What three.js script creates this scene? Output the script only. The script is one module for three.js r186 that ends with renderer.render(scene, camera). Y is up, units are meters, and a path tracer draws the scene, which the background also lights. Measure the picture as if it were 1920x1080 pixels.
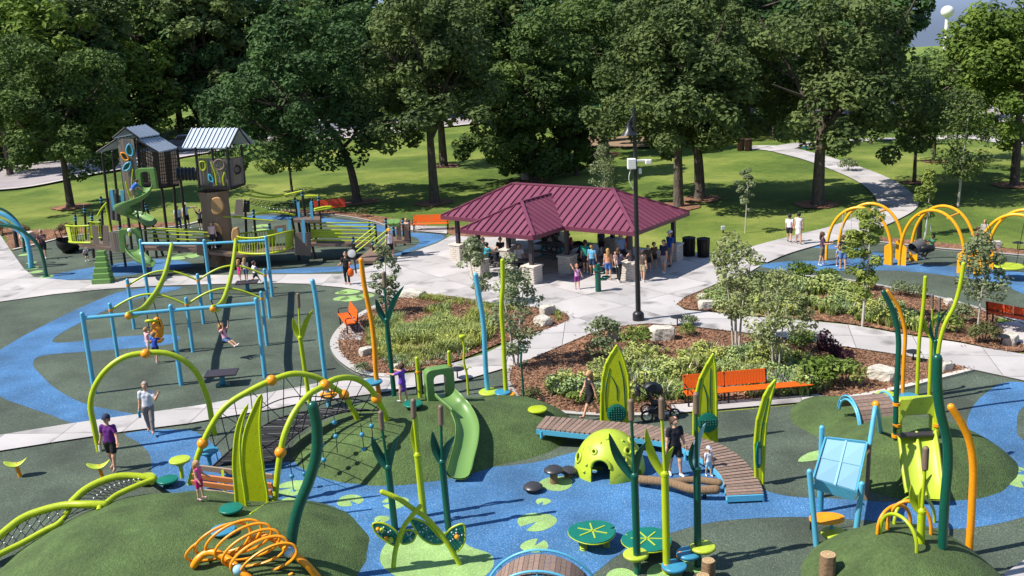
import * as THREE from 'three';
import { mergeGeometries, mergeVertices } from 'three/addons/utils/BufferGeometryUtils.js';
import { RoundedBoxGeometry } from 'three/addons/geometries/RoundedBoxGeometry.js';
import { MarchingCubes } from 'three/addons/objects/MarchingCubes.js';
import { Brush, Evaluator, SUBTRACTION } from 'three-bvh-csg';

// ------------------------------------------------------------------ camera, sky, sun, exposure
const scene = new THREE.Scene();
const D2R = Math.PI / 180;
const camera = new THREE.PerspectiveCamera(31.262, 16 / 9, 0.5, 3000);
camera.rotation.order = 'YXZ';
camera.rotation.set(-14.25 * D2R, 0, -2.95 * D2R);
camera.position.set(0, 12.2, 0);
const renderer = new THREE.WebGLRenderer({ antialias: true });
renderer.toneMapping = THREE.LinearToneMapping;
renderer.toneMappingExposure = 1.5;
renderer.shadowMap.enabled = true;
const SUN_EL = 50 * D2R, SUN_AZ = 14 * D2R;            // shadows fall to the right and a little away
const sunDir = new THREE.Vector3(-Math.cos(SUN_EL) * Math.cos(SUN_AZ), Math.sin(SUN_EL), Math.cos(SUN_EL) * Math.sin(SUN_AZ));
{ // a clear, slightly hazy summer sky
  const w = 256, h = 128, d = new Float32Array(w * h * 4);
  for (let j = 0; j < h; j++) for (let i = 0; i < w; i++) {
    const el = (j / (h - 1) - 0.5) * Math.PI, k = (j * w + i) * 4;
    const up = Math.max(0, Math.sin(el)), t = Math.pow(1 - up, 3.2);
    const c = [0.13 + 0.15 * t, 0.21 + 0.15 * t, 0.38 + 0.14 * t];
    const g = el < -0.1 ? 0.5 : 1;
    d[k] = c[0] * g; d[k + 1] = c[1] * g; d[k + 2] = c[2] * g; d[k + 3] = 1;
  }
  const sky = new THREE.DataTexture(d, w, h, THREE.RGBAFormat, THREE.FloatType);
  sky.mapping = THREE.EquirectangularReflectionMapping; sky.magFilter = THREE.LinearFilter; sky.minFilter = THREE.LinearFilter; sky.needsUpdate = true;
  scene.background = sky; scene.environment = sky;
}
const sun = new THREE.DirectionalLight(new THREE.Color(1, 0.95, 0.87), 5);
sun.position.copy(sunDir).multiplyScalar(200).add(new THREE.Vector3(0, 0, -60)); sun.target.position.set(0, 0, -60);
sun.castShadow = true; sun.shadow.mapSize.set(4096, 4096);
Object.assign(sun.shadow.camera, { left: -110, right: 110, top: 110, bottom: -110, near: 10, far: 500 });
scene.add(sun, sun.target);

// ------------------------------------------------------------------ helpers
let seed = 7;
const rnd = () => { seed = (seed + 0x6d2b79f5) | 0; let t = Math.imul(seed ^ (seed >>> 15), 1 | seed); t = (t + Math.imul(t ^ (t >>> 7), 61 | t)) ^ t; return ((t ^ (t >>> 14)) >>> 0) / 4294967296; };
const rr = (a, b) => a + (b - a) * rnd();
const V3 = (a) => (Array.isArray(a) ? new THREE.Vector3(a[0], a[1], a[2]) : a);
const taken = {};
const numbered = (n) => { const k = (taken[n] = (taken[n] ?? -1) + 1); return k ? `${n}_${String(k).padStart(3, '0')}` : n; };
function add(name, geo, mat, parent) {
  const m = new THREE.Mesh(Array.isArray(geo) ? merge(geo) : geo, mat);
  m.castShadow = m.receiveShadow = true;
  if (parent) { m.name = name; parent.add(m); } else { m.name = numbered(name); scene.add(m); }
  return m;
}
function merge(list) {
  list = list.map((g) => { const q = g.index ? g.toNonIndexed() : g; for (const k of Object.keys(q.attributes)) if (!['position', 'normal', 'uv', 'color'].includes(k)) q.deleteAttribute(k); return q; });
  if (list.some((g) => g.attributes.color)) for (const g of list) if (!g.attributes.color) g.setAttribute('color', new THREE.BufferAttribute(new Float32Array(g.attributes.position.count * 3).fill(1), 3));
  return list.length > 1 ? mergeGeometries(list) : list[0];
}
function thing(name, label, category, pos = [0, 0, 0], turn = 0, group) {
  const o = new THREE.Group(); o.name = numbered(name); scene.add(o);
  o.position.set(...pos); o.rotation.y = turn; o.userData = { label, category };
  if (group) o.userData.group = group;
  return o;
}
function tag(o, label, category, group) { o.userData = { label, category }; if (group) o.userData.group = group; return o; }
function dup(src, pos, turn = 0, label, scale = 1) {
  const r = src.clone(); r.name = numbered(src.name.replace(/_\d{3}$/, '')); scene.add(r); r.position.set(...pos); r.rotation.y = turn; r.scale.setScalar(scale);
  r.userData = { ...src.userData }; if (label) r.userData.label = label;
  return r;
}
const struct = (o) => { o.userData.kind = 'structure'; return o; };
const stuff = (o, label, category) => { o.userData = { kind: 'stuff', label, category }; return o; };

// -- geometry
const curve = (pts, closed = false) => (pts.length === 2 ? new THREE.LineCurve3(V3(pts[0]), V3(pts[1])) : new THREE.CatmullRomCurve3(pts.map(V3), closed, 'centripetal'));
function tube(pts, r, o = {}) {          // swept round bar with rounded ends; r number or function of t
  const { closed = false, seg = pts.length === 2 ? 1 : Math.max(10, pts.length * 5), rad = 8, cap = true } = o;
  const c = o.curve || curve(pts, closed), fr = c.computeFrenetFrames(seg, closed), rf = typeof r === 'function' ? r : () => r;
  const rings = [];
  const ring = (p, n, b, rad_, cen) => { const a = []; for (let j = 0; j < rad; j++) { const th = (j / rad) * 2 * Math.PI; a.push(new THREE.Vector3().copy(cen).addScaledVector(n, Math.cos(th) * rad_).addScaledVector(b, Math.sin(th) * rad_)); } rings.push(a); };
  for (let i = 0; i <= seg; i++) {
    const t = i / seg, p = c.getPointAt(t), n = fr.normals[i], b = fr.binormals[i], T = fr.tangents[i], R = rf(t);
    if (cap && !closed && i === 0) for (const [k, q] of [[-1, 0.02], [-0.87, 0.5], [-0.5, 0.87]]) ring(p, n, b, R * q, p.clone().addScaledVector(T, R * k));
    ring(p, n, b, R, p);
    if (cap && !closed && i === seg) for (const [k, q] of [[0.5, 0.87], [0.87, 0.5], [1, 0.02]]) ring(p, n, b, R * q, p.clone().addScaledVector(T, R * k));
  }
  const pos = [], uv = [], idx = [];
  rings.forEach((a, i) => { for (let j = 0; j <= rad; j++) { const q = a[j % rad]; pos.push(q.x, q.y, q.z); uv.push(j / rad, i * 0.3); } });
  for (let i = 0; i < rings.length - 1; i++) for (let j = 0; j < rad; j++) { const a = i * (rad + 1) + j, b2 = a + rad + 1; idx.push(a, a + 1, b2, b2, a + 1, b2 + 1); }
  const g = new THREE.BufferGeometry(); g.setAttribute('position', new THREE.Float32BufferAttribute(pos, 3)); g.setAttribute('uv', new THREE.Float32BufferAttribute(uv, 2)); g.setIndex(idx); g.computeVertexNormals();
  return g;
}
const bar = (a, b, r, rad = 8) => tube([a, b], r, { rad });
function rod(a, b, r0, r1 = r0, rad = 8) {         // plain cylinder between two points
  a = V3(a); b = V3(b); const g = new THREE.CylinderGeometry(r1, r0, a.distanceTo(b), rad), d = b.clone().sub(a).normalize();
  g.applyQuaternion(new THREE.Quaternion().setFromUnitVectors(new THREE.Vector3(0, 1, 0), d)); g.translate((a.x + b.x) / 2, (a.y + b.y) / 2, (a.z + b.z) / 2); return g;
}
function beam(a, b, w, h, up = [0, 1, 0]) {           // rectangular bar a->b, w across, h along up
  a = V3(a); b = V3(b); const x = b.clone().sub(a), L = x.length(); x.normalize();
  let y = V3(up).clone(); y.addScaledVector(x, -y.dot(x)); if (y.length() < 1e-4) y.set(0, 0, 1); y.normalize(); const z = x.clone().cross(y);
  const g = new THREE.BoxGeometry(L, h, w); g.applyMatrix4(new THREE.Matrix4().makeBasis(x, y, z)); g.translate((a.x + b.x) / 2, (a.y + b.y) / 2, (a.z + b.z) / 2); return g;
}
const box = (w, h, d, x = 0, y = 0, z = 0) => new THREE.BoxGeometry(w, h, d).translate(x, y, z);
const rbox = (w, h, d, r, x = 0, y = 0, z = 0) => new RoundedBoxGeometry(w, h, d, 1, r).translate(x, y, z);
const ball = (r, x = 0, y = 0, z = 0, n = 14) => new THREE.SphereGeometry(r, n, Math.round(n * 0.7)).translate(x, y, z);
const cyl = (r0, r1, h, x = 0, y = 0, z = 0, n = 14) => new THREE.CylinderGeometry(r1, r0, h, n).translate(x, y + h / 2, z);
function lathe(pr, n = 20) { return new THREE.LatheGeometry(pr.map(([a, b]) => new THREE.Vector2(a, b)), n); }
function smoothLoop(pts, per = 5) {                   // closed Catmull-Rom through [x,z] points
  const c = new THREE.CatmullRomCurve3(pts.map(([x, z]) => new THREE.Vector3(x, 0, z)), true, 'centripetal'), n = pts.length * per, o = [];
  for (let i = 0; i < n; i++) { const p = c.getPoint(i / n); o.push([p.x, p.z]); } return o;
}
function sheet(pts, y) {                              // flat ground sheet, uv in metres
  const s = new THREE.Shape(pts.map(([x, z]) => new THREE.Vector2(x, -z))), g = new THREE.ShapeGeometry(s);
  g.rotateX(-Math.PI / 2); g.translate(0, y, 0); const p = g.attributes.position, uv = g.attributes.uv;
  for (let i = 0; i < p.count; i++) uv.setXY(i, p.getX(i), p.getZ(i));
  return g;
}
function prism(pts, depth, bevel = 0) {                // extruded xy outline, centred on z
  const s = pts.getPoints ? pts : new THREE.Shape(pts.map(([x, y]) => new THREE.Vector2(x, y)));
  const g = new THREE.ExtrudeGeometry(s, { depth: depth - 2 * bevel, bevelEnabled: bevel > 0, bevelSize: bevel, bevelThickness: bevel, bevelOffset: -bevel, bevelSegments: 1, curveSegments: 10 });
  g.translate(0, 0, -depth / 2 + bevel); return g;
}
function inPoly(x, z, P) { let c = false; for (let i = 0, j = P.length - 1; i < P.length; j = i++) { const [a, b] = P[i], [d, e] = P[j]; if (b > z !== e > z && x < ((d - a) * (z - b)) / (e - b) + a) c = !c; } return c; }
function clipCell(P, x0, x1, z0, z1) {                // polygon cut to a rectangle
  const cut = (Q, f, it) => { const o = []; for (let i = 0; i < Q.length; i++) { const a = Q[i], b = Q[(i + 1) % Q.length], fa = f(a), fb = f(b); if (fa >= 0) o.push(a); if (fa >= 0 !== fb >= 0) { const t = fa / (fa - fb); o.push([a[0] + t * (b[0] - a[0]), a[1] + t * (b[1] - a[1])]); } } return o; };
  let q = P; for (const f of [(p) => p[0] - x0, (p) => x1 - p[0], (p) => p[1] - z0, (p) => z1 - p[1]]) { if (q.length < 3) return []; q = cut(q, f); } return q;
}
const area = (P) => { let a = 0; for (let i = 0; i < P.length; i++) { const p = P[i], q = P[(i + 1) % P.length]; a += p[0] * q[1] - q[0] * p[1]; } return Math.abs(a / 2); };
function xf(g, pos = [0, 0, 0], rot = [0, 0, 0], sc) { const m = new THREE.Matrix4().compose(V3(pos), new THREE.Quaternion().setFromEuler(new THREE.Euler(...rot, 'YXZ')), sc ? V3(sc) : new THREE.Vector3(1, 1, 1)); const c = g.clone(); c.applyMatrix4(m); return c; }
function tint(g, c) { const n = g.attributes.position.count, a = new Float32Array(n * 3); for (let i = 0; i < n; i++) { a[3 * i] = c.r; a[3 * i + 1] = c.g; a[3 * i + 2] = c.b; } g.setAttribute('color', new THREE.BufferAttribute(a, 3)); return g; }

// -- noise and textures
const hash = (x, y, s) => { let h = Math.imul(x, 374761393) + Math.imul(y, 668265263) + Math.imul(s, 974711); h = Math.imul(h ^ (h >>> 13), 1274126177); return ((h ^ (h >>> 16)) >>> 0) / 4294967296; };
function vnoise(x, y, per, s) { const xi = Math.floor(x), yi = Math.floor(y), f = x - xi, g = y - yi, u = f * f * (3 - 2 * f), v = g * g * (3 - 2 * g), w = (a) => ((a % per) + per) % per; const a = hash(w(xi), w(yi), s), b = hash(w(xi + 1), w(yi), s), c = hash(w(xi), w(yi + 1), s), d = hash(w(xi + 1), w(yi + 1), s); return a + (b - a) * u + (c - a) * v + (a - b - c + d) * u * v; }
function fbm(u, v, f, oct, s) { let t = 0, a = 0.5, n = 0; for (let i = 0; i < oct; i++) { t += a * vnoise(u * f, v * f, f, s + i); n += a; a *= 0.5; f *= 2; } return t / n; }
function texture(size, fn, metres, color = true) {
  const d = new Uint8Array(size * size * 4);
  for (let j = 0; j < size; j++) for (let i = 0; i < size; i++) { const c = fn(i / size, j / size, i, j), k = (j * size + i) * 4; for (let q = 0; q < 3; q++) d[k + q] = Math.max(0, Math.min(255, 255 * (Array.isArray(c) ? c[q] : c))); d[k + 3] = 255; }
  const t = new THREE.DataTexture(d, size, size); t.wrapS = t.wrapT = THREE.RepeatWrapping; t.magFilter = THREE.LinearFilter; t.minFilter = THREE.LinearMipmapLinearFilter; t.generateMipmaps = true;
  if (color) t.colorSpace = THREE.SRGBColorSpace; t.repeat.set(1 / metres, 1 / metres); t.needsUpdate = true; return t;
}
const S = (hex) => { const n = parseInt(hex.slice(1), 16); return [(n >> 16) / 255, ((n >> 8) & 255) / 255, (n & 255) / 255]; };
const mix = (a, b, t) => a.map((v, i) => v + (b[i] - v) * t);
const mul = (a, k) => a.map((v) => v * k);
const std = (color, roughness = 0.6, o = {}) => new THREE.MeshStandardMaterial({ color, roughness, side: THREE.DoubleSide, ...o });
// powder-coated steel and moulded plastic: slight mottling in the gloss
const glossTex = texture(128, (u, v) => 0.35 + 0.3 * fbm(u, v, 8, 4, 3), 1, false);
const wearTex = texture(256, (u, v, i, j) => { const f = fbm(u, v, 6, 5, 15), d = Math.max(0, fbm(u, v, 30, 3, 16) - 0.66); return mul([1, 0.99, 0.96], 0.9 + 0.12 * f - 0.9 * d); }, 1);
const coat = (c, r = 0.6) => std(c, r, { roughnessMap: glossTex, map: wearTex });
function speckle(a, b, c, seedN, patch = 0.16) { return (u, v, i, j) => { const h = hash(i >> 1, j >> 1, seedN), f = 1.6 * fbm(u, v, 5, 5, seedN + 9) - 0.3, base = mix(S(a), S(b), h); return mul(h > 0.93 ? S(c) : base, 1 - patch / 2 + patch * f); }; }
const grain = texture(512, (u, v, i, j) => 0.5 * hash(i >> 1, j >> 1, 5) + 0.5 * fbm(u, v, 64, 2, 6), 4, false);
const M = {
  lime: coat('#b3c61f', 0.75), limeP: coat('#b4c93c', 0.8), limeD: coat('#bccb16', 0.75), yellow: coat('#fbb212', 0.75), orange: coat('#f79f16', 0.75), teal: coat('#0b5548', 0.65), tealD: coat('#0a7566', 0.8), aqua: coat('#3d8fb5', 0.75), blue: coat('#5db4dc', 0.75), paleblue: coat('#9ed0e8', 0.8),
  slide: coat('#6d9552', 0.75), brown: coat('#7c675c', 1.1), dark: coat('#2a2220', 0.9), black: coat('#16171a', 0.9), rope: std('#17181c', 0.85), metal: std('#b9bdc4', 0.35, { metalness: 0.9 }), steelroof: std('#aab4c0', 0.55, { metalness: 0.35 }), white: std('#dedcd8', 0.6), silver: std('#c8ccd0', 0.5, { metalness: 0.5 }),
  benchO: coat('#ea6510', 0.85), post: coat('#3b3540', 0.9), roof: coat('#7d4058', 0.85), roofrib: coat('#6a3349', 0.85), pole: coat('#24262b', 0.8), bin: coat('#141416', 0.9), tableteal: coat('#1c8a94', 0.8), tabletop: coat('#5d5b62', 1), plastic: coat('#5a5a5e', 1), mush: coat('#3b3a40', 0.9), red: std('#a81d28', 0.7),
  rubberG: new THREE.MeshStandardMaterial({ map: texture(1024, speckle('#374138', '#4f5a4b', '#768069', 21, 0.34), 7), roughness: 0.95, bumpMap: grain, bumpScale: 0.006 }),
  rubberB: new THREE.MeshStandardMaterial({ map: texture(1024, speckle('#275580', '#4677a3', '#839ebb', 31, 0.3), 7), roughness: 0.95, bumpMap: grain, bumpScale: 0.006 }),
  rubberL: new THREE.MeshStandardMaterial({ map: texture(256, speckle('#7a9a58', '#93b36d', '#b3cc92', 41), 2), roughness: 0.95, bumpMap: grain, bumpScale: 0.005 }),
  turf: new THREE.MeshStandardMaterial({ map: texture(1024, (u, v, i, j) => { const h = hash(i >> 1, j >> 1, 51), f = fbm(u, v, 8, 5, 52), q = fbm(u, v, 96, 2, 58); return mul(mix(S('#394e23'), S('#617642'), 0.45 * h + 0.55 * q), 0.8 + 0.4 * f); }, 5), roughness: 0.9, bumpMap: texture(512, (u, v, i, j) => 0.5 * hash(i >> 1, j >> 1, 53) + 0.5 * fbm(u, v, 80, 2, 54), 2.5, false), bumpScale: 0.035 }),
  concrete: [0, 1, 2, 3].map((k) => new THREE.MeshStandardMaterial({ map: texture(256, (u, v, i, j) => { const f = fbm(u, v, 4, 6, 61 + k), h = hash(i, j, 62 + k), st = Math.max(0, fbm(u, v, 5, 3, 71 + k) - 0.62); return mul(S(['#aea9a7', '#b2adab', '#a9a4a2', '#b5afad'][k]), 0.88 + 0.16 * f + 0.06 * h - 1.1 * st); }, 5), roughness: 0.9, bumpMap: grain, bumpScale: 0.002 })),
  joint: std('#66615d', 1), kerb: std('#c4beb6', 0.9, { bumpMap: grain, bumpScale: 0.002 }),
  mulch: new THREE.MeshStandardMaterial({ map: texture(512, (u, v, i, j) => { const a = fbm(u, v, 64, 3, 81), b = vnoise(u * 40, v * 110, 1000, 83), c = fbm(u, v, 5, 3, 84); return mul(mix(S('#573828'), S('#b88a69'), 0.5 * a + 0.5 * b), 0.75 + 0.5 * c); }, 4), roughness: 1, bumpMap: texture(256, (u, v) => fbm(u, v, 40, 3, 82), 2, false), bumpScale: 0.08 }),
  lawn: new THREE.MeshStandardMaterial({ map: texture(1024, (u, v, i, j) => { const h = hash(i, j, 91), f = fbm(u, v, 5, 6, 92), q = fbm(u, v, 60, 3, 93); return mul(mix(mix(S('#425d14'), S('#7e9631'), 0.5 * h + 0.5 * q), S('#96944c'), Math.max(0, f - 0.47) * 2.2), 0.72 + 0.5 * f); }, 26), roughness: 0.95, bumpMap: texture(512, (u, v, i, j) => 0.5 * hash(i, j, 95) + 0.5 * fbm(u, v, 90, 2, 94), 5, false), bumpScale: 0.1 }),
  asphalt: new THREE.MeshStandardMaterial({ map: texture(256, (u, v, i, j) => mul(S('#9b9293'), 0.85 + 0.12 * hash(i, j, 97) + 0.18 * fbm(u, v, 5, 4, 98)), 9), roughness: 0.95 }),
  wood: [0, 1, 2].map((k) => std(['#9a8274', '#a38779', '#8f7769'][k], 0.85, { map: texture(128, (u, v) => 0.72 + 0.28 * fbm(u, v * 0.25, 16, 3, 101 + k), 0.6), bumpMap: grain, bumpScale: 0.002 })),
  plankG: ['#8b8078', '#7b6d64', '#6f6a6c', '#8f7a68'].map((c) => std(c, 0.85)),
  log: std('#9a7c5c', 0.9, { map: texture(128, (u, v) => 0.6 + 0.4 * fbm(u, v, 8, 4, 105), 0.5) }), logend: std('#b79a72', 0.9),
  rock: std('#cfc8ba', 0.95, { map: texture(256, (u, v) => 0.75 + 0.3 * fbm(u, v, 6, 5, 107), 1), bumpMap: texture(256, (u, v) => fbm(u, v, 8, 5, 108), 1, false), bumpScale: 0.05 }),
  stone: ['#bdb3a8', '#a79d93', '#cbc2b6', '#9b918a', '#b3a596'].map((c) => std(c, 0.95, { bumpMap: grain, bumpScale: 0.01 })),
  bark: std('#75685b', 0.95, { map: texture(256, (u, v) => 0.55 + 0.45 * fbm(u, v * 0.3, 24, 4, 111), 1), bumpMap: texture(256, (u, v) => fbm(u, v * 0.3, 24, 3, 112), 1, false), bumpScale: 0.06 }), barkpale: std('#b5aca0', 0.9), trunkart: std('#8d7762', 0.95, { bumpMap: texture(256, (u, v) => fbm(u, v * 0.3, 20, 4, 113), 1, false), bumpScale: 0.08 }), carve: std('#b08a5e', 0.9),
};

// ================================================================== THE SETTING
const sstep = (a, b, x) => { const t = Math.max(0, Math.min(1, (x - a) / (b - a))); return t * t * (3 - 2 * t); };
const lawnH = (x, z) => { const k = sstep(-76, -90, z) * (1 - sstep(-150, -240, z)); return -0.035 * Math.max(0, -z - 185) + k * (0.55 * (vnoise(x / 13 + 40, z / 11 + 80, 9999, 3) - 0.3) + 0.25 * (vnoise(x / 5 + 7, z / 5 + 90, 9999, 4) - 0.5)); };
{
  const n = 190, pos = [], uv = [], idx = [], W = (s) => 90 * s + 1600 * Math.pow(s, 5) , Zf = (t) => -75 + 85 * (t - 0) - 0;
  for (let j = 0; j <= n; j++) for (let i = 0; i <= n; i++) { const s = (i / n) * 2 - 1, t = (j / n) * 2 - 1, x = W(s), z = -75 + W(t); pos.push(x, lawnH(x, z), z); uv.push(x, z); }
  for (let j = 0; j < n; j++) for (let i = 0; i < n; i++) { const a = j * (n + 1) + i, b = a + n + 1; idx.push(a, b, a + 1, b, b + 1, a + 1); }
  const g = new THREE.BufferGeometry(); g.setAttribute('position', new THREE.Float32BufferAttribute(pos, 3)); g.setAttribute('uv', new THREE.Float32BufferAttribute(uv, 2)); g.setIndex(idx); g.computeVertexNormals();
  struct(add('lawn', g, M.lawn));
}
// rubber safety surfacing: green base, blue streams and lily pads laid flush
const green1 = smoothLoop([[-30.29, -52.78], [-26.11, -51.07], [-23.83, -52.12], [-21.27, -52.72], [-18.5, -52.82], [-15.62, -52.56], [-12.73, -52.17], [-10.97, -51.68], [-8.58, -50.38], [-6.75, -48.61], [-5.52, -47.14], [-6.57, -44.99], [-7.27, -42.81], [-7.4, -40.65], [-7.08, -39.16], [-6.48, -37.59], [-5.48, -36.12], [-4.5, -35.21], [-7.01, -34.69], [-9.06, -33.7], [-10.87, -32.89], [-12.85, -32.34], [-14.77, -31.81], [-16.74, -31.13], [-18.51, -30.58]], 3);
const green2 = [[-19.57, -30.05], [-16.65, -30.94], [-13.12, -32.09], [-9.82, -33.04], [-7.46, -34.04], [-3.61, -34.96], [-0.45, -36.49], [0.23, -31.8], [2.18, -30.95], [4.89, -30.57], [7.27, -30.75], [10.14, -31.1], [12.9, -32.1], [15.66, -33.53], [16.86, -32.24], [18.3, -30.39], [16.81, -24.34], [11.5, -15.99], [-13.79, -18.07]];
const green3 = smoothLoop([[12.38, -49.76], [13.55, -51.69], [16.46, -54.05], [18.08, -54.63], [19.76, -53.64], [21.59, -51.82], [24.03, -49.94], [26.43, -47.93], [24.38, -41.13], [20.36, -36.5], [19.76, -38.09], [18.68, -41.32], [17.3, -43.56], [15.72, -45.85], [14.34, -46.98], [12.51, -47.7], [11.4, -47.84]], 3);
const green4 = smoothLoop([[-26.59, -56.15], [-28.4, -58.92], [-31.5, -64.27], [-30.72, -66.05], [-29.38, -68.35], [-26.01, -69.5], [-22.88, -70], [-20.22, -74.01], [-17.32, -73.16], [-12.43, -71.31], [-9.01, -67.72], [-7.11, -64.6], [-4.12, -62.76], [-3.78, -61.17], [-4.42, -59.44], [-5.98, -56.89], [-7.7, -54.22], [-8.97, -53.01], [-12.79, -53.73], [-16.09, -54.34], [-21.94, -54.51], [-24.1, -54.86]], 2);
const blue2 = smoothLoop([[-12.81, -31.45], [-12.08, -30.6], [-11.34, -29.46], [-10.73, -27.84], [-9.65, -26.49], [-6.57, -23.97], [-4.18, -20.71], [-1.29, -20.21], [0.84, -20.56], [1.48, -21.09], [2.05, -21.81], [2.76, -22.43], [3.7, -22.95], [4.64, -23.32], [5.78, -23.42], [6.87, -23.36], [8.65, -22.93], [10.17, -22.38], [11.08, -22.44], [12.17, -22.77], [13.51, -23.34], [15.32, -27], [14.38, -27.24], [14.85, -28.61], [15.66, -29.83], [17.3, -30.73], [17.55, -31.19], [16.27, -32.01], [15.04, -31.07], [13.95, -29.7], [13.24, -28.36], [12.56, -26.23], [11.1, -24.54], [9.75, -23.89], [8, -24.27], [6.94, -24.52], [6.38, -24.97], [6.11, -25.8], [5.44, -27.51], [4.34, -28.36], [3.25, -28.51], [1.47, -28.02], [0.35, -27.48], [-1.95, -27.32], [-4.27, -27.61], [-6.59, -28.42], [-8, -28.37], [-8.56, -28.06], [-8.98, -28.61], [-9.13, -29.34], [-9.94, -30.62], [-10.79, -31.5]], 3);
const blue1 = smoothLoop([[-16.96, -51.7], [-19.81, -51.74], [-20.84, -49.2], [-21.5, -45.58], [-21.76, -43.15], [-21.53, -39.49], [-18.96, -35.85], [-17.39, -34.53], [-16, -33.46], [-14.87, -32.62], [-13.88, -32.72], [-12.93, -32.98], [-13.92, -33.67], [-15.11, -34.36], [-16.91, -36.12], [-18.45, -38.16], [-19.43, -39.69], [-19.58, -40.69], [-16.96, -41.04], [-14.43, -41.49], [-14.27, -42.31], [-14.91, -42.89], [-16.92, -43.01], [-19.57, -42.53], [-20.05, -43], [-19.76, -46.41], [-18.84, -49.51]], 4);
const blue3 = smoothLoop([[12.41, -49.99], [14.07, -50.58], [16.11, -50.22], [18.54, -51.01], [17.85, -52.21], [16, -53.47], [17.26, -53.85], [18.45, -52.33], [19.2, -50.6], [19.39, -48.98], [21.03, -47.91], [22.56, -46.78], [24.31, -45.32], [24.72, -43.82], [22.75, -40.18], [21.87, -42.35], [21.72, -44.46], [20.59, -45.72], [18.55, -47.46], [15.94, -48.04], [13.52, -48.59]], 3);
const blue4 = smoothLoop([[-26.11, -55.79], [-24.79, -57.3], [-23.34, -58.32], [-20.88, -59.29], [-18.84, -58.25], [-17.92, -56.67], [-20.01, -55.71], [-22.62, -54.78], [-24.42, -54.93]], 3), blue5 = smoothLoop([[-14.09, -54.39], [-11.57, -54.84], [-9.23, -54.82], [-7.58, -55.62], [-6.25, -57.81], [-5.39, -59.84], [-5.69, -61.67], [-7.16, -63.39], [-9.02, -64.94], [-11.89, -67.94], [-15.25, -70.47], [-18.94, -71.93], [-18.39, -72.83], [-13.07, -70.66], [-8.94, -67.12], [-6.7, -63.79], [-4.16, -62.26], [-3.94, -61.21], [-4.58, -59.63], [-6.07, -57.19], [-7.77, -54.75], [-9.04, -53.52]], 3);
{
  const r = struct(add('rubber_play_surface', [sheet(green1, 0.004), sheet(green2, 0.004), sheet(green3, 0.004), sheet(green4, 0.004)], M.rubberG));
  for (const b of [blue1, blue2, blue3, blue4, blue5]) add('blue_stream_marking', sheet(b, 0.008), M.rubberB, r);
  const pad = ([x, z], rx, turn, notch = 0.3) => { const p = []; for (let i = 0; i <= 26; i++) { const a = turn + notch / 2 + (i / 26) * (2 * Math.PI - notch), k = rx * (1 + 0.05 * Math.sin(a * 3 + turn)); p.push([x + k * Math.cos(a), z + k * Math.sin(a)]); } if (notch > 0) p.push([x, z]); add('lily_pad_marking', sheet(p, 0.012), M.rubberL, r); };
  for (const [c, rad, t, n] of [[[-4.67, -25.61], 0.36, 1, 0.5], [[-3.42, -25.34], 0.36, 3, 0.5], [[-3.68, -24.41], 0.2, 2, 0.4], [[0.94, -26.01], 0.46, 4, 0], [[0.53, -24.95], 0.2, 2, 0.6], [[0.32, -23.83], 0.5, 2.4, 0.5], [[0.23, -22.59], 0.34, 5.2, 0.5], [[2.13, -26.85], 0.17, 0, 0], [[-6.37, -26.61], 0.5, 3, 0.4], [[-6.37, -25.74], 0.25, 1, 0.4], [[2.14, -20.96], 0.36, 0, 0], [[3.12, -21.05], 0.4, 0, 0], [[3.86, -21.31], 0.36, 0, 0], [[13.05, -24.73], 0.42, 1.5, 0.7], [[13.27, -25.44], 0.2, 1, 0.5],
    [[-7.65, -47.57], 0.55, 0, 0], [[-8.35, -48.83], 0.3, 0, 0], [[-7.97, -48.96], 0.55, 0, 0], [[-7.06, -47.95], 0.45, 0, 0], [[-8.17, -47.67], 0.4, 0, 0],
    [[-30.07, -62.66], 0.32, 0, 0], [[-28.43, -60.05], 0.3, 0, 0], [[-27.68, -58.49], 0.36, 0, 0], [[-27.02, -57.4], 0.38, 0, 0], [[-25.8, -55.97], 0.4, 0, 0], [[-19.25, -59.63], 0.9, 1, 0.4], [[-16.66, -68.49], 0.6, 1, 0.4], [[-16.38, -66.91], 0.5, 1, 0.4], [[-8.13, -52.7], 0.45, 0, 0]]) pad(c, rad, t, n);
  add('lily_pad_marking', sheet(smoothLoop([[-3.3, -23.34], [-2.59, -23.54], [-1.78, -23.46], [-1.36, -22.73], [-0.84, -22.29], [-0.77, -21.73], [-1.07, -21.2], [-2.04, -21], [-3.06, -21.52], [-3.49, -22.3]], 4), 0.012), M.rubberL, r);
  add('leaf_marking', sheet(smoothLoop([[7.75, -26.62], [8.18, -27.16], [8.93, -27.37], [8.51, -26.75]], 4), 0.012), M.rubberL, r);
}
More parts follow.
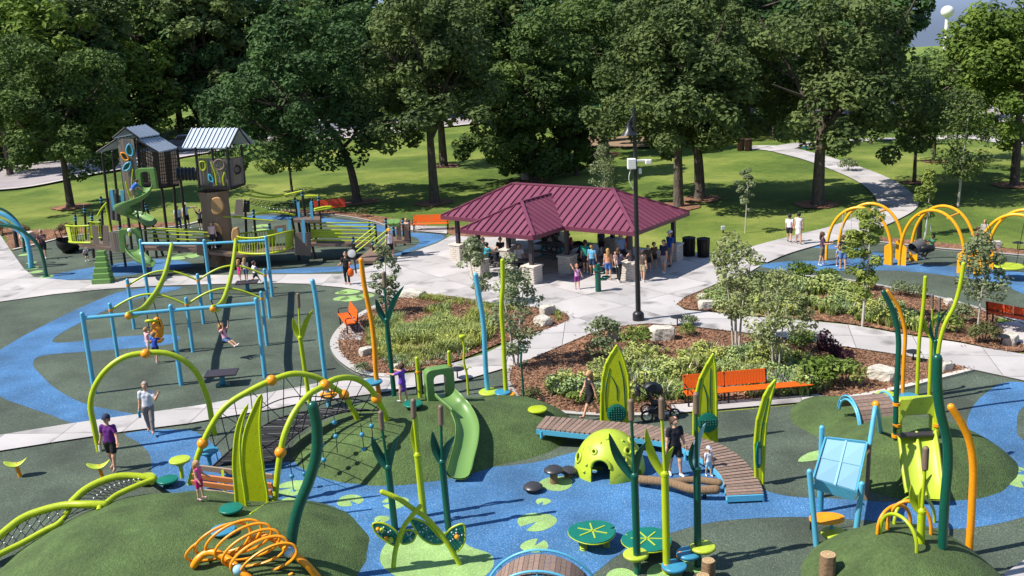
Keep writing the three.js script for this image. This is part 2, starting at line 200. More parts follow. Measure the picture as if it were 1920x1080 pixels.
// concrete: cast slabs with open joints over a darker bed
const slabPolys = [
  [[[-44.09, -75.8], [-35.21, -70.43], [-31.65, -64.3], [-28.13, -58.32], [-26.44, -55.86], [-24, -54.59], [-21.84, -54.25], [-18.99, -54.36], [-16.02, -54.08], [-12.73, -53.48], [-8.93, -52.76], [-8.49, -49.82], [-10.86, -51.09], [-12.6, -51.57], [-15.45, -51.95], [-18.3, -52.21], [-21.05, -52.11], [-23.58, -51.52], [-25.84, -50.49], [-29.25, -48.85]], 0.12, 2.6],
  [[[-8.93, -52.76], [-7.69, -54.09], [-5.91, -56.73], [-4.26, -59.55], [-3.54, -61.6], [-0.16, -60.23], [2.24, -58.52], [4.65, -57.01], [10, -53.32], [11.56, -52.68], [12.38, -49.76], [11.37, -48.28], [9.47, -46.56], [7.76, -44.66], [7.16, -43.49], [7.38, -42.49], [7.07, -40.11], [5.64, -40.76], [4.3, -40.62], [3.14, -39.91], [2.22, -41.79], [2.35, -42.02], [2.29, -42.78], [1.82, -43.65], [0.9, -44.27], [-0.76, -45.14], [-2.78, -46.88], [-4.35, -47.7], [-5.44, -47.12], [-6.13, -47.66], [-7.02, -48.66], [-8.49, -49.82]], -0.63, 2.7],
  [[[7.38, -42.49], [8.31, -41.97], [9.68, -41.05], [11.64, -40.13], [13.44, -39.03], [14.95, -37.45], [16.44, -36.17], [17.08, -35.41], [17.81, -34.73], [19.71, -32.88], [18.15, -30.12], [16.71, -31.94], [15.56, -33.32], [15, -34.16], [14.03, -35.05], [12.51, -36.25], [10.9, -37.54], [9.15, -38.77], [7.07, -40.11]], 0.22, 2.2],
  [[[2.22, -41.79], [3.13, -39.84], [1.97, -38.53], [0.67, -37], [-0.25, -36.08], [-1.89, -34.86], [-3.57, -34.39], [-5.2, -33.87], [-7.34, -33.4], [-8.17, -32.95], [-9.67, -32.43], [-10.95, -31.94], [-12.91, -31.51], [-14.91, -30.89], [-16.39, -30.4], [-18.71, -29.71], [-19.44, -31.04], [-17.05, -31.79], [-15.05, -32.5], [-13.1, -33.05], [-11.08, -33.63], [-9.23, -34.41], [-7.13, -35.38], [-5.41, -35.58], [-3.49, -35.99], [-2.35, -36.86], [-1.26, -37.71], [-0.11, -39.31], [1, -40.52]], 0.1, 2.0],
  [[[10.39, -20.14], [11.25, -20.79], [12.49, -21.66], [13.1, -20.37], [11.51, -17.65], [9.59, -19.39]], 0.3, 2],
  [[[4.95, -31.37], [9.8, -31.65], [10.14, -31.1], [4.9, -30.62]], 0.1, 3.0],
  [[[-7.4, -40.65], [-7.43, -42.03], [-7.29, -43.31], [-6.77, -43.21], [-6.38, -42], [-6.32, -40.46]], 0.1, 3.0],
  [[[18.7, -38.22], [19.61, -38.42], [20.03, -35.88], [19.35, -34.59], [18.5, -35.17], [18.47, -36.69]], 0.5, 3.0],
  [[[-6.33, -65.47], [-3.94, -64.46], [-3.82, -62.17], [-6.19, -63.83]], 0, 3.0],
];
slabPolys.forEach(([P, turn, cell], k) => {
  const c = Math.cos(turn), s = Math.sin(turn), Q = P.map(([x, z]) => [c * x + s * z, -s * x + c * z]), un = ([x, z]) => [c * x - s * z, s * x + c * z];
  const y = 0.014 + k * 0.004, bed = struct(add(k < 4 ? ['concrete_path', 'concrete_plaza', 'concrete_path', 'concrete_path'][k] : 'concrete_pad', sheet(P, y), M.joint));
  const xs = Q.map((p) => p[0]), zs = Q.map((p) => p[1]);
  for (let i = Math.floor(Math.min(...xs) / cell); i <= Math.max(...xs) / cell; i++) for (let j = Math.floor(Math.min(...zs) / cell); j <= Math.max(...zs) / cell; j++) {
    const q = clipCell(Q, i * cell + 0.009, (i + 1) * cell - 0.009, j * cell + 0.009, (j + 1) * cell - 0.009);
    if (q.length > 2 && area(q) > 0.02) add('slab', sheet(q.map(un), y + 0.03), M.concrete[(((i * 7 + j * 3) % 4) + 4) % 4], bed);
  }
});
function ribbon(pts, w, yf, lift = 0.02, thick = 0) {             // strip following [x,z] centre line on the terrain
  const c = new THREE.CatmullRomCurve3(pts.map(([x, z]) => new THREE.Vector3(x, 0, z)), false, 'centripetal'), L = c.getLength();
  return (t0, t1, n = 3) => { const pos = [], uv = [], idx = []; for (let i = 0; i <= n; i++) { const t = t0 + ((t1 - t0) * i) / n, p = c.getPointAt(t), T = c.getTangentAt(t); for (const s of [-1, 1]) { const x = p.x - T.z * s * w / 2, z = p.z + T.x * s * w / 2; pos.push(x, yf(x, z) + lift, z); uv.push(x, z); } }
    for (let i = 0; i < n; i++) { const a = i * 2; idx.push(a, a + 1, a + 2, a + 1, a + 3, a + 2); }
    if (thick) { const m = pos.length / 3; for (let i = 0; i < m; i++) { pos.push(pos[3 * i], pos[3 * i + 1] - thick, pos[3 * i + 2]); uv.push(uv[2 * i], uv[2 * i + 1]); } for (let i = 0; i < n; i++) for (const s of [0, 1]) { const a = i * 2 + s; idx.push(a, a + 2, a + m, a + 2, a + 2 + m, a + m); } idx.push(0, 1, m, 1, m + 1, m, m - 2, m - 1, 2 * m - 2, m - 1, 2 * m - 1, 2 * m - 2); }
    const g = new THREE.BufferGeometry(); g.setAttribute('position', new THREE.Float32BufferAttribute(pos, 3)); g.setAttribute('uv', new THREE.Float32BufferAttribute(uv, 2)); g.setIndex(idx); g.computeVertexNormals(); return thick ? g.toNonIndexed() : g; };
}
function slabRibbon(name, pts, w, step) {
  const c = new THREE.CatmullRomCurve3(pts.map(([x, z]) => new THREE.Vector3(x, 0, z)), false, 'centripetal'), L = c.getLength(), n = Math.round(L / step), r = ribbon(pts, w, lawnH, 0.07);
  const bed = struct(add(name, ribbon(pts, w, lawnH, 0.045)(0, 1, n * 3), M.joint));
  for (let i = 0; i < n; i++) add('slab', r(i / n + 0.008 / L, (i + 1) / n - 0.008 / L, 3), M.concrete[(i * 3) % 4], bed);
}
slabRibbon('concrete_path', [[11.97, -51.19], [13.6, -52.98], [16.94, -55.65], [19.26, -57.34], [21.98, -60.26], [24.57, -64.01], [26, -69.17], [26.76, -75.52], [26.51, -81.91], [25.55, -87.46], [24.38, -92.58], [22.24, -94.76]], 2.5, 2.0);
slabRibbon('concrete_path', [[25.22, -93.03], [28.79, -95.25], [32.56, -96.19], [37.84, -96.92], [42.67, -96.46], [45.28, -91.52], [47.3, -86.41]], 2.2, 3.0);
function kerb(name, pts, w = 0.2, h = 0.09) { const r = ribbon(pts, w, () => 0, h, h + 0.02), n = Math.max(6, Math.round(pts.length * 4)); return struct(add(name, r(0, 1, n), M.kerb)); }
// planting beds
const bed1 = smoothLoop([[-5.36, -46.81], [-4.33, -47.5], [-2.77, -46.69], [-0.76, -44.96], [0.9, -44.09], [1.82, -43.47], [2.26, -42.7], [2.32, -41.94], [1.69, -41.02], [0.44, -39.87], [-0.75, -38.85], [-1.47, -37.95], [-2.36, -37.05], [-3.52, -36.36], [-4.58, -36.04], [-5.51, -36.43], [-6.5, -37.79], [-7.1, -39.44], [-7.29, -41.08], [-7.19, -42.87], [-6.56, -44.9]], 3);
const bed2 = smoothLoop([[-0.21, -36.02], [0.66, -36.87], [1.96, -38.32], [3.16, -39.68], [4.28, -40.39], [5.61, -40.53], [7.03, -39.89], [9.1, -38.56], [10.85, -37.34], [12.45, -36.07], [13.96, -34.87], [14.93, -34], [15.45, -33.28], [14.25, -32.81], [12.92, -32.15], [11.66, -31.62], [10.17, -31.2], [9.82, -31.7], [7.44, -31.5], [4.96, -31.42], [4.88, -30.9], [2.69, -30.93], [0.67, -31.64], [0.24, -31.95], [-0.1, -32.96], [-0.4, -34.63]], 3);
const bed3 = smoothLoop([[7.23, -43.48], [7.78, -44.47], [9.14, -45.92], [10.25, -46.71], [11.2, -47.34], [12.43, -47.39], [14.28, -46.78], [15.66, -45.66], [16.97, -43.91], [17.86, -42.62], [18.61, -41.16], [19.29, -39.48], [18.7, -38.22], [18.47, -36.62], [18.45, -35.06], [17.84, -34.85], [17.1, -35.47], [16.49, -36.3], [15.01, -37.58], [13.49, -39.17], [11.68, -40.28], [9.72, -41.21], [8.34, -42.13], [7.45, -42.65]], 3);
const bed4 = smoothLoop([[-37.77, -71.1], [-36.25, -72.65], [-33.46, -71.5], [-31.12, -71.26], [-28.2, -71.46], [-26.09, -71.88], [-23.34, -71.52], [-22.94, -70.21], [-26.09, -69.71], [-29.46, -68.55], [-30.8, -66.24], [-31.58, -64.45], [-35.42, -70.86]], 3), bed5 = smoothLoop([[-17.37, -73.4], [-12.46, -71.53], [-9.03, -67.92], [-7.13, -64.78], [-5.53, -64], [-5.3, -65.56], [-6.85, -67.5], [-9.3, -70.2], [-11.84, -72.43], [-15.24, -74.32]], 3), bed6 = smoothLoop([[18.12, -54.76], [19.8, -53.77], [21.64, -51.94], [24.08, -50.05], [26.48, -48.03], [26.99, -48.98], [24.62, -51.2], [22.14, -53.17], [20.23, -54.95], [18.62, -55.37]], 3), bed7 = smoothLoop([[-3.54, -61.77], [-0.16, -60.39], [0.17, -61.79], [-1.82, -63.7], [-3.67, -64.56]], 3);
const beds = [bed1, bed2, bed3, bed4, bed5, bed6, bed7].map((b) => struct(add('mulch_bed', sheet(b, 0.062), M.mulch)));
kerb('bed_kerb', [[-5.51, -47.04], [-6.57, -44.99], [-7.27, -42.81], [-7.4, -40.65], [-7.13, -39.17], [-6.52, -37.6], [-5.47, -36.06], [-4.45, -35.66]], 0.34); kerb('bed_kerb', [[-0.25, -35.96], [-0.36, -34.63], [-0.05, -32.8], [0.23, -31.8], [0.66, -31.5], [2.68, -30.79], [4.83, -30.58]], 0.22); kerb('bed_kerb', [[10.12, -31.06], [11.61, -31.48], [12.84, -31.96], [14.17, -32.6], [15.52, -33.22]], 0.22); kerb('bed_kerb', [[11.37, -47.73], [12.49, -47.6], [14.34, -46.98], [15.72, -45.85], [17.03, -44.09], [17.93, -42.78], [18.68, -41.32], [19.32, -39.55], [19.97, -37.69]], 0.22);
kerb('play_kerb', [[-31.5, -64.27], [-30.64, -65.86], [-29.3, -68.14], [-25.94, -69.29], [-22.81, -69.79], [-20.22, -74.01]], 0.2); kerb('play_kerb', [[-20.22, -74.01], [-17.32, -73.16], [-12.43, -71.31], [-9.01, -67.72], [-7.11, -64.6], [-4.12, -62.76]], 0.2); kerb('play_kerb', [[18.12, -54.76], [19.76, -53.64], [21.59, -51.82], [24.03, -49.94], [26.43, -47.93]], 0.22);
{ // loose bark chips over the mulch
  const g = new THREE.BoxGeometry(0.085, 0.014, 0.03), mt = std('#ffffff', 1), n = 26000, im = new THREE.InstancedMesh(g, mt, n), m = new THREE.Matrix4(), q = new THREE.Quaternion(), e = new THREE.Euler(), col = new THREE.Color();
  const B = [bed1, bed2, bed3, bed4, bed5, bed6], w = [0.27, 0.6, 0.9, 0.94, 0.97, 1]; let k = 0;
  const bb = B.map((b) => [Math.min(...b.map((p) => p[0])), Math.max(...b.map((p) => p[0])), Math.min(...b.map((p) => p[1])), Math.max(...b.map((p) => p[1]))]);
  while (k < n) { const u = rnd(), i = w.findIndex((v) => u < v), x = rr(bb[i][0], bb[i][1]), z = rr(bb[i][2], bb[i][3]); if (!inPoly(x, z, B[i])) continue; const s = rr(0.6, 1.5); m.compose(new THREE.Vector3(x, 0.072 + rr(0, 0.03), z), q.setFromEuler(e.set(rr(-0.5, 0.5), rr(0, 6.3), rr(-0.5, 0.5))), new THREE.Vector3(s, 1, rr(0.6, 1.4))); im.setMatrixAt(k, m); const t = rnd(); col.setRGB(...mix([0.10, 0.05, 0.03], [0.42, 0.24, 0.14], t * t)); im.setColorAt(k, col); k++; }
  // a few strays kicked out over the kerbs
  for (let j = 0; j < 900; j++) { const b = B[j % 3], i = Math.floor(rnd() * b.length), p = b[i], o = rr(-0.1, 0.7) * rnd(), a = rr(0, 6.28); m.compose(new THREE.Vector3(p[0] + Math.cos(a) * o, 0.1, p[1] + Math.sin(a) * o), q.setFromEuler(e.set(0, rr(0, 6.28), 0)), new THREE.Vector3(rr(0.5, 1), 1, rr(0.6, 1.2))); im.setMatrixAt(j * 9, m); }
  im.name = 'bark_chips'; im.castShadow = im.receiveShadow = true; scene.add(stuff(im, 'loose brown bark chips covering the planting beds', 'bark chips'));
}
// turf mounds
const MOUNDS = [[[-9.3, -22.9, 3.5, 3.7, 1.05], [-6.4, -22.4, 2.6, 3.4, 0.8]], [[-3.4, -29.6, 3.6, 3.2, 1.15], [-0.6, -30.2, 2.3, 2.6, 0.85]], [[10.9, -26.3, 2.6, 2.5, 1.05], [10.2, -29.6, 1.7, 2.1, 0.38]], [[8.2, -20.0, 2.2, 2.4, 1.1]]];
const moundOf = (C, x, z) => Math.log(C.reduce((s, [cx, cz, a, b, h]) => s + Math.exp(6 * Math.max(-2, h * (1 - Math.pow(((x - cx) / a) ** 2 + ((z - cz) / b) ** 2, 1.15)))), 0)) / 6;
const groundY = (x, z) => Math.max(0, ...MOUNDS.map((C) => moundOf(C, x, z)));
for (const C of MOUNDS) {
  const x0 = Math.min(...C.map((c) => c[0] - c[2])) - 0.5, x1 = Math.max(...C.map((c) => c[0] + c[2])) + 0.5, z0 = Math.min(...C.map((c) => c[1] - c[3])) - 0.5, z1 = Math.max(...C.map((c) => c[1] + c[3])) + 0.5, st = 0.12, nx = Math.ceil((x1 - x0) / st), nz = Math.ceil((z1 - z0) / st), pos = [], uv = [], idx = [], hs = [];
  for (let j = 0; j <= nz; j++) for (let i = 0; i <= nx; i++) { const x = x0 + i * st, z = z0 + j * st, h = moundOf(C, x, z) + 0.13 * (vnoise(x * 0.85 + 40, z * 0.85 + 90, 9999, 8) - 0.5) + 0.04 * (vnoise(x * 2.6 + 40, z * 2.6 + 90, 9999, 9) - 0.5); hs.push(h); pos.push(x, Math.max(h, -0.3), z); uv.push(x, z); }
  for (let j = 0; j < nz; j++) for (let i = 0; i < nx; i++) { const a = j * (nx + 1) + i, b = a + nx + 1; if (Math.max(hs[a], hs[b], hs[a + 1], hs[b + 1]) < -0.12) continue; idx.push(a, b, a + 1, b, b + 1, a + 1); }
  const g = new THREE.BufferGeometry(); g.setAttribute('position', new THREE.Float32BufferAttribute(pos, 3)); g.setAttribute('uv', new THREE.Float32BufferAttribute(uv, 2)); g.setIndex(idx); g.computeVertexNormals();
  struct(add('turf_mound', g, M.turf));
}
// the street and the car parks beyond the lawn
{
  const far = (pts, w, lift) => ribbon(pts, w, lawnH, lift)(0, 1, 60), strip = (a, b, lift) => { const f = new THREE.CatmullRomCurve3(a.map(([x, z]) => new THREE.Vector3(x, 0, z))), g = new THREE.CatmullRomCurve3(b.map(([x, z]) => new THREE.Vector3(x, 0, z))), pos = [], uv = [], idx = [], n = 60, m = 6; for (let i = 0; i <= n; i++) { const p = f.getPoint(i / n), q = g.getPoint(i / n); for (let k = 0; k <= m; k++) { const x = p.x + (q.x - p.x) * k / m, z = p.z + (q.z - p.z) * k / m; pos.push(x, lawnH(x, z) + lift, z); uv.push(x, z); } } for (let i = 0; i < n; i++) for (let k = 0; k < m; k++) { const c = i * (m + 1) + k; idx.push(c, c + 1, c + m + 1, c + 1, c + m + 2, c + m + 1); } const q = new THREE.BufferGeometry(); q.setAttribute('position', new THREE.Float32BufferAttribute(pos, 3)); q.setAttribute('uv', new THREE.Float32BufferAttribute(uv, 2)); q.setIndex(idx); q.computeVertexNormals(); return q; };
  const near = [[-56.73, -87.22], [-49.31, -92.25], [-43.54, -94.4], [-39.31, -100.13], [-35.45, -111.33], [-29.05, -121.1], [-19.31, -122.82], [-12.17, -127.96], [-4.37, -132.07], [4.53, -133.76]], farE = [[-68.15, -105.61], [-59.07, -111.39], [-51.9, -113.4], [-45.81, -117.49], [-41.17, -130.16], [-32.88, -137.84], [-21.99, -140.88], [-13.74, -145.85], [-4.82, -148.38], [5.09, -148.66]];
  struct(add('street', strip(near, farE, 0.14), M.asphalt)); struct(add('street_kerb', far(near, 0.45, 0.22), M.kerb)); struct(add('street_kerb', far(farE.slice(0, 7), 0.45, 0.22), M.kerb));
  struct(add('car_park', sheet([[-22.24, -142.55], [-20.22, -162.66], [-3.52, -161.25], [5.35, -155.36], [5.13, -149.58], [-4.85, -149.3], [-13.82, -146.74]], 0.3), M.asphalt)); struct(add('car_park', sheet([[25.35, -127.71], [31.35, -157.91], [60.11, -154.81], [72.03, -111.13], [54.47, -83.53], [50.27, -101.8], [45.13, -115.88], [35.63, -124.54]], 0.35), M.asphalt));
  struct(add('turf_island', sheet(smoothLoop([[-27.8, -140.98], [-21.63, -138.44], [-18.94, -145.5], [-22.69, -156.41], [-27.89, -154.02]], 3), 0.42), M.lawn));
}

// ================================================================== TREES AND PLANTS
const leafMat = new THREE.MeshPhysicalMaterial({ color: 0xffffff, vertexColors: true, roughness: 0.8, specularIntensity: 0.3, transmission: 0.3, thickness: 0, side: THREE.DoubleSide });
const bladeMat = new THREE.MeshStandardMaterial({ color: 0xffffff, vertexColors: true, roughness: 0.85, side: THREE.DoubleSide });
class Leaves {                                            // many small folded leaf faces in one geometry
  constructor() { this.p = []; this.c = []; }
  leaf(x, y, z, s, nx, ny, nz, col) {
    const a = rr(0, 6.283), l = Math.hypot(nx, ny, nz) || 1; nx /= l; ny /= l; nz /= l;
    let tx = Math.cos(a), ty = rr(-0.7, 0.3), tz = Math.sin(a), d = tx * nx + ty * ny + tz * nz; tx -= d * nx; ty -= d * ny; tz -= d * nz; const q = Math.hypot(tx, ty, tz) || 1; tx /= q; ty /= q; tz /= q;
    const bx = ny * tz - nz * ty, by = nz * tx - nx * tz, bz = nx * ty - ny * tx, w = s * rr(0.42, 0.62), f = s * 0.16;
    const A = [x - tx * s, y - ty * s, z - tz * s], B = [x + bx * w + nx * f, y + by * w + ny * f, z + bz * w + nz * f], C = [x + tx * s, y + ty * s, z + tz * s], D = [x - bx * w + nx * f, y - by * w + ny * f, z - bz * w + nz * f];
    this.p.push(...A, ...B, ...C, ...A, ...C, ...D); for (let i = 0; i < 6; i++) this.c.push(...col);
  }
  build() { const g = new THREE.BufferGeometry(); g.setAttribute('position', new THREE.Float32BufferAttribute(this.p, 3)); g.setAttribute('color', new THREE.Float32BufferAttribute(this.c, 3)); g.computeVertexNormals(); const n = this.p.length / 3, u = new Float32Array(n * 2); g.setAttribute('uv', new THREE.BufferAttribute(u, 2)); return g; }
}
const ray3 = () => { let x, y, z, l; do { x = rr(-1, 1); y = rr(-1, 1); z = rr(-1, 1); l = x * x + y * y + z * z; } while (l > 1 || l < 0.02); l = Math.sqrt(l); return [x / l, y / l, z / l]; };
function clump(L, cx, cy, cz, r, n, s, lo, hi) {          // a spray of leaves on a ragged shell
  const tone = rnd() ** 1.3;
  for (let i = 0; i < n; i++) { const [x, y, z] = ray3(), k = r * (0.55 + 0.5 * Math.sqrt(rnd())), t = 0.7 * tone + 0.3 * rnd(); L.leaf(cx + x * k, cy + y * k * 0.75, cz + z * k, s * rr(0.7, 1.25), x + rr(-0.9, 0.9), y + 0.6 + rr(-0.9, 0.9), z + rr(-0.9, 0.9), mix(lo, hi, t)); }
}
const GREENS = [[[0.045, 0.085, 0.02], [0.15, 0.225, 0.05]], [[0.035, 0.08, 0.025], [0.11, 0.2, 0.055]], [[0.065, 0.115, 0.016], [0.21, 0.3, 0.045]], [[0.055, 0.09, 0.026], [0.18, 0.235, 0.07]]];
function bigTree(name, o) {                                // trunk with limbs, crown of leaf clumps
  const { h = 14, R = 6, low = 3.2, lean = [0, 0], g = 0, n = 130, per = 165, leaf = 0.2, tr = 0.34, forks = 6, squash = 1 } = o, t = new THREE.Group();
  const top = [lean[0], h * 0.62, lean[1]], P = (k) => [lean[0] * k * k, h * 0.62 * k, lean[1] * k * k], parts = [tube([[0, -0.3, 0], [lean[0] * 0.02, 0.25, lean[1] * 0.02], P(0.35), P(0.7), top], (k) => (k < 0.04 ? tr * 1.5 : tr * (1.05 - 0.72 * k)), { rad: 9, seg: 16 })];
  const L = new Leaves(), cen = [lean[0], (h + low) / 2, lean[1]], ry = (h - low) / 2, limbs = [];
  for (let i = 0; i < forks; i++) { const a = (i / forks) * 6.283 + rr(-0.4, 0.4), k = rr(0.45, 0.95), b = P(k), e = [cen[0] + Math.cos(a) * R * rr(0.5, 0.8), cen[1] + ry * rr(-0.4, 0.6), cen[2] + Math.sin(a) * R * rr(0.5, 0.8)], m = [(b[0] + e[0]) / 2 + rr(-0.5, 0.5), (b[1] + e[1]) / 2 - rr(0.1, 0.7), (b[2] + e[2]) / 2 + rr(-0.5, 0.5)]; limbs.push(tube([b, m, e], (q) => tr * 0.5 * (1 - 0.75 * q) * (1.2 - 0.4 * k), { rad: 6, seg: 8 }));
    for (let j = 0; j < 3; j++) { const d = ray3(); limbs.push(tube([m, [m[0] + d[0] * 1.2, m[1] + Math.abs(d[1]) * 0.8, m[2] + d[2] * 1.2], [m[0] + d[0] * 2.6, m[1] + Math.abs(d[1]) * 1.9, m[2] + d[2] * 2.6]], (q) => 0.1 * (1 - 0.7 * q), { rad: 5, seg: 5 })); } }
  const [lo, hi] = GREENS[g];
  const lobes = []; for (let i = 0; i < 9; i++) { const d = ray3(); const y = rr(-0.62, 0.5), q = rr(0.3, 0.62) * (y > 0.2 ? 0.75 : 1), a = i * 2.4 + rr(-0.4, 0.4); lobes.push([Math.cos(a) * q, y, Math.sin(a) * q, rr(0.36, 0.52)]); }
  for (let i = 0; i < n; i++) { const lb = lobes[i % 9], d = ray3(), q = lb[3] * (0.5 + 0.5 * Math.cbrt(rnd())), y = lb[1] + d[1] * q, w = y < -0.5 ? 1.25 : 1; clump(L, cen[0] + (lb[0] + d[0] * q) * R * w * squash, cen[1] + y * ry * 1.08, cen[2] + (lb[2] + d[2] * q) * R * w, rr(0.65, 1.25) * Math.max(0.62, R / 6), per, leaf, lo, hi); }
  const tk = add('trunk', parts, M.bark, t); add('limb', limbs, M.bark, tk); add('crown', L.build(), leafMat, t); t.name = name; return t;
}
const V = [bigTree('', { h: 15, R: 6.4, low: 3.0, g: 0 }), bigTree('', { h: 15, R: 6.6, low: 3.6, g: 1, lean: [-4.2, 0.4], n: 140 }), bigTree('', { h: 15.5, R: 6, low: 4.2, g: 3, tr: 0.37 }), bigTree('', { h: 12, R: 5.4, low: 0.4, g: 0, n: 125, tr: 0.36 }), bigTree('', { h: 15, R: 6.2, low: 3, g: 2 }), bigTree('', { h: 7.6, R: 2.5, low: 1.9, g: 0, n: 70, per: 90, leaf: 0.15, tr: 0.14 }), bigTree('', { h: 16, R: 6.6, low: 3.8, g: 3, lean: [1.2, -0.6], tr: 0.42 }),
  bigTree('', { h: 15, R: 6.6, low: 1.6, g: 1, n: 90, per: 85, leaf: 0.32 }), bigTree('', { h: 16, R: 6.2, low: 2.2, g: 0, n: 90, per: 85, leaf: 0.32 }), bigTree('', { h: 14, R: 6.8, low: 1.2, g: 2, n: 90, per: 85, leaf: 0.32 }), bigTree('', { h: 17, R: 5.8, low: 2.5, g: 3, n: 90, per: 85, leaf: 0.32 })];
function placeTree(v, [x, z], s, turn, label, group, name = 'broadleaf_tree') { const o = V[v].clone(); o.name = numbered(name); scene.add(o); o.position.set(x, lawnH(x, z), z); o.rotation.y = turn; o.scale.setScalar(s); tag(o, label, 'tree', group); return o; }
const NEAR = [
  [0, [-34.58, -81.07], 0.92, 0.4, 'spreading dark tree by the street, left of the tree house tower'],
  [1, [-11.14, -76.33], 0.97, 0.1, 'wide tree with a trunk leaning toward the tree house tower'],
  [2, [-5.31, -74.28], 1.0, 1.4, 'tall tree with a straight grey trunk just left of the purple roof'],
  [2, [-5.61, -92.98], 1.06, 3.5, 'tree with the dark trunk standing behind the straight grey trunk'],
  [3, [2.2, -82.58], 1.12, 2.2, 'low dense round tree directly behind the purple roof ridge'],
  [0, [9.39, -96.57], 1.05, 4.0, 'thick dark trunked tree behind the lamp post beside the far play area'],
  [2, [11.34, -67.62], 0.96, 5.2, 'tree with the dark trunk just right of the tall lamp post'],
  [6, [13.27, -70.07], 0.9, 2.6, 'tree standing close behind the trunk right of the lamp post'],
  [6, [20.07, -65.79], 0.98, 0.3, 'largest tree with a forked trunk beside the curving path'],
  [5, [28.91, -72.35], 1.06, 0.8, 'slim dark tree on the lawn inside the bend of the path'],
  [5, [34.2, -81.82], 1.1, 2.4, 'slim tree in a mulch ring behind the bend of the path'],
  [4, [34.49, -69.16], 0.95, 1.0, 'bright green tree at the right edge above the swing arches'],
  [4, [41.61, -76.93], 1.05, 3.0, 'bright green tree half cut off by the right edge of view'],
  [5, [33.31, -93.62], 0.95, 4.1, 'young tree beside the thin path below the car park'],
  [5, [25.99, -99.74], 1.0, 5.0, 'young tree with thin crown on the lawn behind the waste bins'],
  [0, [-50.33, -104.91], 1.0, 2.0, 'dark tree at the far left edge above the street'],
  [5, [-17.22, -82.1], 0.85, 2.2, 'thin trunked tree in shade left of the leaning trunk'],
  [6, [24.29, -103.48], 0.9, 3.3, 'dark tree above the pair of brown bins beside the path'],
  [3, [5.74, -84.35], 0.6, 1.2, 'short round tree between the purple roof and lamp post'],
];
for (const [v, p, s, t, l] of NEAR) placeTree(v, p, s, t, l, 'trees on the lawn');
{
  const B = [[-88, -150], [-76, -132], [-66, -120], [-58, -140], [-52, -118], [-46, -126], [-40, -112], [-35, -133], [-30, -116], [-24, -128], [-17, -112], [-12, -137], [-4, -142], [3, -128], [9, -136], [17, -128], [24, -118], [31, -133], [38, -120], [41, -136], [84, -140], [78, -118], [-62, -101], [-50, -100], [-3, -165], [12, -170], [28, -160], [-28, -160], [-45, -165], [68, -118], [36, -148], [20, -112], [95, -128], [-70, -165], [-57, -122], [-82, -120], [-95, -135], [-38, -122], [-20, -122], [-8, -122], [2, -113], [12, -118], [28, -108], [-70, -138], [-44, -142], [37, -108], [-30, -106], [-66, -140], [-54, -148], [-84, -138], [-100, -150], [-40, -150], [-76, -152], ...[-60, -55, -50, -45, -40, -35, -30, -25, -20, -14].map((x) => [x, -90])];
  const kerbZ = (x) => (x > 5 ? 0 : x > -21.7 ? -141 - (x + 21.7) * 0.4 : x > -40.5 ? -130 - (x + 40.5) * 0.6 : x > -52 ? -116 - (x + 52) * 1.2 : -110);
  B.forEach(([x, z0], i) => { const z = z0 > kerbZ(x) - 4 ? kerbZ(x) - 5 - 9 * rnd() : z0; placeTree(i > 52 ? [9, 7][i % 2] : [7, 8, 10, 7, 9, 8, 10][i % 7], [x, z], (i > 52 ? 0.95 : i > 46 ? 1.45 : 1.14) + 0.25 * rnd(), rr(0, 6.28), 'tall dark tree in the background row beyond the street', 'trees of the background row'); });
  const mass = []; for (let i = 0; i < 34; i++) { const L = new Leaves(); const x = -270 + i * 16 + rr(-3, 3), z = -300 - rr(0, 60), h = rr(10, 14), y0 = lawnH(x, z); for (let k = 0; k < 46; k++) { const d = ray3(); clump(L, x + d[0] * 8, y0 + h * 0.55 + d[1] * h * 0.42, z + d[2] * 6, 2.2, 26, 0.7, ...GREENS[i % 4]); } mass.push(L.build()); }
  stuff(add('far_woods', mass, leafMat), 'distant hazy belt of woods along the horizon', 'woods');
  const under = []; for (let i = 0; i < 46; i++) { const L = new Leaves(), x = -100 + i * 4.4 + rr(-1, 1), z = x > 8 ? -172 - rr(0, 14) : kerbZ(x) - rr(5, 13), h = rr(2.5, 6.5); for (let k = 0; k < 14; k++) { const d = ray3(); clump(L, x + d[0] * 2.8, h * 0.42 + d[1] * h * 0.45, z + d[2] * 2.4, 1.3, 34, 0.3, ...GREENS[(i * 3) % 4]); } under.push(L.build()); } stuff(add('undergrowth', under, leafMat), 'dense green undergrowth below the trees across the street', 'undergrowth');
}
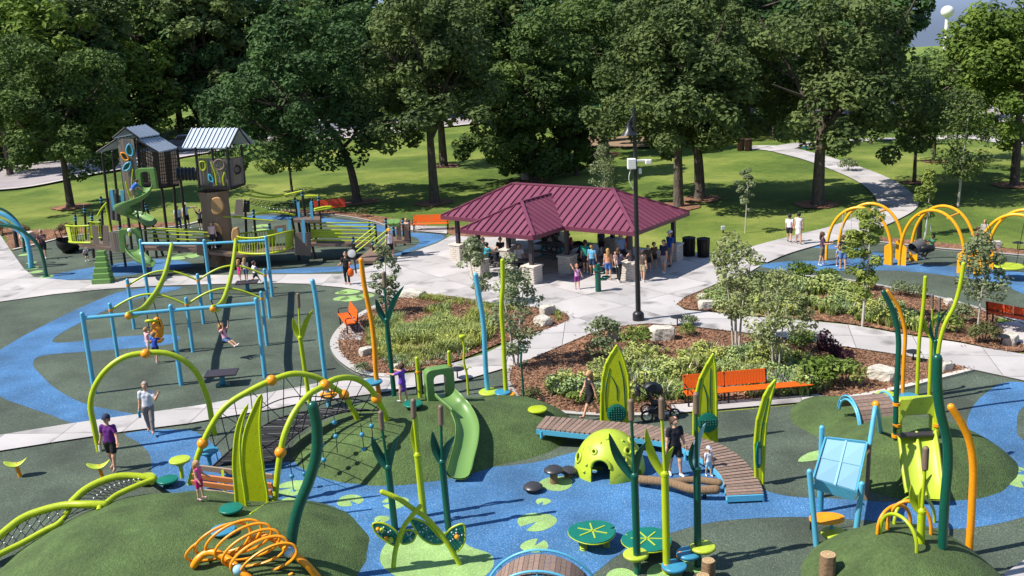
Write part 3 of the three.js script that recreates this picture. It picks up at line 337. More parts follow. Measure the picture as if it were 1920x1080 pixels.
// -- slender young trees in the beds and on the lawn
function youngTree(name, label, [x, z], o) {
  const { h = 4, R = 0.9, low = 1, n = 26, per = 70, leaf = 0.078, g = 3, stems = 1, bark = M.barkpale, pal, cone = 0, ragged = 1 } = o, t = thing(name, label, 'tree', [x, 0.06, z], 0), L = new Leaves(), [lo, hi] = pal || GREENS[g], tk = [];
  for (let s = 0; s < stems; s++) { const a = (s / stems) * 6.28 + 0.7, e = stems > 1 ? 0.16 * h : 0.05 * h; tk.push(tube([[Math.cos(a) * 0.06 * (stems - 1), -0.1, Math.sin(a) * 0.06 * (stems - 1)], [Math.cos(a) * e * 0.4, h * 0.4, Math.sin(a) * e * 0.4], [Math.cos(a) * e, h * 0.9, Math.sin(a) * e]], (k) => (0.012 * h) * (1 - 0.75 * k), { rad: 6, seg: 7 })); }
  const twigs = [];
  for (let i = 0; i < n; i++) { const k = rnd(), y = low + (h - low) * k, w = cone ? (1 - k) ** 0.6 * (k < 0.1 ? k * 8 : 1) : Math.pow(Math.sin(Math.PI * Math.min(0.97, 0.1 + 0.85 * k)), 0.7), a = rr(0, 6.28), q = R * w * Math.sqrt(rnd()) * ragged; clump(L, Math.cos(a) * q, y, Math.sin(a) * q, R * rr(0.22, 0.42), per, leaf, lo, hi); if (i % 2) twigs.push(tube([[0, y - q * 0.6 - 0.1, 0], [Math.cos(a) * q, y, Math.sin(a) * q]], (m) => 0.012 * (1.2 - m), { rad: 4 })); }
  const tr = add('trunk', tk, bark, t); add('limb', twigs, bark, tr); add('crown', L.build(), leafMat, t); return t;
}
const PALE = [[0.18, 0.22, 0.08], [0.45, 0.48, 0.22]], BRIGHT = [[0.15, 0.21, 0.04], [0.36, 0.42, 0.09]], SAGE = [[0.13, 0.17, 0.08], [0.33, 0.38, 0.2]];
youngTree('birch_tree', 'pale young tree in the bed beside the tall orange pole', [-5.61, -44.36], { h: 3.1, R: 0.7, low: 0.5, pal: SAGE, n: 24 });
youngTree('birch_tree', 'young tree by the plaza edge behind the light blue pole', [-1.56, -44.84], { h: 3.1, R: 0.75, low: 0.7, pal: SAGE, stems: 2, n: 24 });
youngTree('birch_tree', 'young tree just right of the lime pole at the bed edge', [0.01, -36.04], { h: 4.2, R: 0.9, low: 0.6, pal: SAGE, stems: 2, n: 34 });
youngTree('birch_tree', 'white stemmed birch across the path from the lamp post', [8.35, -37.09], { h: 4.2, R: 1.0, low: 1.3, pal: PALE, stems: 3, n: 44 });
youngTree('birch_tree', 'loose pale birch overhanging the path right of the lamp post', [9.2, -34.57], { h: 3.4, R: 1.1, low: 0.8, pal: PALE, stems: 3, n: 36, ragged: 1.2 });
youngTree('birch_tree', 'tall leafy young tree in front of the first swing arch', [13.78, -38.97], { h: 5.0, R: 0.75, low: 1.2, pal: BRIGHT, n: 52, g: 2 });
youngTree('birch_tree', 'grey green young tree with white trunk near the right bench', [17.62, -37.4], { h: 3.7, R: 0.9, low: 1.1, pal: SAGE, n: 36 });
youngTree('young_tree', 'narrow young tree with thin trunk on the lawn behind the bins', [13.57, -58.07], { h: 3.6, R: 0.6, low: 1.0, pal: SAGE, n: 18 });
youngTree('young_tree', 'yellow green cone shaped sapling behind the middle swing arch', [22.8, -55.17], { h: 3.6, R: 0.75, low: 0.9, pal: BRIGHT, cone: 1, n: 30 });
youngTree('young_tree', 'slender tree with a drooping crown and bare pale trunk', [27.81, -62.62], { h: 7, R: 1.9, low: 1.9, g: 3, n: 60, leaf: 0.11, per: 60 });
youngTree('young_tree', 'soft green sapling behind the right end of the purple roof', [6.76, -71.22], { h: 3.8, R: 1.2, low: 0.7, pal: SAGE, cone: 1, n: 34 });
// -- shrubs
const BUSH = {};
function bush(kind, label, [x, z], s = 1, group) {
  if (!BUSH[kind]) {
    const L = new Leaves(), t = new THREE.Group();
    if (kind === 'purple') for (let i = 0; i < 240; i++) { const [a, b, c] = ray3(), y = Math.abs(b); L.leaf(a * 0.32 * (0.4 + y), y * 0.75 * rr(0.4, 1), c * 0.32 * (0.4 + y), 0.07, a, 0.2, c, mix([0.03, 0.012, 0.02], [0.1, 0.035, 0.05], rnd())); }
    else { const pal = { green: GREENS[2], lush: [[0.1, 0.16, 0.03], [0.28, 0.36, 0.08]], sage: SAGE, olive: [[0.08, 0.1, 0.03], [0.2, 0.21, 0.08]], dry: [[0.12, 0.08, 0.04], [0.25, 0.18, 0.09]] }[kind]; for (let i = 0; i < 16; i++) { const [a, b, c] = ray3(); clump(L, a * 0.32, 0.3 + Math.abs(b) * 0.22, c * 0.32, 0.2, 34, 0.055, ...pal); } }
    add('foliage', L.build(), leafMat, t); add('stem', [0, 2.1, 4.2].map((a) => tube([[0, -0.05, 0], [Math.cos(a) * 0.12, 0.4, Math.sin(a) * 0.12]], 0.012, { rad: 4 })), M.bark, t); BUSH[kind] = t;
  }
  const o = BUSH[kind].clone(); o.name = numbered(kind === 'purple' ? 'purple_shrub' : 'shrub'); scene.add(o); o.position.set(x, 0.06, z); o.rotation.y = rr(0, 6.28); o.scale.setScalar(s); tag(o, label, 'shrub', group); return o;
}
[[1545,655,1,'leftmost'], [1590,682,0.85,'lower'], [1568,668,0.8,'middle']].forEach(([x, y, s, w], i) => bush('purple', `dark purple leaved shrub on mulch by the path, ${w} of three`, [[11.4, -36.05], [11.58, -34.19], [11.53, -35.28]][i], s * 1.15, 'purple shrubs by the path'));
const SHRUBS = [['lush', [4.61, -37.53], 1.35, 'tall bright yellow green shrub beside the pale boulders below the lamp post'], ['sage', [3.46, -38.76], 1.5, 'tall grey green shrub left of the boulders below the lamp post'], ['sage', [3.19, -36.46], 1.3, 'grey green shrub behind the first leaf panel'], ['lush', [6.76, -38.76], 0.8, 'small bright shrub right of the square boulder'], ['green', [10.18, -32.47], 1.6, 'round dark green shrub behind the long orange bench end'], ['lush', [10.89, -32.2], 1.5, 'light green shrub between the bench end and boulder'], ['lush', [9.47, -31.9], 1.0, 'low green shrub touching the long bench armrest'], ['olive', [0.48, -32.26], 0.8, 'small olive shrub beside the dark curly stem'], ['lush', [1.87, -31.81], 0.7, 'small shrub behind the girl in black'], ['sage', [7.08, -40.19], 0.7, 'small upright shrub at the plaza edge by the black ground lamp'], ['sage', [7.32, -40.3], 0.55, 'tiny shrub just right of the black ground lamp'], ['lush', [10.67, -36.37], 1.2, 'light green shrub left of the purple shrubs'], ['olive', [17.26, -36.03], 1.2, 'rusty green shrub left of the far right boulder'], ['lush', [16.43, -37.33], 1.3, 'bright shrub right of the tall lime poles'], ['sage', [17.58, -38.57], 1.2, 'sage shrub left of the white birch trunk'], ['sage', [-5.68, -36.16], 0.7, 'low grey shrub before the white rock by the orange pole'], ['olive', [-9.99, -69.78], 1.0, 'pale shrub in the mulch strip below the leaning tree'], ['dry', [-33.06, -68.94], 1.3, 'rusty shrub at the left edge of the mulch strip'], ['dry', [-35, -70.37], 1.4, 'dark rusty shrub at far left beside the bollard'], ['dry', [-30.04, -69.07], 1.2, 'reddish shrub beside the lime basket railing'], ['sage', [16.82, -43.01], 1.0, 'sage shrub on mulch behind the orange bent pole'], ['sage', [17.37, -42.54], 0.9, 'sage shrub right behind the lime straight pole'], ['sage', [26.44, -79.12], 1.6, 'shrub by the path beside the teal picnic table'], ['lush', [15.9, -44.23], 1.1, 'bright shrub at the foot of the tall leafy young tree'], ['green', [13.38, -46.25], 1.5, 'dark green leafy shrub at the top edge of the upper bed'], ['green', [14.53, -45.8], 1.1, 'dark leafy plant at the top edge near the tall young tree']];
for (const [k, p, s, l] of SHRUBS) bush(k, l, p, s);
// -- meadow planting inside the beds
function tuftGeo(n, h, spread, w, pal, head) { const p = [], c = []; for (let i = 0; i < n; i++) { const a = rr(0, 6.28), r = rr(0, spread * 0.4), bx = Math.cos(a) * r, bz = Math.sin(a) * r, k = rr(0.5, 1) * h, o = spread * rr(0.2, 1), tx = bx + Math.cos(a) * o, tz = bz + Math.sin(a) * o, mx = bx + Math.cos(a) * o * 0.35, mz = bz + Math.sin(a) * o * 0.35, sx = -Math.sin(a) * w, sz = Math.cos(a) * w; const col = mix(pal[0], pal[1], rnd()); p.push(bx - sx, 0, bz - sz, bx + sx, 0, bz + sz, mx + sx, k * 0.65, mz + sz, bx - sx, 0, bz - sz, mx + sx, k * 0.65, mz + sz, mx - sx, k * 0.65, mz - sz, mx - sx, k * 0.65, mz - sz, mx + sx, k * 0.65, mz + sz, tx, k, tz); for (let q = 0; q < 9; q++) c.push(...(head && i % 4 === 0 && q > 5 ? head : col)); } const g = new THREE.BufferGeometry(); g.setAttribute('position', new THREE.Float32BufferAttribute(p, 3)); g.setAttribute('color', new THREE.Float32BufferAttribute(c, 3)); g.computeVertexNormals(); return g; }
function meadow(name, label, poly, n, geo, s0, s1) {
  const P = smoothLoop(poly, 4), x0 = Math.min(...P.map((p) => p[0])), x1 = Math.max(...P.map((p) => p[0])), z0 = Math.min(...P.map((p) => p[1])), z1 = Math.max(...P.map((p) => p[1])), im = new THREE.InstancedMesh(geo, bladeMat, n), m = new THREE.Matrix4(), q = new THREE.Quaternion(), col = new THREE.Color(); let k = 0;
  for (let tries = 0; k < n && tries < n * 60; tries++) { const x = rr(x0, x1), z = rr(z0, z1); if (!inPoly(x, z, P)) continue; if (vnoise(x * 0.9 + 50, z * 0.9 + 90, 9999, 17) < 0.3 * rnd() + 0.24) continue; const s = rr(s0, s1) * (0.55 + 0.9 * vnoise(x * 0.7 + 9, z * 0.7 + 99, 9999, 18)); m.compose(new THREE.Vector3(x, 0.05, z), q.setFromAxisAngle(new THREE.Vector3(0, 1, 0), rr(0, 6.28)), new THREE.Vector3(s, s, s)); im.setMatrixAt(k, m); const t = vnoise(x * 1.1 + 70, z * 1.1 + 30, 9999, 19); col.setRGB(0.75 + 0.6 * t, 0.85 + 0.3 * t, 0.8 + 0.3 * (1 - t)); im.setColorAt(k, col); k++; }
  im.count = k; im.name = numbered(name); im.castShadow = im.receiveShadow = true; scene.add(stuff(im, label, 'grass'));
}
const fine = tuftGeo(18, 0.36, 0.3, 0.009, [[0.16, 0.22, 0.05], [0.36, 0.42, 0.13]]), leafy = tuftGeo(22, 0.4, 0.24, 0.014, [[0.12, 0.2, 0.04], [0.3, 0.4, 0.1]]), flower = tuftGeo(20, 0.42, 0.24, 0.014, [[0.16, 0.22, 0.08], [0.36, 0.42, 0.18]], [0.6, 0.56, 0.5]), violet = tuftGeo(14, 0.5, 0.16, 0.014, [[0.1, 0.16, 0.06], [0.25, 0.3, 0.12]], [0.3, 0.22, 0.42]);
const frond = (() => { const L = new Leaves(); for (let i = 0; i < 5; i++) { const [a, b, c] = ray3(); clump(L, a * 0.14, 0.14 + Math.abs(b) * 0.16, c * 0.14, 0.12, 13, 0.045, [0.16, 0.24, 0.05], [0.42, 0.48, 0.17]); } return L.build(); })();
const B1 = [[-6.06, -42.75], [-4.79, -44.03], [-2.69, -44.69], [-1.46, -43.58], [-0.86, -40.25], [-1.59, -38.58], [-2.8, -37.77], [-3.94, -36.68], [-5.41, -38.07], [-6, -40.41]], B2 = [[1.33, -34.37], [2.95, -35.57], [4.26, -36.73], [6.63, -36.53], [8.62, -36.52], [10.13, -35.51], [10.74, -34.32], [10.68, -32.92], [9.95, -31.73], [7.49, -31.69], [5.04, -31.7], [3.64, -31.66], [2.1, -32.13], [1.08, -33.04]], B3 = [[8.31, -44.36], [10.08, -45.93], [11.44, -46.45], [13.79, -45.15], [15.37, -43.39], [15.91, -41.1], [16.26, -38.66], [15.47, -37.71], [13.96, -39.31], [11.77, -40.58], [9.79, -41.52], [8.42, -42.54]], B4 = [[-4.8, -47], [-2.76, -46.39], [-0.76, -44.68], [1.81, -43.3], [2.08, -42.07], [1.25, -41.25], [0.52, -43.2], [-1.48, -44.46], [-3.99, -46.25]];
meadow('ornamental_grass', 'feathery green grass filling the bed behind the orange pole', B1, 1300, fine, 0.7, 1.3); meadow('ornamental_grass', 'mixed green meadow plants behind the leaf panels and long bench', B2, 850, leafy, 0.5, 1.2); meadow('meadow_flowers', 'pale flowering plants scattered behind the long orange bench', B2, 800, flower, 0.5, 1.2); meadow('meadow_flowers', 'violet flower spikes scattered in the lower bed', B2, 160, violet, 0.8, 1.2);
meadow('ornamental_grass', 'mixed green meadow plants in the upper right bed', B3, 1200, leafy, 0.6, 1.3); meadow('meadow_flowers', 'pale flowering plants in the upper right bed', B3, 900, flower, 0.6, 1.3); meadow('ornamental_grass', 'sparse low grass along the plaza edge of the left bed', B4, 220, fine, 0.5, 0.8); meadow('meadow_flowers', 'pale flowering plants at the front of the left bed', [[-4.96, -38.8], [-2.45, -39.07], [-1.78, -37.93], [-3.34, -36.58], [-4.62, -36.41]], 160, flower, 0.6, 0.9);
meadow('leafy_perennials', 'low leafy green perennials mixed through the lower bed', B2, 330, frond, 0.6, 1.5); meadow('leafy_perennials', 'low leafy green perennials mixed through the upper right bed', B3, 400, frond, 0.7, 1.7); meadow('leafy_perennials', 'low leafy green perennials along the left bed', B1, 160, frond, 0.5, 1.0);
// -- boulders
const ROCK = [0, 1, 2].map((k) => { const g = mergeVertices(new THREE.IcosahedronGeometry(0.5, 3).deleteAttribute('normal').deleteAttribute('uv')), p = g.attributes.position; for (let i = 0; i < p.count; i++) { let x = p.getX(i), y = p.getY(i), z = p.getZ(i); const f = (v, m) => Math.sign(v) * Math.min(Math.abs(v), m); x = f(x, 0.4); y = f(y, 0.3) ; z = f(z, 0.36); const n = 1 + 0.16 * (vnoise(x * 5 + k * 9 + 20, (y + z) * 5 + 20, 999, 41) - 0.5); p.setXYZ(i, x * n, y * n + 0.22, z * n); } const q = g.toNonIndexed(); q.computeVertexNormals(); const u = new Float32Array(q.attributes.position.count * 2); for (let i = 0; i < u.length / 2; i++) { u[2 * i] = q.attributes.position.getX(i) + q.attributes.position.getY(i); u[2 * i + 1] = q.attributes.position.getZ(i) + q.attributes.position.getY(i) * 0.7; } q.setAttribute('uv', new THREE.BufferAttribute(u, 2)); return q; });
const BOULDERS = [[[5.74, -38.51], 1.25, 0.85, 0, 'large square pale boulder below the lamp post'], [[3.95, -39.03], 1.0, 0.7, 1, 'pale boulder left of the yellow green shrub below the lamp post'], [[8.36, -43.8], 0.75, 0.5, 2, 'flat pale boulder at the tip of the upper bed, the rear one'], [[8.27, -42.57], 0.85, 0.6, 0, 'pale boulder at the tip of the upper bed, the front one'], [[1.48, -42.85], 0.85, 0.7, 1, 'rounded pale boulder at the pointed tip of the left bed'], [[1.21, -41.34], 1.0, 0.6, 2, 'low pale boulder in front of the rounded one at the bed tip'], [[-4.7, -47.27], 1.5, 0.5, 0, 'long flat grey boulder at the plaza corner of the left bed'], [[-5.83, -38.47], 0.7, 0.5, 1, 'white boulder left of the tall orange pole base'], [[12.35, -32.83], 1.2, 0.65, 2, 'white boulder on mulch left of the tall lime poles'], [[14.66, -33.3], 0.6, 0.5, 0, 'small pale boulder partly behind the tall lime pole'], [[18.1, -35.82], 0.95, 0.6, 1, 'pale block boulder below the right bench'], [[18.19, -41.33], 0.6, 0.4, 2, 'pale rock in front of the kerb behind the curved lime pole'], [[24.61, -51.07], 0.9, 0.6, 0, 'pale boulder on the mulch strip behind the right swing arch'], [[-32.12, -67.8], 1.3, 0.8, 1, 'grey boulder behind the man at the left edge'], [[1.54, -83.42], 1.2, 0.9, 2, 'pale rock on the lawn behind the roof ridge'], [[-4.44, -36.63], 0.5, 0.3, 0, 'small white rock behind the girl in the purple dress'], [[8.65, -44.29], 0.3, 0.2, 1, 'small stone beside the flat boulder at the bed tip']];
for (const [[x, z], w, h, k, l] of BOULDERS) { const o = add('boulder', ROCK[k], M.rock); o.position.set(x, 0.0, z); o.scale.set(w * 0.95, h * 1.25, w * 0.72); o.rotation.y = rr(-0.5, 0.5) + k; tag(o, l, 'boulder', 'pale landscape boulders'); }
// mulch rings round the lawn trees
for (const [v, [x, z], s] of NEAR.slice(0, 13)) { const p = []; for (let i = 0; i < 20; i++) { const a = (i / 20) * 6.283, r = (v === 5 ? 0.9 : 1.5) * rr(0.85, 1.15); p.push([x + Math.cos(a) * r, z + Math.sin(a) * r]); } const o = add('mulch_ring', sheet(p, 0), M.mulch); o.position.y = lawnH(x, z) + 0.06; struct(o); }

// ================================================================== PLAY EQUIPMENT IN FRONT
const rootOf = (o) => { while (o.parent && o.parent !== scene) o = o.parent; return o; };
function addW(name, geo, mat, parent) { const g = Array.isArray(geo) ? merge(geo) : geo, p = rootOf(parent).position; g.translate(-p.x, -p.y, -p.z); return add(name, g, mat, parent); }
const gp = ([x, z]) => [x, groundY(x, z), z];
const lerp3 = (a, b, t) => [a[0] + (b[0] - a[0]) * t, a[1] + (b[1] - a[1]) * t, a[2] + (b[2] - a[2]) * t];
const along = (pts) => { const c = curve(pts); return (t) => { const p = c.getPointAt(Math.max(0, Math.min(1, t))); return [p.x, p.y, p.z]; }; };
function plate(pts, thick, bevel = 0.008) { const z = pts[0][2], g = prism(new THREE.Shape(new THREE.CatmullRomCurve3(pts.map(([x, y]) => new THREE.Vector3(x, y, 0)), true, 'centripetal').getPoints(pts.length * 4).slice(0, -1).map((p) => new THREE.Vector2(p.x, p.y))), thick, bevel); g.translate(0, 0, z); return g; }
const pod = (x, y, z, r = 0.27, h = 0.22) => lathe([[0, y - h], [0.07, y - h], [r * 0.55, y - h * 0.45], [r * 0.95, y - 0.04], [r, y], [r * 0.94, y + 0.035], [0, y + 0.045]], 22).translate(x, 0, z);
const stepDisc = (x, y, z, r = 0.25) => lathe([[0, y - 0.1], [r * 0.75, y - 0.08], [r, y - 0.02], [r, y + 0.02], [r * 0.9, y + 0.05], [0, y + 0.055]], 22).translate(x, 0, z);
function pole(name, label, pts, r, mat, group, tip) { const b = pts[pts.length - 1], t = thing(name, label, 'pole', [b[0], 0, b[2]], 0, group); addW('shaft', tube(pts, r, { rad: 12, seg: 26 }), mat, t); return t; }
const POLES = 'tall bent play poles';
// -- cattails: post, stalk, brown head and two blade leaves
function blade(a, b, w, mat, parent, bow = 0.12) {       // pointed leaf from a up to tip b
  a = V3(a); b = V3(b); const d = b.clone().sub(a), L = d.length(); d.normalize(); let s = new THREE.Vector3(0, 0, 1).cross(d); if (s.length() < 0.1) s.set(1, 0, 0); s.normalize(); s.applyAxisAngle(d, 0.6); const nrm = d.clone().cross(s), pos = [], idx = [], n = 10;
  for (let i = 0; i <= n; i++) { const t = i / n, ww = w * Math.pow(Math.sin(Math.PI * (0.12 + 0.88 * t)), 0.8) + 0.006, c = a.clone().addScaledVector(d, L * t).addScaledVector(nrm, Math.sin(t * Math.PI) * -bow * L); for (const [k, e] of [[-1, 0], [0, 0.3], [1, 0]]) { const q = c.clone().addScaledVector(s, k * ww).addScaledVector(nrm, e * ww); pos.push(q.x, q.y, q.z); } for (const k of [1, 0, -1]) { const q = c.clone().addScaledVector(s, k * ww).addScaledVector(nrm, (k ? 0 : 0.3) * ww + 0.02); pos.push(q.x, q.y, q.z); } }
  for (let i = 0; i < n; i++) for (let j = 0; j < 6; j++) { const p = i * 6 + j, q = i * 6 + ((j + 1) % 6); idx.push(p, q, p + 6, q, q + 6, p + 6); }
  const g = new THREE.BufferGeometry(); g.setAttribute('position', new THREE.Float32BufferAttribute(pos, 3)); g.setAttribute('uv', new THREE.Float32BufferAttribute(new Float32Array((pos.length / 3) * 2), 2)); g.setIndex(idx); g.computeVertexNormals(); addW('leaf', g, mat, parent);
}
function cattail(label, [base, joint, head0, head1], leaves, mat, r = 0.085, leafMats = []) {
  const t = thing('cattail_post', label, 'cattail post', [base[0], base[1], base[2]], 0, 'cattail posts');
  addW('post', tube([base, joint], r, { rad: 12 }), mat, t); addW('stalk', tube([joint, head0], r * 0.42), mat, t); addW('head', tube([head0, head1], r * 0.8, { rad: 12 }), M.brown, t); addW('collar', rod(lerp3(base, joint, 0.985), lerp3(base, joint, 1.01), r * 1.12, r * 1.12, 12), mat, t);
  leaves.forEach((l, i) => blade(lerp3(base, joint, 0.95), l, r * 1.25, leafMats[i] || mat, t));
  return t;
}
cattail('dark green cattail post left of the lime one by the turf mound', [[-3.27, 0, -23.79], [-3.31, 1.72, -23.79], [-3.38, 2.77, -23.79], [-3.38, 3.17, -23.79]], [[-2.99, 2.56, -23.79], [-3.66, 2.56, -23.79]], M.teal);
cattail('lime cattail post between two dark green ones by the turf mound', [[-2.59, 0, -24.47], [-2.63, 1.72, -24.47], [-2.65, 2.77, -24.47], [-2.63, 3.18, -24.47]], [[-2.57, 2.83, -24.47]], M.lime, 0.09);
cattail('dark green cattail post right of the lime one, left of the slide', [[-1.91, 0, -23.67], [-1.95, 1.84, -23.67], [-1.91, 2.85, -23.67], [-1.89, 3.28, -23.67]], [[-2.14, 2.66, -23.67], [-1.6, 2.53, -23.67]], M.teal);
const ct4 = cattail('dark green cattail post in front of the lime dome', [[2.52, 0, -21.08], [2.5, 2.41, -21.08], [2.46, 3.76, -21.08], [2.46, 4.16, -21.08]], [[1.96, 3.44, -21.08], [2.77, 3.21, -21.08]], M.teal), ct5 = cattail('lime cattail post right of the dome, before the fallen log', [[3.18, 0, -21.04], [3.17, 2.44, -21.04], [3.12, 3.77, -21.04], [3.12, 4.18, -21.04]], [[2.76, 3.54, -21.04], [3.36, 3.08, -21.04]], M.lime), ct6 = cattail('dark green cattail post in front of the boardwalk bend', [[3.93, 0, -21.25], [3.92, 2.41, -21.25], [3.91, 3.77, -21.25], [3.91, 4.17, -21.25]], [[3.82, 3.05, -21.25], [4.11, 3.51, -21.25]], M.teal, 0.085, [M.teal, M.paleblue]);
cattail('lime cattail post behind the climbing bridge near the zip tracks', [[-6.96, 0, -32.58], [-7.06, 2.61, -32.58], [-7, 3.67, -32.58], [-6.98, 4.08, -32.58]], [[-7.23, 3.3, -32.58], [-6.54, 3.55, -32.58]], M.lime, 0.075);
cattail('lime cattail post standing on the lower right turf mound', [[8.48, 0, -19.92], [8.45, 1.8, -19.92], [8.47, 2.78, -19.92], [8.47, 3.21, -19.92]], [[8.19, 2.41, -19.92], [8.61, 2.63, -19.92]], M.lime);
cattail('lime cattail among the tall poles behind the right slide', [[13.21, 0, -31.04], [13.19, 2.04, -31.04], [13.16, 2.99, -31.04], [13.14, 3.38, -31.04]], [[12.94, 2.67, -31.04], [13.36, 2.74, -31.04]], M.lime, 0.06); cattail('dark green cattail among the tall poles behind the right slide', [[13.26, 0, -30.74], [13.19, 1.96, -30.74], [13.26, 2.95, -30.74], [13.25, 3.35, -30.74]], [[13.02, 2.67, -30.74], [13.57, 3.07, -30.74]], M.teal, 0.06);
cattail('dark green cattail post beside the girl in the purple dress', [[-4.2, 0, -33.2], [-4.25, 2.89, -33.2], [-4.22, 4.05, -33.2], [-4.21, 4.5, -33.2]], [[-3.59, 4.03, -33.2], [-4.56, 3.64, -33.2]], M.teal, 0.085, [M.tealD]);
for (const [o, p, m, s] of [[ct4, [2.5, 0.42, -21.18], M.limeP, 1], [ct5, [3.34, 0.2, -20.96], M.aqua, 1], [ct6, [4.04, 0.5, -21.21], M.limeP, 1], [ct6, [3.72, 0.35, -21.23], M.aqua, 1]]) { const d = addW('step_disc', stepDisc(p[0], p[1], p[2], 0.29), m, o); if (m !== M.limeP || o === ct6) addW('bracket', ball(0.09, p[0] + (o === ct4 ? 0 : -0.2), p[1] - 0.03, p[2]), M.orange, d); }
// -- bent poles
pole('bent_pole', 'thick dark green bent pole at the front of the left mound', [[-4.5, 4.34, -21.32], [-4.46, 3.86, -21.32], [-4.53, 3.23, -21.32], [-4.75, 2.6, -21.32], [-5.05, 1.97, -21.32], [-5.26, 1.32, -21.32], [-5.35, 0.79, -21.32], [-5.34, 0.24, -21.32], [-5.34, -0.03, -21.32]], 0.125, M.teal, POLES);
const orangePole = pole('bent_pole', 'tall orange bent pole beside the left planting bed', [[-5.05, 4.8, -34.03], [-5.02, 4.01, -34.03], [-4.94, 3.26, -34.03], [-4.87, 2.59, -34.03], [-4.85, 1.72, -34.03], [-4.88, 0.75, -34.03], [-4.83, 0, -34.03]], 0.085, M.orange, POLES);
const bluePole = pole('bent_pole', 'light blue bent pole behind the climbing bridge', [[-6.55, 4.4, -33.01], [-6.5, 3.8, -33.01], [-6.48, 2.97, -33.01], [-6.47, 2.13, -33.01], [-6.45, 1.05, -33.01], [-6.42, 0, -33.01]], 0.08, M.blue, POLES), bluePole2 = pole('bent_pole', 'light blue bent pole on the centre mound before the plaza', [[-1.16, 4.43, -32.52], [-1.09, 3.76, -32.52], [-1, 2.8, -32.52], [-1.01, 1.19, -32.52], [-0.97, -0.02, -32.52]], 0.085, M.blue, POLES), limePole2 = pole('bent_pole', 'lime wavy pole next to the light blue one on the mound', [[-0.26, 4.9, -32.38], [-0.29, 4.12, -32.38], [-0.38, 3.33, -32.38], [-0.37, 2.27, -32.38], [-0.38, 0.66, -32.38], [-0.36, -0.02, -32.38]], 0.075, M.lime, POLES);
for (const [o, p, m, r] of [[orangePole, [-4.99, 0.48, -34.03], M.aqua, 0.33], [bluePole, [-6.38, 0.46, -33.01], M.orange, 0.3], [bluePole2, [-0.94, 0.43, -32.52], M.limeP, 0.35], [limePole2, [-0.5, 0.44, -32.38], M.aqua, 0.28], [limePole2, [-0.34, 0.36, -32.38], M.orange, 0.27]]) addW('step_disc', stepDisc(p[0], p[1], p[2] + 0.1, r), m, o);
pole('bent_pole', 'orange bent pole on the right mound among the rear poles', [[11.75, 3.57, -31.11], [12.06, 3.15, -31.11], [12.26, 2.65, -31.11], [12.37, 2.17, -31.11], [12.37, 1.28, -31.11], [12.38, 0.27, -31.11], [12.41, -0.02, -31.11]], 0.06, M.orange, POLES); pole('bent_pole', 'straight tall lime pole behind the right slide hood', [[12.9, 3.97, -31.05], [12.88, 3.08, -31.05], [12.81, 1.96, -31.05], [12.82, -0.02, -31.05]], 0.06, M.lime, POLES); pole('bent_pole', 'curving lime pole, the tallest behind the right slide', [[13.43, 4.7, -29.63], [13.36, 4.03, -29.63], [13.22, 3.41, -29.63], [12.99, 2.91, -29.63], [12.86, 2.39, -29.63], [12.81, 1.65, -29.63], [12.88, -0.02, -29.63]], 0.062, M.lime, POLES);
pole('bent_pole', 'thick dark green bent pole before the right slide', [[8.54, 5.25, -19.77], [8.56, 4.74, -19.77], [8.66, 4.09, -19.77], [8.83, 3.48, -19.77], [8.88, 2.94, -19.77], [8.86, 2, -19.77], [8.88, 0.57, -19.77], [8.89, -0.01, -19.77]], 0.1, M.teal, POLES); pole('bent_pole', 'orange bent pole right of the right slide mound', [[9.5, 3.62, -21.15], [9.7, 3.31, -21.15], [9.93, 2.85, -21.15], [10.06, 2.26, -21.15], [10.1, 1.25, -21.15], [10.1, -0.01, -21.15]], 0.085, M.orange, POLES);
{ const t = pole('curly_stem', 'thin lime curly stem in the planting bed behind the slide', [[-1.78, 2.08, -33.46], [-1.73, 1.73, -33.46], [-1.77, 1.18, -33.46], [-1.7, 0.74, -33.46], [-1.69, -0.02, -33.46]], 0.04, M.limeD, POLES); addW('bud', stepDisc(...[-1.78, 2.1, -33.46], 0.11), M.lime, t); for (const p of [[[-1.74, 1.54, -33.46], [-1.61, 1.63, -33.46], [-1.48, 1.7, -33.46]], [[-1.73, 0.97, -33.46], [-1.88, 1.09, -33.46], [-1.99, 1.12, -33.46]], [[-1.71, 0.87, -33.46], [-1.6, 1, -33.46], [-1.52, 0.96, -33.46]]]) addW('leaf', tube(p, (k) => 0.03 * (1 - 0.6 * k)), M.lime, t);
  const c = pole('curly_stem', 'thin dark green stem with a looped top in the bed', [[0.2, 1.95, -31.86], [0.17, 1.68, -31.86], [0.18, 1.35, -31.86], [0.19, 0.82, -31.86], [0.2, -0.02, -31.86]], 0.035, M.teal, POLES); addW('loop', tube([[0.22, 1.95, -31.86], [0.16, 2.05, -31.86], [0.2, 2.15, -31.86], [0.28, 2.17, -31.86], [0.33, 2.07, -31.86], [0.26, 1.95, -31.86]], 0.018), M.teal, c); addW('leaf', tube([[0.2, 1.5, -31.86], [0.34, 1.62, -31.86], [0.45, 1.63, -31.86]], 0.02), M.teal, c); }
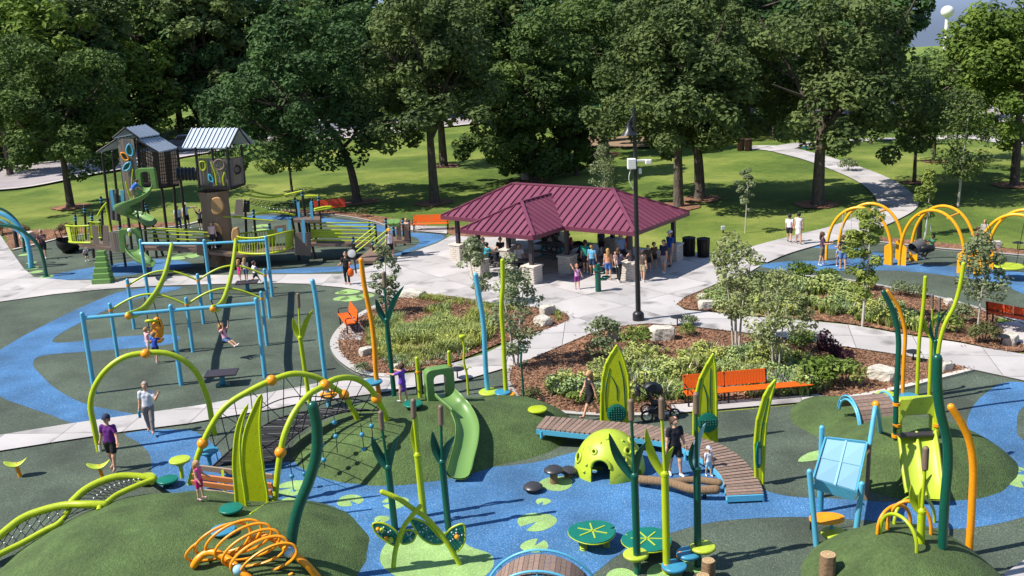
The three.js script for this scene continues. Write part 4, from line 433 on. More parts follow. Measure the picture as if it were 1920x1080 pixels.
// -- single arch with a ball on top
{ const t = thing('hoop_arch', 'tall lime hoop arch with an orange ball, behind the walking women', 'arch', [-11.52, 0, -30.44]); addW('hoop', tube([[-13.13, 0, -30.06], [-13.16, 0.82, -30.05], [-13.17, 1.53, -30.05], [-12.99, 2.08, -30.1], [-12.57, 2.61, -30.21], [-12.03, 2.93, -30.35], [-11.44, 2.98, -30.51], [-10.87, 2.9, -30.66], [-10.44, 2.65, -30.77], [-10.07, 2.17, -30.87], [-9.89, 1.56, -30.91], [-9.81, 1.06, -30.94], [-9.79, 0.41, -30.94], [-9.76, -0.02, -30.95]], 0.09, { rad: 12, seg: 50 }), M.lime, t); addW('ball', ball(0.15, ...[-11.4, 2.98, -30.44], 18), M.orange, t); }
// -- climbing bridge: two hoops, rubber deck, ropes with balls
{
  const t = thing('net_climbing_bridge', 'lime hooped climbing bridge with black rope deck and orange balls', 'climbing bridge', [-6.88, 0, -28.31]);
  const Ap = [[-9.49, -0.03, -27.23], [-9.02, 1.15, -27.42], [-8.36, 2.09, -27.7], [-7.65, 2.46, -28], [-7.07, 2.65, -28.24], [-6.52, 2.74, -28.47], [-6.07, 2.61, -28.66], [-5.71, 2.38, -28.81], [-5.46, 2.11, -28.92], [-5.17, 1.81, -29.04], [-4.91, 1.14, -29.15], [-4.76, 0.67, -29.21]], Bp = [[-6.71, -0.03, -25.56], [-6.55, 0.94, -25.74], [-6.45, 1.41, -25.85], [-6.32, 1.87, -25.99], [-6.05, 2.38, -26.29], [-5.71, 2.71, -26.66], [-5.41, 2.8, -26.98], [-5.13, 2.88, -27.3], [-4.84, 2.83, -27.62], [-4.55, 2.65, -27.94], [-4.28, 2.29, -28.23], [-4.12, 1.87, -28.41], [-3.98, 1.44, -28.56], [-3.85, 0.77, -28.71]];
  addW('hoop', tube(Ap, 0.085, { rad: 12, seg: 60 }), M.lime, t); addW('hoop', tube(Bp, 0.085, { rad: 12, seg: 60 }), M.lime, t);
  for (const p of [Ap[1], Ap[4], Ap[9]]) addW('ball', ball(0.16, ...p, 18), M.orange, t); for (const p of [Bp[2], lerp3(Bp[6], Bp[7], 0.3), Bp[11]]) addW('ball', ball(0.16, ...p, 18), M.orange, t);
  const Lf = along([[-8.96, 0.25, -27.82], [-8.29, 0.6, -28.84], [-7.16, 1, -29.66], [-6.05, 1.15, -29.66], [-5.01, 1.2, -29.56]]), Rt = along([[-7.24, 0.25, -28.02], [-6.84, 0.6, -28.73], [-6.11, 1, -28.99], [-5.35, 1.15, -29.33], [-4.19, 1.2, -29.21]]), n = 22;
  for (let i = 0; i < n; i++) { const q = (k) => { const a = Lf(k), b = Rt(k); return [a, b]; }, [a, b] = q((i + 0.04) / n), [c, d] = q((i + 0.96) / n), g = new THREE.BufferGeometry(); g.setAttribute('position', new THREE.Float32BufferAttribute([...a, ...b, ...d, ...a, ...d, ...c, ...a, ...c, ...d, ...a, ...d, ...b].map((v, k2) => v - (k2 >= 18 && k2 % 3 === 1 ? 0.03 : 0)), 3)); g.setAttribute('uv', new THREE.Float32BufferAttribute(new Float32Array(24), 2)); g.computeVertexNormals(); addW('deck_mat', g, M.rope, t); if (i % 2) addW('rung', rod(lerp3(a, b, -0.02), lerp3(a, b, 1.02), 0.014, 0.014, 6), M.plastic, t); }
  addW('edge_rope', tube([0, 0.25, 0.5, 0.75, 1].map(Lf), 0.03), M.rope, t); addW('edge_rope', tube([0, 0.25, 0.5, 0.75, 1].map(Rt), 0.03), M.rope, t);
  const fa = along(Ap), fb = along(Bp);
  for (let i = 0; i < 10; i++) { const k = (i + 0.5) / 10; addW('rope', bar(fa(0.2 + 0.68 * k), Lf(k), 0.014, 5), M.rope, t); addW('rope', bar(fb(0.24 + 0.66 * k), Rt(k), 0.014, 5), M.rope, t); if (i % 2) addW('rope', bar(fa(0.2 + 0.68 * k), Lf(Math.min(1, k + 0.18)), 0.012, 5), M.rope, t); addW('knot', ball(0.045, ...Rt(k), 8), M.black, t); }
  addW('hand_rope', tube([0.05, 0.3, 0.55, 0.8, 1].map((k) => lerp3(Lf(k), fa(0.2 + 0.68 * k), 0.45)), 0.018), M.rope, t); addW('hand_rope', tube([0.05, 0.3, 0.55, 0.8, 1].map((k) => lerp3(Rt(k), fb(0.24 + 0.66 * k), 0.45)), 0.018), M.rope, t);
  for (const [p, balls] of [[[[-6.36, 1.39, -26.4], [-6.35, -0.08, -26.4]], [0.64, 0.96]], [[[-6.05, 1.77, -26.5], [-6.01, -0.55, -26.5]], [0.56, 0.77, 0.99]], [[[-5.58, 1.76, -27], [-5.54, 0.39, -27]], [0.19, 0.5, 0.82]], [[[-5.22, 1.79, -27.4], [-5.22, 0.67, -27.4]], [0.18, 0.56]], [[[-4.52, 1.42, -27.6], [-4.46, -0.07, -27.6]], [0.22, 0.53, 0.84]], [[[-4.25, 1.53, -27.8], [-4.22, 0.21, -27.8]], [0.2, 0.54]]]) { const r = addW('rope', bar(p[0], p[1], 0.013, 5), M.rope, t); for (const k of balls) addW('climbing_ball', ball(0.075, ...lerp3(p[0], p[1], k), 12), M.aqua, r); }
  for (const [a, b, m] of [[[-9.03, 0.55, -27.08], [-6.7, 0.75, -25.76], M.plankG[3]], [[-9.2, 0.45, -26.78], [-6.68, 0.6, -25.51], std('#b5713f', 0.8)], [[-9.21, 0.3, -26.66], [-6.69, 0.45, -25.4], std('#b5713f', 0.8)], [[-8.73, 0.2, -26.23], [-6.7, 0.3, -25.26], M.plankG[3]]]) addW('slat', beam(a, b, 0.05, 0.17, [0, 1, 0.3]), m, t);
  for (const k of [0.3, 0.75]) addW('slat_bracket', beam(lerp3([-8.99, 0.6, -26.97], [-6.67, 0.8, -25.65], k), lerp3([-8.8, 0.1, -26.45], [-6.76, 0.2, -25.47], k), 0.07, 0.1), M.lime, t);
  for (let i = 0; i < 4; i++) addW('ladder_rung', rod(lerp3([-5.03, 0.8, -30.05], [-4.77, 0.6, -29.46], i / 3), lerp3([-4.29, 0.8, -29.95], [-3.94, 0.7, -29.1], i / 3), 0.03), M.lime, t);
}
// -- blade shaped climbing panels on the left mound
{
  const t = thing('blade_climber', 'pair of tall lime blade shaped panels on the left mound', 'climber', [-6.65, 0.8, -23.06]);
  for (const pts of [[[-6.75, 3.37, -24.33], [-7.05, 2.88, -24.33], [-7.28, 1.92, -24.33], [-7.33, 1.13, -24.33], [-7.31, 0.08, -24.33], [-7.15, 0.07, -24.33], [-7.1, 0.71, -24.33], [-7.11, 1.75, -24.33], [-7.04, 2.49, -24.33], [-6.88, 3.04, -24.33]], [[-6.6, 3.33, -25.15], [-6.9, 2.85, -25.15], [-7.17, 2.23, -25.15], [-7.29, 1.56, -25.15], [-7.3, 0.74, -25.15], [-7.25, 0, -25.15], [-6.8, 0.25, -25.15], [-6.77, 1.12, -25.15], [-6.77, 1.94, -25.15], [-6.72, 2.61, -25.15]]]) { const b = addW('panel', plate(pts, 0.035), M.limeD, t); addW('rim', tube(pts, 0.035, { closed: true, seg: 60, rad: 6 }), M.lime, b); }
  addW('foot', bar([-6.64, 0.48, -24.76], [-6.79, 0.76, -23.55], 0.035), M.lime, t); addW('foot', bar([-6.72, 0.82, -22.88], [-7.07, 0.44, -24.33], 0.03), M.lime, t);
}
// -- two lens shaped net frames running up the left mound
{
  const t = thing('net_ramp', 'lime tube frames with black netting up the left mound edge', 'net climber', [-11.83, 0, -24.54]);
  const A = [[-13.55, 0.3, -22.54], [-13.06, 0.55, -23.51], [-12.69, 0.75, -24], [-12.21, 0.85, -24.22], [-11.68, 0.9, -24.33], [-11.16, 0.9, -24.3], [-10.72, 0.85, -24.35]], B = [[-13.44, 0.1, -22.26], [-12.92, 0.25, -23.11], [-12.51, 0.35, -23.45], [-12.07, 0.5, -23.75], [-11.75, 0.6, -23.95], [-11.66, 0.75, -24.36], [-11.66, 0.85, -24.58]], C = [[-11.66, 0.85, -24.58], [-11.45, 1, -24.93], [-11.13, 1.1, -25.2], [-10.73, 1.15, -25.38], [-10.33, 1.1, -25.47], [-9.81, 1, -25.49]], Dp = [[-10.72, 0.85, -24.35], [-10.55, 0.9, -24.78], [-10.14, 0.98, -25.11], [-9.79, 1, -25.42]];
  for (const p of [A, B, C, Dp]) addW('frame_tube', tube(p, p === A || p === C ? 0.1 : 0.075, { rad: 12 }), M.lime, t);
  for (const [p, q] of [[A, B], [C, Dp]]) { const f = along(p), g = along(q); const ropes = []; for (let i = 0; i <= 15; i++) for (const s of [-1, 1]) { const k = i / 15, m = k + s * 0.14; if (m < 0 || m > 1) continue; addW('net_strand', bar(f(k), g(m), 0.011, 5), M.rope, t); if (s > 0) addW('net_clip', ball(0.028, ...lerp3(f(k), g(m), 0.5), 6), M.silver, t); } }
  addW('stub', rod([-10.78, 0.8, -24.1], [-10.82, 0.85, -24.3], 0.07), M.lime, t); addW('stub', rod([-10.63, 0, -27.44], [-9.79, 1, -25.42], 0.07), M.lime, t);
}
// -- stepping pods on the left mound
for (const [[x, y, z], m, l, up] of [[[-10.8, 0, -27.4], M.limeP, 'lime stepping pod at the end of the net frame', 0.2], [[-10.07, 0, -27.17], M.tealD, 'teal stepping pod between two lime pods on the left mound', 0.2], [[-9.63, 0.25, -27.13], M.limeP, 'lime stepping pod on a stalk before the climbing bridge', 0.55], [[-8.95, 0.4, -27.59], M.aqua, 'blue stepping pod behind the girl in pink', 0.45], [[-7.27, 0.8, -23.58], M.tealD, 'teal stepping pod left of the lime blades', 0.13], [[-7.15, 0.84, -22.35], M.aqua, 'blue stepping pod behind the orange coil climber', 0.13]]) { const t = thing('stepping_pod', l, 'stepping pod', [x, y, z], 0, 'stepping pods'); add('cap', pod(0, up, 0, 0.3, 0.2), m, t); add('stem', cyl(0.06, 0.05, up), m, t); }
for (const [p, m, l] of [[[0.59, 0.55, -29.9], M.lime, 'small lime disc at the mound end of the boardwalk'], [[7.31, -22.1], M.limeP, 'lime seat pod under the light blue climber'], [[-3.17, 1.14, -29.36], M.tealD, 'teal disc at the mound top beside the climbing bridge'], [[12.46, 0, -30.78], M.aqua, 'blue disc at the foot of the straight lime pole'], [[11.81, 0, -31.07], M.limeP, 'lime disc peeking over the tunnel bridge']]) { const q = p.length === 2 ? [p[0], 0, p[1]] : p, t = thing('stepping_pod', l, 'stepping pod', [q[0], q[1] - (p.length === 2 ? 0 : 0.05), q[2]], 0, 'stepping pods'); add('cap', pod(0, 0.2, 0, 0.3, 0.2), m, t); }
// -- saddle seats
for (const [[x, z], l] of [[[-14.91, -28.39], 'lime saddle seat on an orange post at the left edge'], [[-12.28, -27.92], 'lime saddle seat on an orange post near the woman in purple']]) {
  const t = thing('saddle_seat', l, 'saddle seat', [x, 0, z], 0.2, 'saddle seats'), g = new THREE.SphereGeometry(0.33, 24, 14), p = g.attributes.position; for (let i = 0; i < p.count; i++) { const X = p.getX(i), Y = p.getY(i), Zz = p.getZ(i); p.setXYZ(i, X, Y * 0.16 + 1.7 * X * X + 0.38 - (X > 0 ? 0 : 0.35 * X * X), Zz * (0.5 + 0.35 * Math.abs(X))); } g.computeVertexNormals();
  add('saddle', g, M.limeP, t); add('post', tube([[0.06, 0, 0], [0, 0.4, 0]], 0.055, { rad: 10 }), M.orange, t);
}
// -- orange coil climber
{
  const t = thing('coil_climber', 'orange coil climber with light blue balls on the left mound', 'climber', [-6.21, 0.7, -21.04]), y = [-6.21, 0.7, -21.04][1];
  const a = [[-7.51, 0.75, -21.13], [-7.4, 0.9, -21.11], [-7.25, 1, -21.18], [-7.05, 1.05, -21.14], [-6.84, 1, -21.06], [-6.59, 0.9, -20.93], [-6.42, 0.8, -20.76], [-6.19, 0.65, -20.66], [-5.98, 0.4, -20.66]], b = [[-6.34, 1, -21.48], [-6.18, 1.15, -21.48], [-5.94, 1.2, -21.49], [-5.7, 1.15, -21.41], [-5.46, 1.05, -21.22], [-5.31, 1, -21.05], [-5.12, 0.85, -21.04], [-4.95, 0.7, -21], [-4.73, 0.35, -21.03]];
  addW('rail', tube(a, 0.085, { rad: 12, seg: 40 }), M.orange, t); addW('rail', tube(b, 0.085, { rad: 12, seg: 40 }), M.orange, t); addW('ball', ball(0.13, ...[-6.4, 0.8, -20.74], 16), M.paleblue, t); addW('ball', ball(0.13, ...[-5.31, 1, -21.05], 16), M.paleblue, t);
  const f = along(a), g = along(b), pts = []; for (let i = 0; i <= 200; i++) { const k = i / 200, w = k * 6.283 * 6.5 + 2.6, c = lerp3(f(0.02 + 0.85 * k), g(0.02 + 0.85 * k), 0.5), ax = V3(g(0.5)).sub(V3(f(0.5))).setY(0).normalize(), tl = 0.22 * Math.cos(w * 2); pts.push([c[0] + ax.x * 0.62 * Math.cos(w) - 0.12 + 0.3 * Math.sin(w), c[1] + 0.16 + 0.4 * Math.sin(w), c[2] + ax.z * 0.62 * Math.cos(w) + tl * 0.3]); } addW('coil', tube(pts, 0.034, { rad: 7, seg: 420 }), M.orange, t);
}
// -- centre mound slide
function chute(pts, w, mat, side = 0.2, lanes = 1) {            // trough swept along pts
  const c = curve(pts), n = 26, prof = []; for (let i = 0; i <= 12; i++) { const a = Math.PI + (Math.PI * i) / 12; prof.push([(Math.cos(a) * w) / 2, lanes > 1 ? (i === 0 || i === 12 ? side : 0) : Math.pow(1 + Math.sin(a), 1.1) * side]); }
  if (lanes > 1) { prof.length = 0; prof.push([-w / 2, side], [-w / 2 + 0.05, side], [-w / 2 + 0.08, 0], [-0.05, 0], [-0.03, side * 0.6], [0.03, side * 0.6], [0.05, 0], [w / 2 - 0.08, 0], [w / 2 - 0.05, side], [w / 2, side]); }
  const loop = [...prof, ...prof.slice().reverse().map(([x, y], i) => [x * 1.08, y - 0.045])], pos = [], idx = [], m = loop.length;
  for (let i = 0; i <= n; i++) { const p = c.getPointAt(i / n), T = c.getTangentAt(i / n), s = new THREE.Vector3(0, 1, 0).cross(T).normalize(), u = T.clone().cross(s); for (const [x, y] of loop) { const q = p.clone().addScaledVector(s, x).addScaledVector(u, y); pos.push(q.x, q.y, q.z); } }
  for (let i = 0; i < n; i++) for (let j = 0; j < m; j++) { const a = i * m + j, b = i * m + ((j + 1) % m); idx.push(a, b, a + m, b, b + m, a + m); }
  const g = new THREE.BufferGeometry(); g.setAttribute('position', new THREE.Float32BufferAttribute(pos, 3)); g.setAttribute('uv', new THREE.Float32BufferAttribute(new Float32Array((pos.length / 3) * 2), 2)); g.setIndex(idx); g.computeVertexNormals(); return g;
}
function hood(w, h, d, ow, oh, r, o = {}) { const s = new THREE.Shape(), k = w / 2; s.moveTo(-k, 0); s.lineTo(-k, h - r); s.quadraticCurveTo(-k, h, -k + r, h); s.lineTo(k - r, h); s.quadraticCurveTo(k, h, k, h - r); s.lineTo(k, 0); s.closePath(); const q = new THREE.Path(), e = ow / 2, b = o.base ?? 0.04; q.moveTo(-e, b); q.lineTo(e, b); q.lineTo(e, oh - e * 0.8); q.quadraticCurveTo(e, oh, 0, oh); q.quadraticCurveTo(-e, oh, -e, oh - e * 0.8); q.closePath(); s.holes.push(q); const g = new THREE.ExtrudeGeometry(s, { depth: d, bevelEnabled: true, bevelSize: 0.02, bevelThickness: 0.02, bevelSegments: 2, curveSegments: 10 }); g.translate(0, 0, -d / 2); return g; }
{
  const top = [-2.46, 1.15, -30.2], t = thing('mound_slide', 'green curved slide running down the centre turf mound', 'slide', [top[0], 0, top[2]]);
  addW('chute', chute([[-2.22, 1.32, -29.66], [-1.98, 1.22, -29.25], [-1.76, 1.02, -29.03], [-1.53, 0.78, -28.32], [-1.53, 0.5, -27.71], [-1.66, 0.22, -26.98], [-1.73, 0.14, -26.38]], 0.66, M.slide, 0.26), M.slide, t);
  addW('hood', xf(hood(0.86, 0.98, 0.34, 0.46, 0.82, 0.2), [top[0] + 0.05, 1.12, top[2] - 0.05], [0, 0.35, 0]), M.slide, t);
  for (const [a, b] of [[[-3.07, 2.33, -30.58], [-3.06, 0.86, -30.58]], [[-2.08, 2.4, -30.83], [-2.09, 0.91, -30.83]]]) { const p = addW('post', tube([a, b], 0.065, { rad: 12 }), M.lime, t); for (const k of [0.3, 0.93]) addW('clamp', rod(lerp3(a, b, k - 0.02), lerp3(a, b, k + 0.02), 0.085, 0.085, 12), M.orange, p); }
}
// -- curved boardwalk
{
  const bk = along([[0.82, 0.6, -29.52], [2.06, 0.5, -29.29], [3.12, 0.45, -29.05], [4.33, 0.4, -28.59], [5.06, 0.36, -27.97], [5.71, 0.32, -27.35], [6.05, 0.28, -26.64], [6.25, 0.22, -25.78], [6.27, 0.16, -24.81], [6.18, 0.14, -24.26]]), ft = along([[0.5, 0.6, -28.61], [1.97, 0.5, -28.25], [3.49, 0.43, -27.89], [4.21, 0.4, -27.55], [4.77, 0.36, -26.99], [5.07, 0.32, -26.42], [5.32, 0.26, -25.7], [5.36, 0.2, -25.16], [5.25, 0.14, -24.27]]);
  const t = thing('boardwalk', 'curved brown plank boardwalk with light blue edges', 'boardwalk', [4.35, 0, -28.44]), n = 52;
  for (let i = 0; i < n; i++) { const k = (i + 0.5) / n, a = ft(k), b = bk(k), d = ft(Math.min(1, k + 0.49 / n)), e = ft(k - 0.49 / n), d2 = bk(Math.min(1, k + 0.49 / n)), e2 = bk(k - 0.49 / n), w = (Math.hypot(d[0] - e[0], d[2] - e[2]) + Math.hypot(d2[0] - e2[0], d2[2] - e2[2])) / 2; addW('plank', beam(a, b, w * 0.9, 0.05), M.wood[i % 3], t); }
  for (const f of [ft, bk]) { const p = []; for (let i = 0; i <= 24; i++) { const q = f(i / 24); p.push([q[0], q[1] - 0.1, q[2]]); } for (let i = 0; i < 24; i++) addW('edge_beam', beam(p[i], p[i + 1], 0.05, 0.15), M.blue, t); for (const k of [0.02, 0.3, 0.6, 0.85]) { const q = f(k); addW('leg', rod([q[0], groundY(q[0], q[2]), q[2]], [q[0], q[1] - 0.08, q[2]], 0.05), M.blue, t); } }
  addW('end_beam', beam(ft(0.998), bk(0.998), 0.05, 0.16), M.blue, t);
}
// -- lime climbing dome with portholes
{
  const [x, z] = [2.48, -26.77], t = thing('climbing_dome', 'lime climbing dome with portholes and a doorway', 'dome', [x, 0, z], 0.05), ev = new Evaluator(); ev.attributes = ['position', 'normal', 'uv'];
  const shell = new THREE.SphereGeometry(0.92, 40, 28); shell.scale(1, 1.26, 1); const inn = new THREE.SphereGeometry(0.82, 32, 24); inn.scale(1, 1.26, 1); let b = new Brush(shell); b.updateMatrixWorld();
  const cut = (g) => { const c = new Brush(g); c.updateMatrixWorld(); b = ev.evaluate(b, c, SUBTRACTION); };
  cut(inn); cut(new THREE.BoxGeometry(4, 2, 4).translate(0, -1.0, 0));
  const port = (az, h, r) => { const R = 0.92 * Math.sqrt(Math.max(0.01, 1 - (h / 1.16) ** 2)); return [[Math.sin(az) * R, h, Math.cos(az) * R], r]; };
  const door = (az, w, hh) => { const s = new THREE.Shape(); s.moveTo(-w, -0.3); s.lineTo(-w, hh - w); s.absarc(0, hh - w, w, Math.PI, 0, true); s.lineTo(w, -0.3); const g = new THREE.ExtrudeGeometry(s, { depth: 1.4, bevelEnabled: false, curveSegments: 12 }); g.rotateY(az); return g; };
  cut(door(-0.42, 0.25, 0.68)); cut(door(0.75, 0.2, 0.26)); const holes = [port(0.32, 0.62, 0.075), port(0.62, 0.78, 0.07), port(0.42, 0.34, 0.08), port(-0.75, 0.8, 0.05), port(0.95, 0.55, 0.13), port(1.2, 0.9, 0.07), port(-1.4, 0.5, 0.12), port(2.4, 0.6, 0.15)];
  for (const [p, r] of holes) { const d = V3(p).normalize(); cut(xf(new THREE.CylinderGeometry(r, r, 0.7, 16).rotateX(Math.PI / 2), p, [-Math.asin(d.y) * 0.6, Math.atan2(d.x, d.z), 0])); }
  add('shell', b.geometry, M.limeP, t); t.scale.set(1.08, 1.0, 1.08);
  for (const [p, r] of holes) { const d = V3(p).normalize(); add('porthole_rim', xf(new THREE.TorusGeometry(r + 0.02, 0.035, 8, 20), [p[0] * 1.0, p[1], p[2] * 1.0], [-Math.asin(d.y) * 0.6, Math.atan2(d.x, d.z), 0]), M.limeP, t); }
  for (const [az, h, r] of [[0.05, 0.85, 0.08], [0.35, 0.5, 0.04], [0.3, 0.47, 0.035], [-0.9, 0.45, 0.05], [-0.95, 0.25, 0.05], [0.7, 1.0, 0.04], [-0.2, 1.08, 0.04], [1.0, 0.75, 0.04], [-0.6, 1.0, 0.035], [0.5, 0.15, 0.04]]) add('grip', ball(r, ...port(az, h, r)[0], 10), M.limeP, t);
  const s = new THREE.TorusGeometry(0.25, 0.05, 8, 16, Math.PI); add('door_lip', [xf(s, [Math.sin(-0.42) * 0.8, 0.43, Math.cos(-0.42) * 0.8], [0, -0.42, 0])], M.limeP, t);
}
// -- leaf shaped panels with play discs
function leafPanel(label, pts, veins, disc, dots) {
  const z = pts[0][2], c = pts.reduce((s, p) => [s[0] + p[0] / pts.length, 0, z], [0, 0, 0]), t = thing('leaf_play_board', label, 'play panel', [c[0], 0, z], 0, 'leaf shaped play panels');
  const sharp = new THREE.Shape(pts.map((p) => new THREE.Vector2(p[0], p[1]))), g = prism(sharp, 0.05, 0.01); g.translate(0, 0, z); addW('leaf', g, M.limeD, t);
  const rim = []; for (let i = 0; i < pts.length; i++) rim.push(bar(pts[i], pts[(i + 1) % pts.length], 0.045, 6)); addW('rim', rim, M.lime, t);
  for (const v of veins) addW('vein', tube(v.map(([x, y]) => [x, y, z + 0.03]), (k) => 0.018 * (1.1 - Math.abs(k - 0.5))), M.teal, t);
  if (disc) { const d = addW('play_disc', lathe([[0, -0.03], [disc[1], -0.03], [disc[1], 0.03], [0, 0.03]], 28).rotateX(Math.PI / 2).translate(disc[0][0], disc[0][1], z + 0.09), M.tealD, t); for (const [u, w] of dots || []) addW('game_peg', ball(0.024, disc[0][0] + u * disc[1], disc[0][1] + w * disc[1], z + 0.13, 6), M.teal, d); }
  return t;
}
const grid = []; for (let i = -3; i <= 3; i++) for (let j = -3; j <= 3; j++) if (i * i + j * j < 11) grid.push([i * 0.25, j * 0.25]);
leafPanel('lime leaf panel with a green disc, left of the stroller', [[3.09, 2.62, -29.89], [2.93, 2.39, -29.89], [2.76, 2.09, -29.89], [2.65, 1.68, -29.89], [2.59, 1.16, -29.89], [2.54, 0.02, -29.89], [3.4, -0.02, -29.89], [3.43, 1.12, -29.89], [3.41, 1.64, -29.89], [3.32, 2.06, -29.89], [3.23, 2.37, -29.89]], [[[2.86, 1.93, -29.89], [2.72, 1.24, -29.89], [2.7, 0.54, -29.89]], [[2.9, 1.67, -29.89], [3.05, 1.31, -29.89], [3.06, 0.88, -29.89]], [[3.14, 2.15, -29.89], [3.26, 1.56, -29.89], [3.3, 0.51, -29.89]]], [[3.02, 0.47, -29.89], 0.3], grid);
leafPanel('lime leaf panel before the long bench, with an abacus disc', [[5.71, 2.72, -28.3], [5.54, 2.45, -28.3], [5.32, 2.01, -28.3], [5.19, 1.49, -28.3], [5.14, 1.03, -28.3], [5.12, 0.02, -28.3], [5.81, -0.02, -28.3], [5.8, 1.32, -28.3], [5.77, 2.31, -28.3]], [[[5.38, 2.04, -28.3], [5.28, 1.52, -28.3], [5.26, 0.85, -28.3]], [[5.41, 1.84, -28.3], [5.52, 1.42, -28.3], [5.53, 0.92, -28.3]], [[5.63, 2.32, -28.3], [5.61, 1.66, -28.3], [5.64, 0.83, -28.3]]], [[5.53, 0.67, -28.3], 0.3], grid.filter(([u, v]) => Math.abs(v) < 0.3));
{ const t = leafPanel('narrow curved lime leaf panel at the end of the boardwalk', [[6.72, 2.91, -25.33], [6.58, 2.75, -25.33], [6.45, 2.51, -25.33], [6.27, 1.86, -25.33], [6.21, 1.19, -25.33], [6.25, 0.01, -25.33], [6.43, 0, -25.33], [6.46, 1.08, -25.33], [6.5, 1.76, -25.33], [6.6, 2.38, -25.33], [6.68, 2.7, -25.33]], [[[6.55, 2.46, -25.33], [6.39, 1.65, -25.33], [6.34, 0.89, -25.33]]], null); addW('mirror_frame', xf(lathe([[0, -0.03], [0.3, -0.03], [0.3, 0.03], [0, 0.03]], 24).rotateX(Math.PI / 2), [6.29, 0.9, -25.33].map((v, i) => v + [0.0, 0, 0.1][i]), [0, 0.9, 0], [0.55, 1.25, 1]), M.tealD, t); addW('mirror', box(0.12, 0.45, 0.02, ...[6.27, 0.88, -25.33].map((v, i) => v + [0, 0, 0.15][i])), M.metal, t); }
// -- spring mounted lily pads
for (const [[x, z], turn, l, s] of [[[1.63, -22.5], 0.2, 'round green lily pad platform on springs, the left one', 1], [[2.87, -21.98], 2.6, 'round green lily pad platform on springs behind the cattail posts', 1.02]]) {
  const t = thing('spring_lily_pad', l, 'spring platform', [x, 0, z], turn, 'lily pad spring platforms'), s2 = new THREE.Shape(); for (let i = 0; i <= 40; i++) { const a = 0.12 + (i / 40) * 6.04, r = 0.56 * s * (1 + 0.04 * Math.sin(3 * a)); i ? s2.lineTo(Math.cos(a) * r, Math.sin(a) * r) : s2.moveTo(Math.cos(a) * r, Math.sin(a) * r); } s2.lineTo(0.42 * s, 0); s2.closePath();
  const g = new THREE.ExtrudeGeometry(s2, { depth: 0.03, bevelEnabled: true, bevelSize: 0.012, bevelThickness: 0.012, bevelSegments: 2 }); g.rotateX(-Math.PI / 2); const top = add('platform', g.translate(0, 0.33, 0), M.tealD, t); add('edge_trim', g.clone().scale(1.015, 0.5, 1.015).translate(0, 0.155, 0), M.limeD, t);
  for (let i = 0; i < 3; i++) { const a = i * 2.1 - 0.4; add('vein', beam([Math.cos(a) * 0.38, 0.381, Math.sin(a) * 0.38], [-Math.cos(a) * 0.38, 0.381, -Math.sin(a) * 0.38], 0.035, 0.014), M.limeP, top); }
  for (let i = 0; i < 3; i++) { const a = i * 2.1 + 0.5, p = []; for (let k = 0; k <= 48; k++) p.push([Math.cos(a) * 0.33 + 0.075 * Math.cos(k * 0.8), (k / 48) * 0.33, Math.sin(a) * 0.33 + 0.075 * Math.sin(k * 0.8)]); add('spring', tube(p, 0.016, { rad: 5, seg: 70 }), M.limeP, t); }
}
// -- mushroom steps, stumps and the fallen log
for (const [[x, z], h, r, l] of [[[0.88, -26.06], 0.42, 0.27, 'grey mushroom step, the tallest, on a pale green pad'], [[1.3, -26.45], 0.2, 0.24, 'grey mushroom step just behind the tallest one'], [[0.29, -25.62], 0.16, 0.27, 'low grey mushroom step left of the others']]) { const t = thing('mushroom_step', l, 'mushroom step', [x, 0, z], 0, 'mushroom steps'); add('cap', lathe([[0, h - 0.09], [r * 0.6, h - 0.1], [r, h - 0.05], [r * 0.98, h - 0.01], [r * 0.7, h + 0.05], [0, h + 0.07]], 22), M.mush, t); add('stalk', cyl(0.12, 0.1, h - 0.06), M.log, t); }
function stump(label, [x, y, z], r, h) { const t = thing('log_stump', label, 'stump', [x, y, z], rr(0, 3), 'log stumps'), g = new THREE.CylinderGeometry(r, r * 1.06, h, 18, 4).translate(0, h / 2, 0), p = g.attributes.position; for (let i = 0; i < p.count; i++) { const a = Math.atan2(p.getZ(i), p.getX(i)), k = 1 + 0.06 * Math.sin(a * 5 + p.getY(i) * 3) + 0.03 * Math.sin(a * 11); p.setX(i, p.getX(i) * k); p.setZ(i, p.getZ(i) * k); } g.computeVertexNormals(); add('bark', g, M.log, t); const e = add('cut_face', cyl(r * 0.92, r * 0.92, 0.012, 0, h - 0.004, 0, 18), M.logend, t); for (const k of [0.35, 0.65]) add('growth_ring', new THREE.TorusGeometry(r * k, 0.006, 4, 20).rotateX(Math.PI / 2).translate(0, h + 0.008, 0), M.log, e); }
stump('tree stump step in front of the blue climber', [6.45, 0.44, -19.83], 0.17, 0.5); stump('taller stump beside the cattail post with three discs', [...[4.06, -20.7]].toSpliced(1, 0, 0), 0.15, 0.45); stump('shorter stump at the bottom edge by the cattail discs', [...[3.89, -20.46]].toSpliced(1, 0, 0), 0.15, 0.22); stump('stump under the lime basket balcony of the tree house', [...[-16.17, -56.27]].toSpliced(1, 0, 0), 0.24, 0.6);
{ const a = [3.15, 0.2, -25.59], b = [3.9, 0.28, -25.13], t = thing('balance_log', 'forked pale log balance beam beside the boardwalk', 'log', [b[0], 0, b[2]]); addW('log', tube([a, b, [4.45, 0.28, -24.64], [5.02, 0.3, -24.53]], 0.12, { rad: 12 }), M.log, t); addW('branch_log', tube([b, [4.55, 0.3, -25.17], [5.18, 0.3, -24.93]], 0.1, { rad: 12 }), M.log, t); for (const p of [[4.75, 0.2, -24.68], [3.4, 0.15, -25.63], [5.03, 0.2, -25.13]]) addW('support', rod([p[0], 0, p[2]], p, 0.05), M.black, t); }
